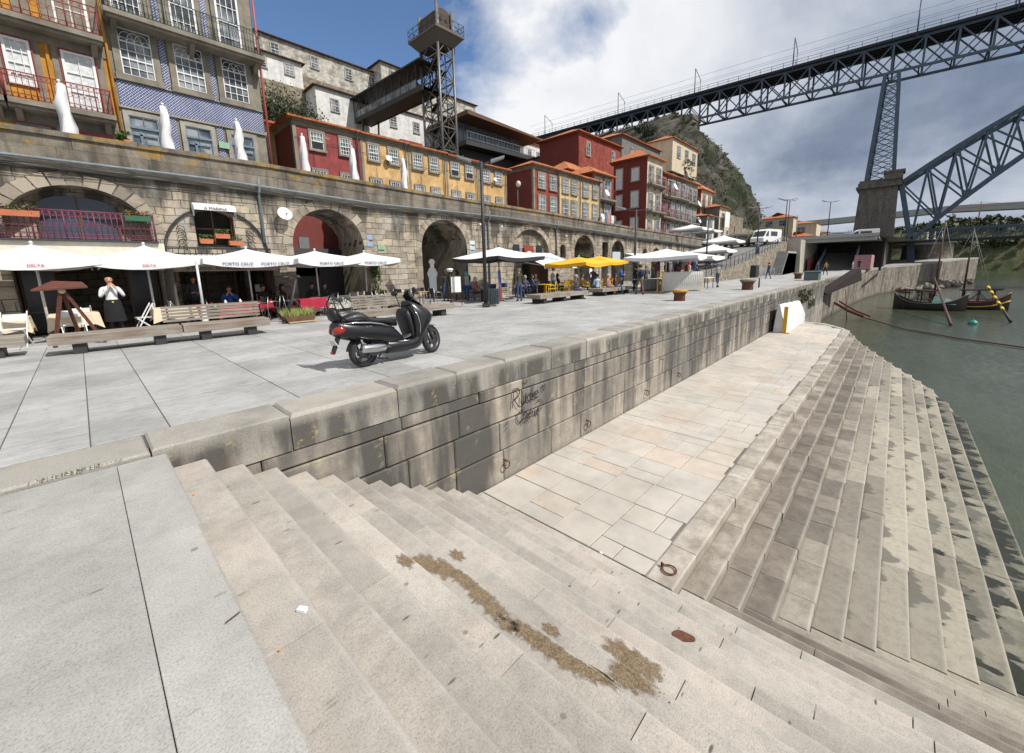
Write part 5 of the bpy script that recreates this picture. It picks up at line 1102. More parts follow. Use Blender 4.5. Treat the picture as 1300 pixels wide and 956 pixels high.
# ---- great iron bridge
M['bsteel']=plain((.058,.088,.125),.5,.2,var=.25,scale=1.5); M['pierst']=render_mat('pier masonry',(.15,.135,.115),.45); M['deckun']=plain((.018,.02,.024),.8)
gb=empty('iron_bridge',(132,5,0),0,'great blue-grey iron arch bridge with a high lattice deck crossing the river','bridge')
bxf=lambda y:133.3-.0774*(y+12.7)
def girder(m,xo,ya,yb,zt,zb,step,w=.35,xf=bxf,cw=.5):
    n=int(abs(yb-ya)/step); P=lambda y,z:(xf(y)+xo,y,z)
    m.bar(P(ya,zt),P(yb,zt),.4,cw); m.bar(P(ya,zb),P(yb,zb),.5,cw)
    for i in range(n+1):
        y=ya+(yb-ya)*i/n; m.bar(P(y,zb),P(y,zt),w*.9)
        if i<n: y2=ya+(yb-ya)*(i+1)/n; m.bar(P(y,zb),P(y2,zt),w*.8,w*.5); m.bar(P(y,zt),P(y2,zb),w*.8,w*.5)
# piers beneath deck at Y: 4.6 and 47
m=MB(); girder(m,0,106,-90,49.2,43.2,5.0,.42); ch(m,'truss_girder',M['bsteel'],gb)
m=MB(); girder(m,6.5,106,-90,49.2,43.2,5.0,.42); ch(m,'truss_girder',M['bsteel'],gb)
m=MB(); 
def dk(x0,x1,ya,yb,z0,z1,m): m.add([(bxf(y)+x,y,z) for y in (ya,yb) for x,z in ((x0,z0),(x1,z0),(x1,z1),(x0,z1))],[(0,1,2,3),(7,6,5,4),(0,4,5,1),(1,5,6,2),(2,6,7,3),(3,7,4,0)])
dk(-1.0,8.2,107,-92,49.45,50.,m)
for i in range(40): y=106-i*5; m.bar((bxf(y),y,49.0),(bxf(y)+6.5,y,49.0),.3,.5); m.bar((bxf(y),y,43.2),(bxf(y)+6.5,y,43.2),.25,.3)
for o_ in (1.6,3.2,4.9): m.bar((bxf(106)+o_,106,49.2),(bxf(-90)+o_,-90,49.2),.3,.5)
ch(m,'deck',M['deckun'],gb)
m=MB()
for xo in (-1.0,8.2):
    for h in (.5,1.1): m.bar((bxf(107)+xo,107,50+h),(bxf(-92)+xo,-92,50+h),.07)
    for i in range(80): y=106-i*2.5; m.bar((bxf(y)+xo,y,50),(bxf(y)+xo,y,51.15),.09)
ch(m,'parapet_rail',M['bsteel'],gb)
for y in (98,70,47,24,2,-12,-34):
    m=MB(); x=bxf(y)-1.1; m.tube([(x,y,48.5),(x,y,56.2)],.13,6); m.tube([(x,y,56.2),(x+4,y,54.6),(x+4.3,y,54.0)],.08,5); m.tube([(x+4.3,y,54.6),(x+4.3,y,50)],.07,5); ch(m,'catenary_mast',M['bsteel'],gb)
m=MB(); 
for xo,z in ((1.6,55.0),(4.6,54.6),(3.0,53.5)): m.tube([(bxf(y)+xo,y,z) for y in (107,-92)],.028,4)
ch(m,'overhead_wires',M['bsteel'],gb)
# lattice tower on masonry pier
m=MB(); X0=130.6; bt=[(X0,7.4,20.3),(X0,2.7,20.3),(X0+8,2.7,20.3),(X0+8,7.4,20.3)]; tt=[(131.9,6.4,43.),(131.9,4.1,43.),(138,4.1,43.),(138,6.4,43.)]
for a,b in zip(bt,tt): m.bar(a,b,.65,.65)
N=9
for p,q in ((0,1),(1,2),(2,3),(3,0)):
    for k in range(N):
        A0=Vector(bt[p]).lerp(Vector(tt[p]),k/N);A1=Vector(bt[p]).lerp(Vector(tt[p]),(k+1)/N);B0=Vector(bt[q]).lerp(Vector(tt[q]),k/N);B1=Vector(bt[q]).lerp(Vector(tt[q]),(k+1)/N)
        m.bar(A0,B1,.2,.14); m.bar(B0,A1,.2,.14)
        if k: m.bar(A0,B0,.16,.12)
ch(m,'pier_tower',M['bsteel'],gb)
m=MB(); m.add([(129.2,8.9,0),(129.2,1.2,0),(140.5,1.2,0),(140.5,8.9,0),(129.9,8.3,18.4),(129.9,1.7,18.4),(139.8,1.7,18.4),(139.8,8.3,18.4)],[(4,5,6,7),(0,1,5,4),(1,2,6,5),(2,3,7,6),(3,0,4,7)])
m.box(129.2,140.4,1.0,9.0,18.4,18.9); m.box(129.5,140.1,1.3,8.7,18.9,19.7); m.box(129.7,140,1.5,8.5,19.7,20.2); m.box(129.1,133.6,1.1,4.2,19.8,21.2); m.box(128.9,133.8,.8,4.4,21.2,21.7); ch(m,'masonry_pier',M['pierm'] if 'pierm' in M else M['pierst'],gb)
m=MB(); m.box(122.0,128,45.2,48.8,30,42.8); m.box(121.8,128.2,45.0,49,41.6,42.2); ch(m,'cliff_pier',M['pierst'],gb)
m=MB(); m.box(118.0,128,88,96,34,43); ch(m,'abutment',M['pierst'],gb)
# arch ribs
def archpts(zs,h,ys,ye,n=30): return [Vector((0,ys+(ye-ys)*i/n,zs+h*(1-(2*i/n-1)**2))) for i in range(n+1)]
TOPP=archpts(18.9,24.5,1.2,-118.8); BOTP=archpts(6.0,36.0,-1.6,-117.6)
for xo in (130.6,138.4):
    m=MB(); T=[Vector((xo,p.y,p.z)) for p in TOPP]; B=[Vector((xo,p.y,p.z)) for p in BOTP]
    for L in (T,B):
        for a,b in zip(L,L[1:]): m.bar(a,b,.8,.8)
    for i in range(0,31):
        m.bar(T[i],B[i],.42,.34)
        if i<30: m.bar(T[i],B[i+1],.40,.28); m.bar(B[i],T[i+1],.36,.26)
    m.bar((xo,1.2,18.9),(xo,-1.6,6.0),.8); m.bar((xo,-1.6,6.0),(xo,-2.2,1.0),1.2)
    ch(m,'arch_rib',M['bsteel'],gb)
for L in (TOPP,BOTP):
    m=MB(); m.bar((130.6,L[0].y,L[0].z),(138.4,L[0].y,L[0].z),.25)
    for i in range(30):
        p=L[i]; q=L[i+1]; m.bar((130.6,q.y,q.z),(138.4,q.y,q.z),.28); m.bar((130.6,p.y,p.z),(138.4,q.y,q.z),.2); m.bar((138.4,p.y,p.z),(130.6,q.y,q.z),.2)
    ch(m,'cross_bracing',M['bsteel'],gb)
m=MB(); xl=lambda y:130.9
for xo in (.5,7.2): girder(m,xo,0,-90,8.2,5.9,1.6,.16,xl,.3)
ch(m,'lower_deck_truss',M['bsteel'],gb); m=MB(); m.box(131,138.4,-90,6,5.6,5.9); ch(m,'lower_deck',M['deckun'],gb)
# far concrete bridge
M['conc']=plain((.33,.33,.32),.9); fb=empty('concrete_bridge',(420,0,30),0,'thin pale concrete bridge far upriver behind the iron arch','bridge'); m=MB(); P=[atx(1010,286,430),atx(1090,278,430),atx(1205,266,430),atx(1300,261,430),atx(1420,262,430)]
for a,b in zip(P,P[1:]): m.bar(a,b,12,4.2)
ch(m,'deck',M['conc'],fb)
# ---------------------------------------------------------------- ramp road, tunnel mouth, far end of the quay
M['road']=granite('road surface',(.20,.195,.185),spk=.15,tonev=.1,dirt=.25)
def zr_(x): return lerp([(34,0.02),(40,.25),(58,2.3),(80,5.2),(90,5.6),(240,6.4)],x)
mb=MB(); X=[34,40,46,52,58,64,70,76,82,90,240]
vsx=[]
for x in X: vsx+=[(x,13.0,zr_(x)),(x,18.3 if x<60 else 24,zr_(x))]
mb.tone=.6; mb.add(vsx,[(2*i,2*i+2,2*i+3,2*i+1) for i in range(len(X)-1)]); mb.quad((82,2.6,5.45),(240,-20,6.3),(240,13,6.4),(82,13,5.3)); mb.build('ramp_road',M['road'],kind='structure',label='pale road climbing beside the arcade to the upper quay')
mb=MB(); mb.box(90,240,24,24.2,5.,9); mb.quad((60,18.3,0),(60,30,0),(240,30,0),(240,18,0)); mb.build('road_edge',M['rub'],kind='structure')
mb=MB()
for a,b in zip(X[:9],X[1:9]): mb.add([(a,12.9,-.2),(b,12.9,-.2),(b,12.9,zr_(b)+.12),(a,12.9,zr_(a)+.12),(a,13.15,zr_(a)+.12),(b,13.15,zr_(b)+.12)],[(0,1,2,3),(3,2,5,4)])
mb.build('ramp_retaining_wall',M['rub'],label='rubble retaining wall rising along the ramp road',cat='wall')
r=empty('ramp_railing',(58,13,2),0,'long dark metal railing along the edge of the ramp road','railing'); m=MB(); xx=36.
m.tube([(x,13.02,zr_(x)+1.15) for x in range(36,82,3)],.035,5); m.tube([(x,13.02,zr_(x)+.6) for x in range(36,82,3)],.02,4)
while xx<81: m.tube([(xx,13.02,zr_(xx)+.1),(xx,13.02,zr_(xx)+1.15)],.03,4); xx+=1.5
ch(m,'bars',M['iron'],r)
# little stair against the ramp
m=MB()
for k in range(12): m.box(67+.3*k,76.9,11.6,12.88,0+.001*k,.28+.28*k)
m.build('side_stair',M['plaza'],kind='structure')
# tunnel mouth under the upper road
m=MB(); m.prismx([(13.1,0),(13.1,5.2),(11.2,5.2),(11.0,0)],77,95); m.build('tunnel_pier',render_mat('pale block wall',(.38,.35,.29),.2),label='pale block wall wedge at the left of the tunnel mouth',cat='wall')
m=MB(); m.box(81.8,83,2.7,11.5,4.75,5.45); m.box(81.5,81.9,2.4,13.5,5.3,5.75); m.box(83,130,2.4,13,5.0,5.3); m.build('tunnel_slab',M['conc'],label='long concrete slab edge carrying the road over the tunnel mouth',cat='bridge')
m=MB(); m.box(95,95.3,2,13,0,5); m.build('tunnel_back',M['intr'],kind='structure'); m=MB(); m.box(96,129,1.8,2.6,0.8,5.0); m.box(82.3,96,1.2,1.6,.5,.52); m.build('lower_facade',M['pierst'],label='dark stone facade under the road between tunnel and bridge pier',cat='wall')
m=MB(); m.prismy([(84,0),(94,3.2),(94,0)],5.2,9.6); m.build('tunnel_ramp',M['road'],kind='structure')
for k,(y,lb) in enumerate(((9.7,'left'),(5.1,'right'))):
    m=MB(); m.prismy([(84,.1),(94,3.3),(94,4.4),(84,1.2)],y,y+.12); m.build('tunnel_parapet',plain((.25,.34,.40)),label='pale blue sloping parapet on the %s of the tunnel ramp'%lb,cat='parapet')
M['pink']=plain((.42,.22,.24),.8)
m=MB(); m.box(81.6,81.7,11.1,12.9,0,2.4); m.build('pink_panel',M['pink'],label='pink shutter in the pale wall left of the tunnel mouth',cat='shutter')
m=MB(); m.box(81.6,94,10.6,10.7,0,2.3); m.build('pink_panel',M['redw'],label='dark pink hoarding inside the tunnel mouth',cat='shutter')
m=MB(); m.box(84,94,3.0,3.1,.4,2.6); m.box(83.9,84,3.0,5.0,.4,2.6); m.build('pink_panel',M['pink'],label='long pink shutter right of the tunnel ramp',cat='shutter')
# far embankment wall and stone stair behind the lamp posts
m=MB(); m.prismx([(24.2,3),(24.2,11),(26,11),(26,3)],78,96); m.build('high_wall',M['rub'],label='high rubble wall under the cliff behind the ramp',cat='wall')
m=MB(); m.box(78,92,19.8,20.4,3,6.3); m.build('white_wall',M['whitew'],label='low white wall beside the ramp under the cliff',cat='wall')
m=MB(); leaves(m,(84,18.6,6.5),5,.7,.5,2500,.13,20); m.build('hedge',M['leafdk'],label='low dark hedge beside the upper ramp road',cat='hedge')
# round bastion of the far quay and boulders
m=MB(); m.lathe([(5.8,-5),(5.6,2),(5.4,6.2),(5.9,6.3),(5.9,6.9),(5.2,7.0)],(176,-6,0),24); m.build('bastion',M['farquay'],label='round stone bastion with white folded parasols behind the curving quay',cat='bastion')
for i in range(4): furled(172+i*2.2,-4-i*1.6,7.0,3.,.1,['leftmost','second','third','rightmost'][i]+' furled white parasol on the round bastion')
rk=MB(); rk.smooth=False
def rock(name,x,y,z,s,label):
    m=MB(); n,k=8,5; rings=[]
    for j in range(k+1):
        t_=math.pi*j/k; rings.append([Vector((s*math.sin(t_)*math.cos(2*math.pi*i/n),s*.8*math.sin(t_)*math.sin(2*math.pi*i/n),s*.65*math.cos(t_)))*(1+U(-.2,.2)) for i in range(n)])
    m.loft(rings); return m.build(name,M['rockm'],label=label,cat='boulder',group='boulders at the foot of the far quay',loc=(x,y,z),rz=U(0,6))
M['rockm']=render_mat('pale boulder',(.26,.23,.19),.5)
for i in range(34):
    x=106+i*1.35; rock('boulder',x,quay_edge(x)-U(.6,3.6),-4.2+U(-.2,.7),U(.6,1.4),'pale boulder in the heap at the foot of the far quay wall')
# ---------------------------------------------------------------- street lamps, bollards
M['lampst']=plain((.04,.042,.046),.55,.3)
def lamp(x,y,h,label,arms=1.1,z=0,rz=0,both=True):
    r=empty('street_lamp',(x,y,z),rz,label,'street lamp','twin-armed street lamps along the promenade'); m=MB(); m.box(-.16,.16,-.16,.16,0,.18); m.tube([(0,0,.1),(0,0,h)],[.085,.07],12); m.build('post',M['lampst'],r)
    for s_ in ((-1,1) if both else (1,)):
        m=MB(); m.bar((0,0,h-.12),(s_*arms,0,h-.12+.16),.06); a=m.build('arm',M['lampst'],r); m=MB(); m.prismy([(s_*arms*.75,h-.06),(s_*(arms+.45),h+.16),(s_*(arms+.45),h+.22),(s_*arms*.75,h+.06)],-.16,.16); m.build('lamp_head',plain((.30,.32,.34),.3,.5),a)
    return r
lamp(12.47,13.37,6.2,'tall dark twin-armed lamp post beside the grey litter bin',arms=.55,rz=-.7); lamp(28.44,14.2,5.75,'dark twin-armed lamp post behind the man with the backpack',arms=1.1,rz=-.75)
lamp(48,15.5,5.6,'dark lamp post between the market parasols and the ramp railing',arms=1.3,z=1.0,rz=-.8); lamp(64,14.2,6.0,'thin lamp post standing halfway up the ramp road',arms=1.2,z=3.0,rz=-.8)
for (x,y,h,lb) in ((86,15,7,'lamp post on the upper road beside the white van'),(100,17,8.5,'tall double lamp post behind the white van'),(96,10,7,'lamp post over the tunnel slab')): lamp(x,y,h,lb,arms=1.2,z=5.5,rz=-.8)
m=MB(); m.tube([(88,13.6,5.3),(88,13.6,9.8)],.09,8); m.build('teal_post',plain((.08,.25,.24)),label='teal green post standing by the upper road',cat='post')
def bollard(x,y,s,label,topm,name='bollard'):
    r=empty(name,(x,y,0),0,label,'bollard','mooring bollards along the quay edge'); m=MB(); m.lathe([(.24*s,0),(.245*s,.02),(.235*s,.28*s),(.29*s,.36*s),(.31*s,.385*s)],n=22); m.build('post',M['rust'],r); m=MB(); m.lathe([(.31*s,.386*s),(.345*s,.40*s),(.345*s,.47*s),(.30*s,.50*s),(.01,.515*s)],n=22); m.build('cap',topm,r)
bollard(19.35,7.35,1.05,'squat rusty iron bollard with a worn yellow cap',plain((.50,.28,.035),.7,var=.45,scale=18)); bollard(29.5,6.9,1.35,'squat brown stone bollard with a grey cap, middle of the three',M['stone']); bollard(51.3,7.4,1.3,'grey bollard farthest along the quay',M['stone'])
m=MB(); m.tube([(32.5,6.9,0),(32.5,6.9,.62)],.05,8); m.ball((32.5,6.9,.63),.055,8,4); m.build('short_post',M['iron'],label='short thin dark post beside the brown stone bollard',cat='post')
m=MB(); m.box(46,47.6,5.1,6.2,0,.75); m.box(45.9,47.7,5.0,6.3,.75,.85); m.build('mooring_box',plain((.10,.14,.15),.7),label='dark grey metal box at the quay edge before the rusty gangway',cat='box',bevel=.03)
# litter bin and sign post near the first lamp
r=empty('litter_bin',(13.15,13.55,0),.3,'slatted grey litter bin beside the tall lamp post','litter bin'); m=MB(); m.lathe([(.2,.1),(.22,.75),(.24,.78)],n=18); m.build('drum',M['lampst'],r)
m=MB()
for k in range(18): a=k*math.pi/9; m.bar((.235*math.cos(a),.235*math.sin(a),.08),(.25*math.cos(a),.25*math.sin(a),.8),.035,.012)
m.build('slats',M['pipe'],r); m=MB(); m.box(-.28,.28,-.28,.28,0,.09); m.build('base',M['stone2'],r)
r=empty('information_sign',(14.1,16.6,0),0,'narrow teal and red information board on a post left of the black-edged parasol','sign'); m=MB(); m.tube([(0,0,0),(0,0,1.9)],.03,6); m.build('post',M['pipe'],r); m=MB(); m.box(-.14,.16,-.05,-.02,.8,1.35); m.build('panel',plain((.30,.46,.44)),r); m=MB(); m.box(-.14,.16,-.05,-.02,1.36,1.62); m.build('panel',plain((.08,.32,.33)),r); m=MB(); m.box(-.17,-.14,-.06,-.02,.8,1.62); m.build('edge_strip',M['redw'],r)
# ---------------------------------------------------------------- benches
M['wood']=None
def woodm():
    t=NT('weathered timber'); s=t.noise(1.,6,.65,t.co((1.5,22,22))); c=t.ramp(s,[(.3,(.14,.12,.095)),(.55,(.27,.245,.21)),(.75,(.36,.335,.30))]); c=t.mix(t.ramp(t.noise(1.1,5,.6),[(.5,0.),(.65,.5)]),c,(.16,.095,.06)); t.col(c).P(Roughness=.85); t.bump(s,.006,.7); return t.mat
M['wood']=woodm()
def bench(x,y,L,label,back=None,rz=0,legs=2,wide=.75):
    r=empty('bench',(x,y,0),rz,label,'bench','heavy timber benches on the promenade'); m=MB(); n=3
    for k in range(n): m.slab(0,L,-wide+ (wide)*k/n+.006,-wide+wide*(k+1)/n-.006,.24,.44,.014)
    m.build('seat',M['wood'],r)
    for k in range(legs):
        q=.35+(L-.9)*k/(legs-1); m=MB(); m.box(q,q+.22,-wide+.08,-.08,0,.239); m.build('leg',M['iron'],r)
    if back:
        a,b=back; m=MB()
        for k in range(5): z=.50+.085*k; y_=-.10+.022*k; m.box(a,b,y_-.025,y_+.02,z,z+.062)
        bk=m.build('backrest',M['wood'],r); m=MB()
        for q in (a+.12,(a+b)/2,b-.12): m.bar((q,-.03,.40),(q,.09,.93),.05,.04,(1,0,0))
        m.build('bracket',M['iron'],bk)
    return r
bench(-.62,13.95,2.3,'low timber bench without backrest, left end of the joined pair by the waiter',rz=-.04); bench(1.72,13.87,1.95,'timber bench with slatted backrest joined to the low bench by the waiter',back=(-.35,1.85),rz=-.06)
bench(6.0,13.0,3.7,'long timber bench with a slatted backrest behind the scooter',back=(.05,2.2),rz=-.03,legs=3); bench(14.75,12.95,4.1,'backless timber bench with an old man sitting on its right end',legs=3,wide=.9); bench(20.6,13.1,3.6,'backless timber bench with three people seated near the yellow parasols',legs=3,wide=.9)
bench(-4.6,14.7,3.6,'low timber bench cut off by the left picture edge',rz=0)
# ---------------------------------------------------------------- parasols, awnings
M['wpole']=plain((.55,.55,.54),.4,.2)
def parasol(x,y,half,zv,zp,label,mat=None,valmat=None,rz=0,text=None,vh=.2,tcol=None,pole=(0,0),name='parasol',group='open parasols of the terraces',sag=.1,base=True,tsize=.15,z0=0,polem=None,sy=1):
    mat=mat or M['canvas']; r=empty(name,(x,y,z0),rz,label,'parasol',group); m=MB(); m.smooth=False; n=8; N=8
    ring=[]; 
    pts=[]
    for k in range(4):
        a=math.pi/4+k*math.pi/2; b=a+math.pi/2
        A=Vector((math.cos(a),math.sin(a),0))*half*1.414; B=Vector((math.cos(b),math.sin(b),0))*half*1.414
        for i in range(6):
            t_=i/6; p=A.lerp(B,t_); s_=math.sin(math.pi*t_); pts.append((p*(1-.035*s_),s_))
    rings=[]
    for j in range(7):
        u=j/6; rings.append([Vector((p.x*u,p.y*u,zp+(zv+vh-zp)*(u**.86)-sag*s_*u*u*.55+.03*math.sin(3*u+q)*u)) for q,(p,s_) in enumerate(pts)])
    m.loft(rings,cap=False); m.sm=[True]*len(m.sm); cano=m.build('canopy',mat,r)
    m=MB(); top=rings[-1]; bot=[]
    for q,p in enumerate(top): f=1.0+.004*math.sin(q*2.1); bot.append(Vector((p.x*f,p.y*f,p.z-vh+.035*(1 if q%6 in(0,) else .045*math.sin(q*2.2)))))
    m.loft([top,bot],cap=False); m.build('valance',valmat or mat,cano)
    if text:
        for side in (0,1,2,3):
            a=side*math.pi/2; tm=Matrix.Rotation(a,4,'Z')@Matrix.Translation((0,-half*.985-.012,zv+vh*.45-sag*.5))@Matrix.Rotation(rad(90),4,'X'); text_obj(text,tsize,tcol or M['iron'],parent=cano,M4=tm,ext=.002)
    m=MB(); px,py=pole; m.tube([(px,py,0),(px,py,zp+.02)],.032,10); m.ball((px,py,zp+.05),.05,8,4); m.build('pole',polem or M['wpole'],r)
    m=MB()
    for q in range(0,24,3): e=top[q]; m.bar((0,0,zp-.10),e+Vector((0,0,-.03)),.022,.03); m.bar((px,py,zv-.1),(e.x*.5,e.y*.5,(zp+e.z)/2-.08),.018)
    m.build('ribs',polem or M['wpole'],r)
    if base: m=MB(); m.lathe([(.28,0),(.28,.06),(.06,.09),(.05,.3)],(px,py,0),14); m.build('foot',M['stone2'],r)
    r.scale=(1,sy,1); return r
redt=plain((.45,.03,.04))
parasol(-.72,17.05,1.22,2.0,2.62,'square white parasol with a red word on its edge, leftmost of the terrace',text='DELTA',tcol=redt,rz=.04,tsize=.10,sy=.72); parasol(1.55,17.1,1.25,1.98,2.66,'square white parasol above the bald waiter',text='DELTA',tcol=redt,rz=-.03,tsize=.10,sy=.72)
cg=plain((.10,.10,.14))
parasol(4.25,16.95,1.5,2.0,2.60,'wide white parasol with grey lettering over the red tables',text='PORTO CRUZ      PORTO CRUZ',tcol=cg,rz=0,tsize=.14,sy=.78); parasol(6.55,16.8,1.25,2.0,2.56,'white parasol with grey lettering beside the iron stand, second of the lettered three',text='PORTO CRUZ',tcol=cg,rz=.1); parasol(8.7,17.0,1.12,2.02,2.54,'small white parasol with grey lettering before the open arch, last of the lettered three',text='PORTO CRUZ',tcol=cg,rz=-.05)
m=MB(); m.tube([(2.52,15.4,.05),(2.52,15.4,2.1)],.035,8); m.lathe([(.22,0),(.22,.05),(.09,.08),(.07,.75)],(2.52,15.4,0),12); m.build('awning_post',M['wpole'],label='white awning post with a white sleeve at the corner of the lettered parasol',cat='post')
parasol(15.6,15.6,1.75,2.1,2.85,'white parasol with a black edge beside the tall lamp post',valmat=M['iron'],polem=M['iron'],text=None)
yc=plain((.78,.42,.02),.8,var=.12,scale=2)
parasol(21.4,14.4,1.5,1.75,2.32,'deep yellow parasol nearest the timber bench',mat=yc); parasol(25.4,15.4,1.5,1.85,2.45,'deep yellow parasol farther from the bench, partly behind the first',mat=yc)
parasol(25.7,10.7,2.1,2.0,2.72,'large white market parasol over the draped stall',rz=.2); parasol(30.6,11.2,2.1,2.0,2.65,'large white market parasol behind the stall, right of the first',rz=.1)
parasol(50.5,15.6,2.0,3.0,4.0,'white parasol low on the ramp behind the market stall',z0=0); parasol(56.5,16.3,2.0,4.3,5.3,'white parasol higher up on the ramp',z0=0)
parasol(54.5,19.6,1.9,6.0,6.8,'big white parasol on the upper street before the tall houses',z0=0); parasol(59.5,19.8,1.9,6.0,6.75,'second white parasol on the upper street before the tall houses',z0=0)
m=MB(); 
r=empty('blue_white_awning',(21.6,18.2,0),0,'sloping white awning with a blue wave beneath the tavern sign','awning'); m=MB(); m.loft([[(-1.75,0,2.75),(-1.75,-2.3,1.85),(-1.75,-2.32,1.65)],[(1.85,0,2.75),(1.85,-2.3,1.85),(1.85,-2.32,1.65)]],closed=False); m.build('canvas',M['canvas'],r)
m=MB(); P=[(-1.2+.2*i,-.9-.25*math.sin(i*.7),0) for i in range(12)]
for i in range(11):
    a=P[i]; b=P[i+1]; zf_=lambda y:2.75+y*.9/2.3+.012; m.add([(a[0],a[1],zf_(a[1])),(b[0],b[1],zf_(b[1])),(b[0],b[1]-.28,zf_(b[1]-.28)),(a[0],a[1]-.28,zf_(a[1]-.28))],[(0,1,2,3)])
m.build('wave_motif',plain((.10,.28,.50)),r); m=MB()
for s_ in (-1.7,1.8): m.bar((s_,0,2.2),(s_,-2.28,1.84),.04)
m.build('arm',M['wpole'],r)
m=MB(); m.loft([[(34.6,18.2,2.9),(34.6,16.6,2.4)],[(37.8,18.2,2.9),(37.8,16.6,2.4)]],closed=False); m.build('wall_awning',M['canvas'],label='small white wall awning over a dark doorway behind the market stall',cat='awning')
# ---------------------------------------------------------------- tables, chairs
M['alu']=plain((.42,.42,.42),.35,.8); M['yplast']=plain((.80,.50,.02),.5); M['bplast']=plain((.015,.04,.16),.5); M['creamc']=plain((.66,.56,.40),.85,var=.08); M['redc']=plain((.36,.015,.04),.85,var=.15); M['dkc']=plain((.035,.03,.03),.7)
def tube_chair(name,fm,sm,label,cat='chair',group=None,arms=True):
    r=empty(name,(0,0,0),0,label,cat,group)
    m=MB(); m.box(-.20,.20,-.20,.20,.43,.455); m.build('seat',sm,r); m=MB(); m.loft([[(-.19,.19,.60),(-.20,.235,.84)],[(-.08,.225,.60),(-.08,.27,.85)],[(.08,.225,.60),(.08,.27,.85)],[(.19,.19,.60),(.20,.235,.84)]],closed=False); m.loft([[(-.19,.20,.60),(-.20,.245,.84)],[(-.08,.235,.60),(-.08,.28,.85)],[(.08,.235,.60),(.08,.28,.85)],[(.19,.20,.60),(.20,.245,.84)]],closed=False); m.build('backrest',sm,r)
    for sx_ in (-1,1):
        m=MB(); m.tube([(sx_*.21,-.22,0),(sx_*.21,-.19,.44)]+([(sx_*.23,-.17,.62),(sx_*.23,-.10,.66),(sx_*.22,.2,.66)] if arms else []),.012,6); m.build('leg',fm,r)
        m=MB(); m.tube([(sx_*.21,.27,0),(sx_*.20,.19,.44),(sx_*.205,.25,.86)],.012,6); m.build('leg',fm,r)
    return r
def folding_chair(label,group):
    r=empty('folding_chair',(0,0,0),0,label,'chair',group)
    m=MB()
    for k in range(5): m.box(-.2,.2,-.18+.075*k,-.12+.075*k,.43,.45)
    m.build('seat',M['whitewood'],r); m=MB(); m.box(-.2,.2,.20,.225,.62,.80); m.build('backrest',M['whitewood'],r)
    for sx_ in (-1,1):
        m=MB(); m.bar((sx_*.22,-.26,0),(sx_*.22,.22,.86),.03,.02,(1,0,0)); m.build('leg',M['whitewood'],r)
        m=MB(); m.bar((sx_*.19,.26,0),(sx_*.19,-.18,.44),.03,.02,(1,0,0)); m.build('leg',M['whitewood'],r)
    return r
def table(x,y,w_,d_,h,label,rz=0,top=None,group='terrace tables',name='cafe_table',leg=None):
    r=empty(name,(x,y,0),rz,label,'table',group); m=MB(); m.box(-w_/2,w_/2,-d_/2,d_/2,h-.03,h); m.build('tabletop',top or M['dkc'],r)
    for sx_ in (-1,1):
        for sy in (-1,1): m=MB(); m.box(sx_*(w_/2-.06)-.02,sx_*(w_/2-.06)+.02,sy*(d_/2-.06)-.02,sy*(d_/2-.06)+.02,0,h-.03); m.build('leg',leg or M['dkc'],r)
    return r
def cloth(x,y,w_,d_,h,drop,mat,label,rz=0,group='tablecloths on the terrace'):
    m=MB(); m.smooth=False; n=7; pts=[]
    c=[(-w_/2,-d_/2),(w_/2,-d_/2),(w_/2,d_/2),(-w_/2,d_/2)]
    for k in range(4):
        a=Vector(c[k]);b=Vector(c[(k+1)%4])
        for i in range(n): pts.append((a.lerp(b,i/n),i))
    top=[Vector((p.x*1.01,p.y*1.01,h+.006)) for p,i in pts]; mid=[Vector((p.x*1.03,p.y*1.03,h-.012)) for p,i in pts]
    low=[Vector((p.x*(1.05+.05*math.sin(i*2.4)+(.10 if i==0 else 0)),p.y*(1.05+.05*math.sin(i*2.4)+(.10 if i==0 else 0)),h-drop*(1+(.28 if i==0 else .1*math.sin(i*1.9))))) for p,i in pts]
    b=len(m.v); m.loft([low,mid,top],cap=False); m.add(top,[tuple(range(len(top)))]); return m.build('tablecloth',mat,label=label,cat='tablecloth',group=group,loc=(x,y,0),rz=rz)
def place(proto,first,x,y,rz,label,z=.045):
    o=proto if first else copy_tree(proto); o.location=(x,y,z); o.rotation_euler=(0,0,rz); o['label']=label; return o
TT=.045
# white folding chairs + cream tables on the left
fc=folding_chair('x','white folding chairs of the left restaurant')
FCP=[(-1.95,16.0,.15,'white folding chair, nearest the left picture edge'),(-1.25,15.75,-.2,'white folding chair with its back to the low bench, left of the brown easel'),(-.25,15.95,.1,'white folding chair half hidden by the brown wooden easel'),(1.22,16.55,-1.5,'white folding chair just right of the waiter'),(-.05,17.3,3.0,'white folding chair in the shade behind the left cream table'),(2.15,17.2,1.6,'white folding chair in the shade right of the cream table')]
for i,(x,y,a,l) in enumerate(FCP): place(fc,i==0,x,y,a,l)
for i,(x,y,w_,l) in enumerate(((-1.5,16.6,.95,'cream-clothed table, leftmost'),(-.2,16.75,.95,'cream-clothed table behind the brown easel'),(1.95,16.6,1.0,'cream-clothed table right of the waiter'))):
    table(x,y,w_,.85,.72,l.replace('cream-clothed table','terrace table under the cream cloth'),top=M['whitewood']); cloth(x,y,w_,.85,.765 if False else .725,.34,M['creamc'],l.replace('cream-clothed table','cream cloth draped over the table'),rz=0)
for i,(x,y,rz_,l) in enumerate(((3.55,16.4,0,'nearest the bench backrest'),(4.35,17.2,0,'behind the first, beside the blue-shirted diner'),(6.0,16.4,.05,'right of the iron stand'),(3.0,17.3,0,'farthest left in the shade'))):
    table(x,y,.95,.8,.73,'terrace table under a red cloth, '+l,rz_); cloth(x,y,.95,.8,.735,.36,M['redc'],'deep red cloth draped over the table, '+l,rz_)
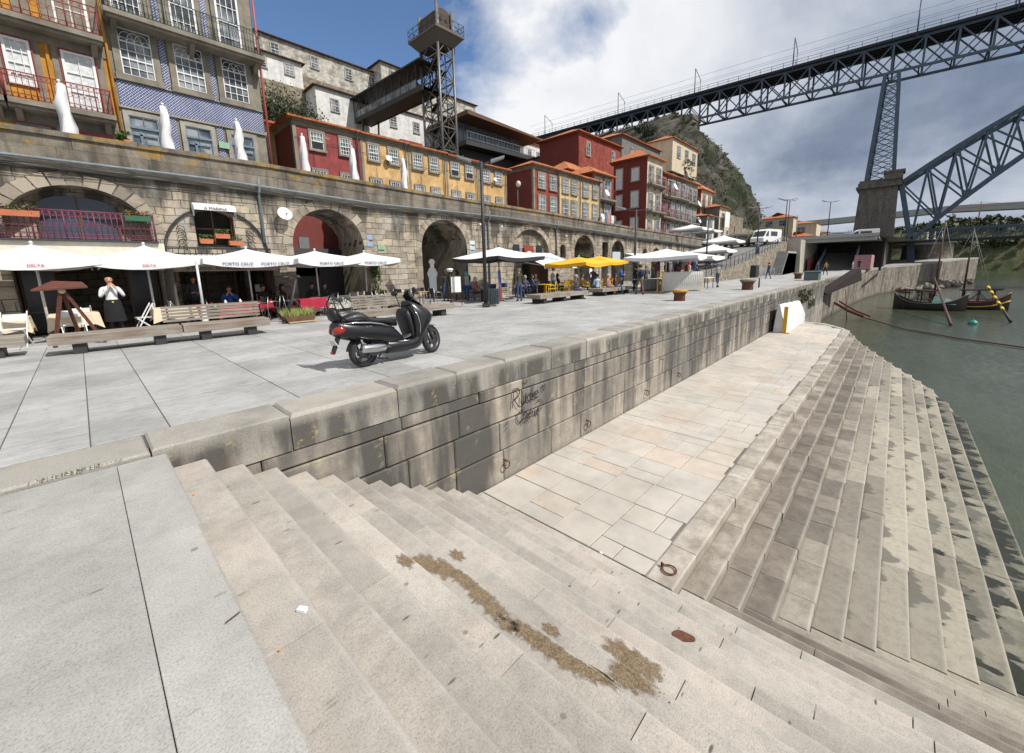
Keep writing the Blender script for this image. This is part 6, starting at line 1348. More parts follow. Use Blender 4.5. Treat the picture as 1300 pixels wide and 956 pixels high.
# napkins standing on red tables
for i,(x,y,l) in enumerate(((3.3,16.35,'left'),(3.75,16.45,'right'))):
    m=MB(); m.lathe([(.05,0),(.045,.06),(.002,.14)],n=6); m.build('napkin',M['white'],label='folded white napkin standing on the nearest red table, the %s one'%l,cat='napkin',group='napkins on the red table',loc=(x,y,.745))
m=MB(); m.lathe([(.11,0),(.12,.01)],n=14); m.build('plate',M['white'],label='white plate lying on the nearest red table',cat='plate',loc=(3.5,16.25,.745))
# aluminium chairs
ac=tube_chair('cafe_chair',M['alu'],M['dkc'],'x',group='dark aluminium cafe chairs')
ACP=[(2.9,16.3,1.3,'in front of the white awning post'),(3.1,16.95,1.5,'left of the farther red table'),(4.25,16.35,-1.3,'right of the nearest red table'),(4.75,16.6,-1.6,'second right of the nearest red table'),(5.35,16.5,1.4,'left of the red table by the planter'),(5.3,17.2,2.8,'behind the planter stand'),(6.75,16.3,-1.4,'right of the red table by the planter')]
for i,(x,y,a,l) in enumerate(ACP): place(ac,i==0,x,y,a,'dark aluminium chair '+l)
gx=[(7.6,15.6),(8.3,15.7),(9.0,15.6),(9.8,15.8),(10.6,15.7),(11.3,15.5),(8.0,16.6),(9.1,16.7),(10.2,16.8),(11.4,16.6)]
words=['first','second','third','fourth','fifth','sixth']
for i,(x,y) in enumerate(gx): place(ac,False,x,y,U(-3,3),'dark aluminium chair, %s from the left in the %s row behind the scooter'%(words[i] if i<6 else words[i-6],'front' if i<6 else 'back'))
for i,(x,y,l) in enumerate(((8.0,16.05,'left'),(9.5,16.2,'middle'),(10.9,16.1,'right'))): table(x,y,.7,.7,.74,'small light wooden cafe table behind the scooter, %s of three'%l,top=plain((.42,.26,.10),.5),leg=M['alu'])
# blue chairs under the black-edged parasol
bc=tube_chair('blue_chair',M['bplast'],M['bplast'],'x',group='blue chairs under the awning')
for i,(x,y) in enumerate([(13.9,16.2),(14.6,16.6),(15.2,15.9),(16.8,16.4),(17.4,15.9),(18.2,16.5),(18.9,15.9),(19.6,16.3),(20.3,15.8),(21.0,16.4),(16.1,17.0),(19.2,17.0)]):
    place(bc,i==0,x,y,U(-3,3),'dark blue cafe chair under the parasol and awning, number %d counted from the left'%(i+1) if False else 'dark blue cafe chair, %s from the left under the parasol and awning'%(['first','second','third','fifth','sixth','seventh','ninth','tenth','eleventh','twelfth','fourth','eighth'][i]))
for i,(x,y,l) in enumerate(((14.9,16.3,'left'),(18.0,16.1,'middle'),(20.4,16.2,'right'))): table(x,y,.7,.7,.72,'dark blue cafe table under the awnings, %s of three'%l,top=M['bplast'],leg=M['bplast'])
# yellow furniture
yc_=tube_chair('yellow_chair',M['yplast'],M['yplast'],'x',group='bright yellow chairs')
for i,(x,y) in enumerate([(18.9,14.6),(19.5,14.9),(20.2,14.6),(21.0,14.9),(21.9,15.2),(22.7,14.8),(23.5,15.3),(24.2,14.7),(25.0,15.1),(25.7,14.8),(26.3,15.3)]):
    place(yc_,i==0,x,y,U(-3,3),'bright yellow cafe chair, %s from the left'%['first','second','third','fourth','fifth','sixth','seventh','eighth','ninth','tenth','eleventh'][i])
for i,(x,y,l) in enumerate(((19.3,15.4,'left, before the blue seats'),(22.3,15.7,'middle'),(24.7,15.6,'right'))):
    t_=table(x,y,.8,.8,.74,'yellow round-edged cafe table, '+l,top=M['yplast'],leg=M['yplast'])
m=MB(); m.box(20.9,22.0,17.3,17.9,0,1.9); m.box(20.8,22.1,17.2,18.,1.9,1.98); m.build('wooden_kiosk',M['woodbr'],label='brown wooden kiosk under the nearer yellow parasol',cat='kiosk')
# ---------------------------------------------------------------- props
# brown wooden menu easel
M['easel']=plain((.115,.035,.02),.6,var=.35,scale=12)
r=empty('wooden_easel',(-.35,15.2,0),0,'brown wooden menu stand with splayed legs and a slanted top board','easel')
for a,b in (((-.27,-.15,0),(.02,.05,1.42)),((.62,-.1,0),(.06,.05,1.42)),((.2,.75,0),(.04,.08,1.40))): m=MB(); m.bar(a,b,.07,.055); m.build('leg',M['easel'],r)
m=MB(); m.add([(-.46,-.12,1.40),(.5,-.16,1.44),(.42,.25,1.56),(-.1,.32,1.60),(-.46,-.12,1.44),(.5,-.16,1.48),(.42,.25,1.60),(-.1,.32,1.64)],[(0,3,2,1),(4,5,6,7),(0,1,5,4),(1,2,6,5),(2,3,7,6),(3,0,4,7)]); m.build('top_board',M['easel'],r); m=MB(); m.ball((.04,.02,1.38),.07,8,5); m.build('rope_knot',M['creamc'],r)
# planter with an old lamp-like stand
r=empty('planter_stand',(5.15,15.25,0),0,'low wooden planter of yellow-green grass with a dark leaning iron stand','planter')
m=MB(); m.prismy([(-.42,.03),(.42,.03),(.5,.22),(-.5,.22)],-.3,.3); m.box(-.38,-.28,-.28,.28,0,.03); m.box(.28,.38,-.28,.28,0,.03); m.build('trough',M['woodbr'],r)
m=MB()
for i in range(420): 
    a=U(-.45,.45);b=U(-.25,.25);e=Vector((a*1.25+U(-.08,.08),b*1.3+U(-.08,.08),.22+U(.12,.36))); w_=.012; m.tone=R(); m.add([(a-w_,b,.2),(a+w_,b,.2),(e.x,e.y,e.z)],[(0,1,2)])
m.build('grass',leafmat('yellow grass',(.10,.12,.03),(.38,.40,.12)),r)
m=MB(); m.tube([(-.35,0,.2),(-.1,.1,.8),(.12,.15,1.5)],[.05,.045,.05],8); m.tube([(-.1,.1,.9),(.3,.2,.3)],.035,6); m.build('stand',M['iron'],r); m=MB(); m.lathe([(.02,0),(.12,.02),(.14,.06),(.03,.10)],(-.22,.12,1.52),12); m.lathe([(.02,0),(.10,.03),(.03,.12)],(.2,.15,1.52),12); m.bar((-.3,.12,1.53),(.3,.15,1.55),.03); m.build('lamp_pair',M['iron'],r)
m=MB(); m.box(-.45,.45,-.48,-.34,.03,.06); m.build('tray',plain((.45,.33,.2)),r)
# artist easel with white board
r=empty('display_easel',(12.1,15.1,0),.0,'brown painter easel carrying a blank white board before the dark arch','easel')
for a,b in (((-.22,-.1,0),(0,.1,1.5)),((.34,-.1,0),(.08,.1,1.5)),((.05,.45,0),(.05,.1,1.5))): m=MB(); m.bar(a,b,.035); m.build('leg',M['easel'],r)
m=MB(); m.bar((-.25,-.02,.62),(.35,-.02,.62),.04); m.bar((-.15,-.05,.25),(.27,-.05,.25),.03); m.build('crossbar',M['easel'],r); m=MB(); m.box(-.22,.34,-.06,-.03,.66,1.38); m.build('board',M['white'],r)
r=empty('chef_cutout',(12.95,17.95,0),0,'tall painted board of a cook in white standing inside the dark arch','sign'); m=MB(); m.prismy([(-.22,.6),(.22,.6),(.24,1.3),(.33,1.55),(.2,1.8),(.12,1.85),(.12,2.02),(.2,2.15),(.1,2.3),(-.1,2.3),(-.2,2.15),(-.12,2.02),(-.12,1.85),(-.2,1.8),(-.33,1.55),(-.24,1.3)],0,.03); m.build('panel',plain((.17,.19,.21)),r); m=MB(); m.box(-.1,.1,-.004,0,1.86,2.02); m.build('face',plain((.35,.2,.13)),r); m=MB(); m.bar((0,.02,0),(0,.02,.62),.05); m.build('post',M['iron'],r)
# tall angled menu boards near the coat man
r=empty('menu_board',(15.0,14.9,0),.5,'tall leaning menu board, blue above and red below, left of the man in the coat','sign'); m=MB(); m.M=Matrix.Rotation(-.16,4,'Y'); m.box(-.2,.2,-.02,.02,.85,1.65); m.build('upper_panel',plain((.10,.14,.45)),r); m=MB(); m.M=Matrix.Rotation(-.16,4,'Y'); m.box(-.2,.2,-.021,.02,.1,.85); m.build('lower_panel',plain((.25,.05,.05)),r)
# market stall
M['lace']=plain((.66,.65,.61),.85,var=.1,scale=12)
def drape(p0,p1,z1,label,waves=22,amp=.05,mat=None,name='draped_stall'):
    p0=Vector(p0);p1=Vector(p1); d=p1-p0; n_=Vector((d.y,-d.x,0)).normalized(); m=MB(); N=waves*4; rows=[]
    for k in range(8): rows.append([p0+d*(i/N)+n_*amp*math.sin(i*math.pi/2+.25*math.sin(k*1.3))*(.35+k/7)+Vector((0,0,z1-z1*.96*k/7)) for i in range(N+1)])
    m.smooth=True; m.loft(rows,closed=False); return m
r=empty('market_stall',(26.8,10,0),0,'market stall draped in rippled white lace beneath the large white parasol','stall')
m=drape((25.3,10.75,0),(27.75,9.1,0),1.25,''); ch(m,'front_cloth',M['lace'],r); m=drape((27.75,9.1,0),(28.9,10.3,0),1.25,'',10); ch(m,'side_cloth',M['lace'],r)
m=MB(); m.add([(25.3,10.75,1.24),(27.75,9.1,1.24),(28.9,10.3,1.24),(26.4,12,1.24)],[(0,1,2,3)]); ch(m,'counter',M['lace'],r)
for (x,y,l) in ((25.25,10.72,'left'),(27.8,9.1,'right'),(25.1,10.95,'far left')): 
    m=MB(); m.bar((x,y,.0),(x,y,1.35),.05); m.bar((x,y,.05),(x-.2,y+.05,.02),.05); ch(m,'yellow_post',M['yplast'],r)
it=[M['redw'],M['bplast'],M['dkc'],M['white'],M['brickred'],M['creamc']]
for i in range(14):
    t_=(i+.5)/14; x=25.6+t_*2.9; y=10.95-t_*1.2+U(0,.5); m=MB(); hh=U(.35,.75); m.loft([[Vector((x+.16*math.cos(a)*s_,y+.1*math.sin(a)*s_,1.25+q)) for a in [k*math.pi/4 for k in range(8)]] for q,s_ in ((0,.6),(hh*.4,1.),(hh*.8,1.1),(hh,.3))]); m.build('hanging_garment',it[i%6],label='%s garment displayed on the draped market stall, %s from the left'%(['dark red','navy','black','white','brick red','cream'][i%6],['1st','2nd','3rd','4th','5th','6th','7th','8th','9th','10th','11th','12th','13th','14th'][i]),cat='garment',group='garments on the market stall')
r=table(27.3,12.3,3.0,.8,.8,'low market table with pale hanging cloths left of the draped stall',rz=-.3,top=M['white'],group=None,name='market_table'); m=drape((-1.5,-.42,0),(1.5,-.42,0),.78,'',8,.03); m.build('front_cloth',plain((.50,.48,.50)),r); m=MB(); m.box(-1.55,-1.5,-.45,-.4,.05,.8); m.box(-.05,0,-.47,-.44,.05,.8); m.box(-1.55,0,-.48,-.45,.05,.1); m.build('red_trim',M['redc'],r)
r=table(30.9,9.9,1.3,.7,.75,'small white-topped market table right of the draped stall',top=M['white'],group=None,name='market_table')
r=empty('hand_trolley',(32.2,9.5,0),.3,'black folded hand trolley right of the market stall','trolley'); m=MB()
for s_ in (-.25,.25): m.tube([(s_,0,.08),(s_,.05,1.15)],.02,5)
for z in (.3,.6,.9,1.15): m.tube([(-.25,.02,z),(.25,.02,z)],.018,5)
m.build('frame',M['iron'],r)
for s_ in (-.28,.28): m=MB(); m.lathe([(.09,-.02),(.09,.02)],(s_,0,.09),10,'x'); m.build('wheel',M['iron'],r)
# black stack and blue barriers farther away
for k in range(4):
    for j in range(2): m=MB(); m.box(-.7,.7,-.5,.5,0,.36); m.box(-.72,.72,-.52,.52,.3,.36); m.build('black_crate',M['iron'],label='black plastic crate, %s layer of the %s stack before the ramp'%(['lowest','second','third','top'][k],['left','right'][j]),cat='crate',group='black crates stacked before the ramp',loc=(55+j*1.6,13.7-j*.9,k*.37-.0))
for j in range(2):
    r=empty('metal_barrier',(57.5+2.2*j,12.2-.6*j,0),-.3,'pale blue crowd barrier before the ramp wall, the %s one'%['left','right'][j],'barrier','crowd barriers'); m=MB()
    for z in (.2,1.05): m.tube([(-1,0,z),(1,0,z)],.025,5)
    for i in range(14): m.tube([(-1+i*.154,0,.2),(-1+i*.154,0,1.05)],.012,4)
    for s_ in (-1,1): m.tube([(s_,-.2,0),(s_,0,.15),(s_,0,1.05)],.025,5)
    m.build('frame',plain((.22,.32,.42)),r)
# white wrapped barrier on the landing
t=NT('white plastic sheet'); t.col((.62,.63,.645)).P(Roughness=.45); t.bump(t.noise(3,5,.6,dist=1.),.06,.8); M['sheet']=t.mat
r=empty('wrapped_barrier',(29.8,4.5,-2.25),0,'long white plastic-wrapped barrier with a yellow end leaning on the quay wall','barrier'); m=MB(); N=14; rows=[]
for j,(yy,zz) in enumerate(((-.34,0),(-.28,.5),(-.12,1.0),(.06,1.58),(.20,1.6),(.28,1.0),(.32,0))): rows.append([Vector((-3.0+6.4*i/N,yy+.05*math.sin(i*2+j),zz*(1-.14*i/N)+.04*math.sin(i*1.7+j*2) if zz else 0)) for i in range(N+1)])
m.smooth=True; m.loft(rows,closed=False); m.add([rows[j][0] for j in range(7)],[tuple(range(7))]); m.build('sheet',M['sheet'],r); m=MB(); m.box(-3.10,-3.02,-.34,-.16,0,1.5); m.box(-3.2,-2.95,-.5,-.3,.0,.05); m.build('end_board',plain((.62,.36,.02),.6),r)
# iron rings
def ring(x,y,z,rad_,flat,label):
    r=empty('mooring_ring',(x,y,z),0,label,'ring','iron mooring rings'); m=MB(); pts=[]
    for k in range(17):
        a=2*math.pi*k/16; pts.append((rad_*math.cos(a),rad_*math.sin(a),.018) if flat else (rad_*math.cos(a),-.045,-rad_+rad_*math.sin(a)))
    m.tube(pts,.011,7,False); m.build('ring',M['rust'],r); m=MB(); 
    if flat: m.tube([(.02,.06+rad_*.6,0),(.02,.06+rad_*.6,.05),(0,rad_*.9,.05)],.014,6)
    else: m.tube([(0,.03,0),(0,-.055,.0)],.018,6)
    m.build('staple',M['rust'],r)
for (x,z,l) in ((4.98,-1.87,'rusty iron ring low on the wall below the dark stain, nearest the stairs'),(7.78,-1.93,'rusty iron ring low on the wall, second from the stairs'),(10.9,-1.93,'rusty iron ring low on the wall, third from the stairs'),(13.3,-1.9,'rusty iron ring low on the wall, farthest from the stairs')): ring(x,4.97,z,.075,False,l)
ring(4.68,1.74,-2.245,.085,True,'rusty iron ring lying flat on the corner stone of the landing')
# gravel drifts on the steps, rust patch
def gravelm():
    t=NT('gravel and rust-brown debris'); v=t.vor(60,feat='F1',out='Color'); c=t.ramp(t.sep(v)[0],[(0.,(.04,.028,.018)),(.5,(.13,.088,.05)),(1.,(.26,.19,.11))]); t.col(c).P(Roughness=1.); t.bump(t.noise(60,3),.02,1.); return t.mat
M['gravel']=gravelm(); gm=MB(); sm_=MB()
def siltm():
    t=NT('dried silt stain'); v=t.vor(150,feat='F1',out='Color'); c=t.ramp(t.sep(v)[0],[(0.,(.12,.085,.05)),(.5,(.20,.145,.085)),(1.,(.29,.22,.14))]); t.col(c).P(Roughness=1.)
    n=t.noise(22,6,.7); f=t.math('SUBTRACT',t.math('ADD',n,.38),t.attr('edge')); t.set(t.b,'Alpha',t.ramp(f,[(.02,0.),(.42,.9)])); t.bump(t.noise(120,3),.003,.6); return t.mat
M['silt']=siltm()
def drift(px,py,k,n,sp):   # grains scattered on tread k around a photo position
    c=at(px,py,ZK(k)); zz=ZK(k)+.0035+.0001*(px%17); q=[]
    for a in range(22):
        rr=sp*2.0*(1+.2*math.sin(a*2.1+px)); q.append((min(max(c.x+rr*.75*math.cos(a*math.pi/11),XK(k-1)+.002),XK(k)-.012),c.y+rr*1.25*math.sin(a*math.pi/11),zz))
    b_=len(sm_.v); sm_.e[b_]=0.; sm_.e.update({b_+1+i:1. for i in range(22)}); sm_.add([(c.x,c.y,zz)]+q,[(0,i+1,(i+1)%22+1) for i in range(22)])
    for i in range(int(n*.22)):
        x=c.x+random.gauss(0,sp*.35); y=c.y+random.gauss(0,sp)
        x=min(max(x,XK(k-1)+.005),XK(k)-.02) 
        s=U(.002,.006); a=U(0,3); gm.tone=R(); z=ZK(k)+.003
        gm.add([(x-s*math.cos(a),y-s*math.sin(a),z),(x+s*math.sin(a),y-s*math.cos(a),z),(x+s*math.cos(a),y+s*math.sin(a),z),(x-s*math.sin(a),y+s*math.cos(a),z),(x,y,z+s*.5)],[(0,1,4),(1,2,4),(2,3,4),(3,0,4)])
def kof(px,py):
    for k in range(1,26):
        if XK(k-1)<=at(px,py,ZK(k)).x<=XK(k)+.01: return k
    return 6
for (px,py,n,sp) in ((515,712,260,.05),(540,716,450,.08),(565,722,420,.08),(590,735,380,.07),(610,755,380,.07),(628,775,340,.06),(645,793,300,.05),(662,800,300,.05),(680,812,350,.06),(700,825,350,.06),(720,838,380,.06),(745,850,400,.06),(770,857,380,.06),(795,862,380,.06),(790,830,500,.08),(815,845,500,.08),(805,858,400,.08),(700,800,200,.04),(580,705,60,.05)):
    drift(px,py,kof(px,py),n,sp)
sm_.build('silt',M['silt'],kind='stuff',label='dried brown silt smeared along the stair treads'); gm.build('gravel',M['gravel'],kind='stuff',label='brown gravel drifted along the stair treads')
# litter and small marks: twigs, cigarette ends, a paper scrap
def litter(px,py,z,l,label,c,w_=.012,name='litter',ang=None,cat='litter'):
    p=at(px,py,z); a=U(0,3) if ang is None else ang; m=MB(); m.bar((-l/2*math.cos(a),-l/2*math.sin(a),.006),(l/2*math.cos(a),l/2*math.sin(a),.008),w_,w_*.6); m.build(name,plain(c),label=label,cat=cat,loc=(p.x,p.y,z+.004))
litter(384,776,ZK(1),.05,'crumpled white paper scrap on the near stairs',(.8,.8,.8),.03,'paper_scrap'); litter(296,786,Z0 if at(296,786,Z0).x<XN else ZK(1),.07,'thin brown twig on the top landing',(.08,.05,.03),.006,'twig',.3); litter(356,826,ZK(1),.02,'orange cigarette end at the bottom of the near stairs',(.7,.3,.1),.008,'cigarette_end'); litter(246,629,ZK(1),.02,'orange cigarette end on the first step below the coping',(.7,.3,.1),.008,'cigarette_end'); litter(763,703,ZK(10) if True else 0,.03,'white paper fleck low on the stairs',(.8,.8,.8),.02,'paper_scrap')
m=MB(); m.prism([(.055*math.cos(a)*(1+.15*math.sin(3*a)),.10*math.sin(a)) for a in [k*math.pi/9 for k in range(18)]],0,.004)
p=at(870,805,ZK(kof(870,805))); m.build('rust_plate',M['rust'],label='rusty iron socket plate let into a lower stair tread',cat='plate',loc=(XK(kof(870,805))-.12,p.y,ZK(kof(870,805))+.006),rz=.4)
# weeds in the joints
wd=MB()
for (px,py,n) in ((100,578,40),(85,583,25),(640,438,20),(700,432,40),(720,428,50),(752,424,30)):
    p=at(px,py,0 if px>300 or py<590 else Z0)
    for i in range(n): q=p+Vector((random.gauss(0,.12),random.gauss(0,.012),0)); q.y=4.988+U(-.012,.006) if px<300 and py<590 else q.y; wd.tone=R(); wd.add([(q.x-.004,q.y,q.z),(q.x+.004,q.y,q.z),(q.x+U(-.02,.02),q.y+U(-.02,.02),q.z+U(.01,.035))],[(0,1,2)])
wd.build('weeds',M['leaf'],kind='stuff',label='tiny green weeds in the stone joints')
wl_=MB()
for (px,py,n,s) in ((678,505,14,.03),(860,412,40,.05),(905,425,30,.06),(840,455,20,.04),(1022,378,500,.25),(1030,385,400,.25),(1018,372,300,.2),(1028,372,300,.2),(945,420,25,.06)):
    p=aty(px,py,4.95); leaves(wl_,(p.x,4.93,p.z),s*(6 if n>100 else 1.2),.08,s*1.2,n,.02 if n<100 else .07)
wl_.build('wall_plants',M['leafol'],kind='stuff',label='small plants rooted in the joints of the quay wall')
# graffiti, built as thin paint strokes standing 1 mm off the stone
def stroke(m,pts,w_=.012):
    for a,b in zip(pts,pts[1:]):
        m.bar((a[0],0,a[1]),(b[0],0,b[1]),w_,.003,(0,0,1)) if abs(a[0]-b[0])>1e-6 or True else None
def strokes(m,L,ox,oz,s,w_):
    for P in L:
        Q=[(ox+x*s+z*s*.15,oz+z*s) for x,z in P]
        vs=[];
        for a,b in zip(Q,Q[1:]):
            d=Vector((b[0]-a[0],b[1]-a[1])); n_=Vector((-d.y,d.x)).normalized()*w_/2 if d.length>0 else Vector((0,0)); e=d.normalized()*w_*.4
            m.add([(a[0]-n_.x-e.x,0,a[1]-n_.y-e.y),(b[0]-n_.x+e.x,0,b[1]-n_.y+e.y),(b[0]+n_.x+e.x,0,b[1]+n_.y+e.y),(a[0]+n_.x-e.x,0,a[1]+n_.y-e.y)],[(0,1,2,3)])
def arc(cx,cz,r,a0,a1,n=8,sx=1): return [(cx+sx*r*math.cos(rad(a0+(a1-a0)*i/n)),cz+r*math.sin(rad(a0+(a1-a0)*i/n))) for i in range(n+1)]
g=MB()
L={'R':[[(0,0),(0,1.2)],arc(.25,.85,.3,110,-90)+[(.1,.5),(.6,-.1)]],'u':[[(0,.6),(0,.2)]+arc(.2,.2,.2,180,360)+[(.4,.6),(.42,0)]],'d':[arc(.25,.3,.25,40,400),[(.5,1.1),(.5,0)]],'e':[[(0,.35),(.45,.4)]+arc(.22,.32,.24,20,320)],
 'C':[arc(.4,.45,.45,60,300)],'h':[[(0,0),(.05,1.1)],[(0,.4)]+arc(.22,.4,.22,160,0)+[(.44,0)]],'w':[[(0,.6),(.12,0),(.28,.45),(.42,0),(.6,.6)]],'n':[[(0,0),(0,.6)],[(0,.4)]+arc(.2,.4,.2,160,0)+[(.4,0)]],'H':[[(0,.9),(-.25,1.25),(-.15,1.45),(0,1.3),(.2,1.45),(.3,1.2),(0,.9)]]}
x=0
for c_ in 'Rude': strokes(g,L[c_],5.22+x,-.92,.30,.024); x+={'R':.235,'u':.175,'d':.20,'e':.18}[c_]
strokes(g,L['H'],6.10,-1.0,.22,.018); strokes(g,[arc(6.16,-1.08,.12,140,-100)],0,0,1,.016); x=0
for c_ in 'Chew': strokes(g,L[c_],5.33+x,-1.26,.25,.02); x+={'C':.17,'h':.165,'e':.155,'w':.15}[c_]
strokes(g,[arc(5.75,-1.36,.16,150,30),arc(5.76,-1.42,.14,140,40),[(5.2,-1.2),(5.26,-1.14)],[(5.21,-1.28),(5.25,-1.26)],[(6.17,-1.1),(6.17,-1.16)],arc(5.66,-.47,.06,180,360),[(5.62,-.40),(5.63,-.42)],[(5.70,-.40),(5.70,-.42)]],0,0,1,.016)
g.build('graffiti',plain((.045,.04,.05),.8),label='black spray-painted scrawl with a heart on the quay wall',cat='graffiti',loc=(0,4.9735,0))
# rusty gangway and boom
r=empty('rusty_gangway',(50,4.6,0),0,'rusty brown steel gangway box jutting out from the quay edge above the water','gangway'); m=MB()
T_=[atx(q[0],q[1],50.5) for q in ((1036,371),(1049,372),(1049,374.5),(1037,373.5))]; B_=[atx(q[0],q[1],57.) for q in ((1083,341),(1093,341),(1094,356),(1085,354.5))]
m.loft([T_,B_]); fixn(ch(m,'deck',plain((.016,.007,.006),.9,var=.4),r)); m=MB(); m.loft([B_,[p+Vector((.4,0,.03)) for p in B_]]); fixn(ch(m,'end_plate',plain((.10,.03,.018),.8,var=.4),r))
m=MB(); m.tube([(53.8,3.6,-1.2),(53.4,3.2,-4.4)],.04,6); ch(m,'strut',M['rust'],r)
r=empty('mooring_boom',(54,3,-3),0,'dark red boom and sagging line trailing over the water from the quay','boom'); m=MB(); P=[(59.5,5.0,-2.9),(57.5,3.4,-3.7),(56.1,2.1,-4.1)]; m.tube(P,.14,6); m.tube([(p[0]-.5,p[1]-.6,p[2]+.12) for p in P],.10,6); ch(m,'boom',plain((.16,.03,.03),.7),r); m=MB(); Q=[at(1095,403,-4.15),at(1150,418,-4.22),at(1220,430,-4.22),at(1300,441,-4.22),at(1400,452,-4.22)]; m.tube([(Q[0].x,Q[0].y,-4.1)]+Q,.05,5); ch(m,'line',plain((.07,.025,.02)),r)
m=MB(); m.ball((0,0,0),.35,12,8); m.tube([(0,0,.3),(0,0,.45)],.05,6); m.build('buoy',plain((.02,.20,.17),.4),label='small green buoy floating near the striped oar',cat='buoy',loc=at(1235,411,-4.25))
# ---------------------------------------------------------------- boats
def boat(x,y,rz,L,label,hullc,trim,name='wooden_boat',mast=True,stripe=None,oar=True,awn=None,mh=6.,mc=(.05,.025,.02),lean=0.0):
    r=empty(name,(x,y,-4.3),rz,label,'boat'); m=MB(); N=22; rings=[]
    def sec(u): # u -1..1
        w_=1.15*(1-abs(u)**2.4)+.05; sh=.55+ .85*abs(u)**3; return w_,sh
    for i in range(N+1):
        u=-1+2*i/N; w_,sh=sec(u); X=u*L/2; rings.append([Vector((X,w_*math.sin(a)*1.0,sh-(sh+.35)*math.cos(a)*(1 if True else 0))) for a in [math.pi/2*k/4 for k in (-4,-3,-2,-1,0,1,2,3,4)]])
    m.smooth=True; m.m=0; FB=1.45; rr=[[Vector((p.x,p.y,sh_*FB)) for p,sh_ in zip(rg,[sec(rg[0].x*2/L)[1]-(sec(rg[0].x*2/L)[1]+.3)*math.cos(math.pi/2*abs(k)/4) for k in range(-4,5)])] for rg in rings]
    m.loft(rr,closed=False); m.build('hull',hullc,r)
    m=MB(); m.tube([rg[0]+Vector((0,0,.02)) for rg in rr],.07,5); m.tube([rg[-1]+Vector((0,0,.02)) for rg in rr],.07,5); m.build('gunwale',trim,r)
    if stripe:
        m=MB()
        for k in (2,6):
            m.tube([rg[1 if k==2 else -2]+Vector((0,-.03 if k==2 else .03,0)) for rg in rr],.09,5)
        m.build('painted_stripe',stripe,r)
    m=MB(); m.add([rr[i][0]+Vector((0,.1,-.25)) for i in range(3,N-2)]+[rr[i][-1]+Vector((0,-.1,-.25)) for i in range(3,N-2)][::-1],[tuple(range(2*(N-5)))]); m.build('deck',M['woodbr'],r)
    m=MB(); 
    for q in (-L*.05,L*.13,L*.31):
        for s_ in (-.8,.8): m.bar((q,s_,.2),(q,s_,2.3),.09)
    m.bar((-L*.10,-.85,2.25),(L*.40,-.85,2.35),.16,.14); m.bar((-L*.10,.85,2.25),(L*.40,.85,2.35),.16,.14); m.box(-L*.07,L*.35,-.8,.8,2.28,2.34)
    for q in (-L*.05,L*.13,L*.31): m.bar((q,-.95,2.06),(q,.95,2.06),.09)
    for s_ in (-.8,.8): m.bar((-L*.05,s_,1.2),(L*.31,s_,1.2),.05); m.bar((-L*.05,s_,.4),(L*.13,s_,1.9),.05); m.bar((L*.13,s_,1.9),(L*.31,s_,.4),.05)
    m.build('steering_platform',plain((.045,.02,.018),.7),r)
    if awn: m=MB(); m.loft([[(-L*.38,-.9,.75),(-L*.38,0,1.0),(-L*.38,.9,.75)],[(-L*.22,-1.1,.8),(-L*.22,0,1.45),(-L*.22,1.1,.8)],[(-L*.07,-1.,.9),(-L*.07,0,1.7),(-L*.07,1.,.9)]],closed=False); m.build('tarpaulin',awn,r)
    if mast:
        m=MB(); m.tube([(-L*.06,0,0),(-L*.06+lean,0,mh+4.3)],[.12,.05],8); mm=m.build('mast',plain(mc,.6),r); m=MB()
        for e in ((-L*.42,0,.9),(L*.30,-.8,1.8),(L*.22,.8,1.8)): m.tube([(-L*.06+lean,0,mh+4.2),e],.012,4)
        m.build('stay',plain((.35,.35,.34)),mm)
    return r
q_=at(1178,393,-4.2); b1=boat(q_.x+1,q_.y,1.35,6.3,'dark wooden river boat with green tarpaulin and tall red-brown mast, the left one',plain((.035,.028,.024),.5),plain((.10,.10,.10),.5),awn=plain((.04,.11,.10),.6),mh=6.1,mc=(.06,.018,.014))
q_=at(1240,392,-4.2); b2=boat(q_.x+1,q_.y+.8,-1.75,6.6,'black and yellow wooden river boat with a bare mast and striped oar, the right one',plain((.028,.022,.018),.5),plain((.22,.05,.05),.6),stripe=plain((.42,.24,.02),.6),mh=5.2,mc=(.018,.018,.02))
for (p0,p1,z0,z1,lb,mt,z_) in (((1186,352),(1207,412),-1.4,-4.1,'long red-brown steering oar slanting from the left boat into the water',plain((.07,.028,.022),.6),0),((1253,362),(1283,408),-2.2,-4.0,'long black and yellow striped steering oar of the right boat',plain((.02,.02,.02),.6),1)):
    P=at(*p0,z0) if False else None
    rdist=68. if z_==0 else 67.; A=CC+ray(*p0)*(rdist/ray(*p0).x); B=CC+ray(*p1)*((62.5)/ray(*p1).x); B=at(*p1,-4.2)
    r=empty('steering_oar',A,0,lb,'oar'); m=MB(); m.tube([A,A.lerp(B,.75),B],[.07,.10,.13],7); ch(m,'shaft',mt,r)
    if z_:
        m=MB()
        for k in range(5): a=A.lerp(B,.05+.15*k); b=A.lerp(B,.11+.15*k); m.tube([a,b],.125,7)
        ch(m,'yellow_bands',M['yplast'],r)
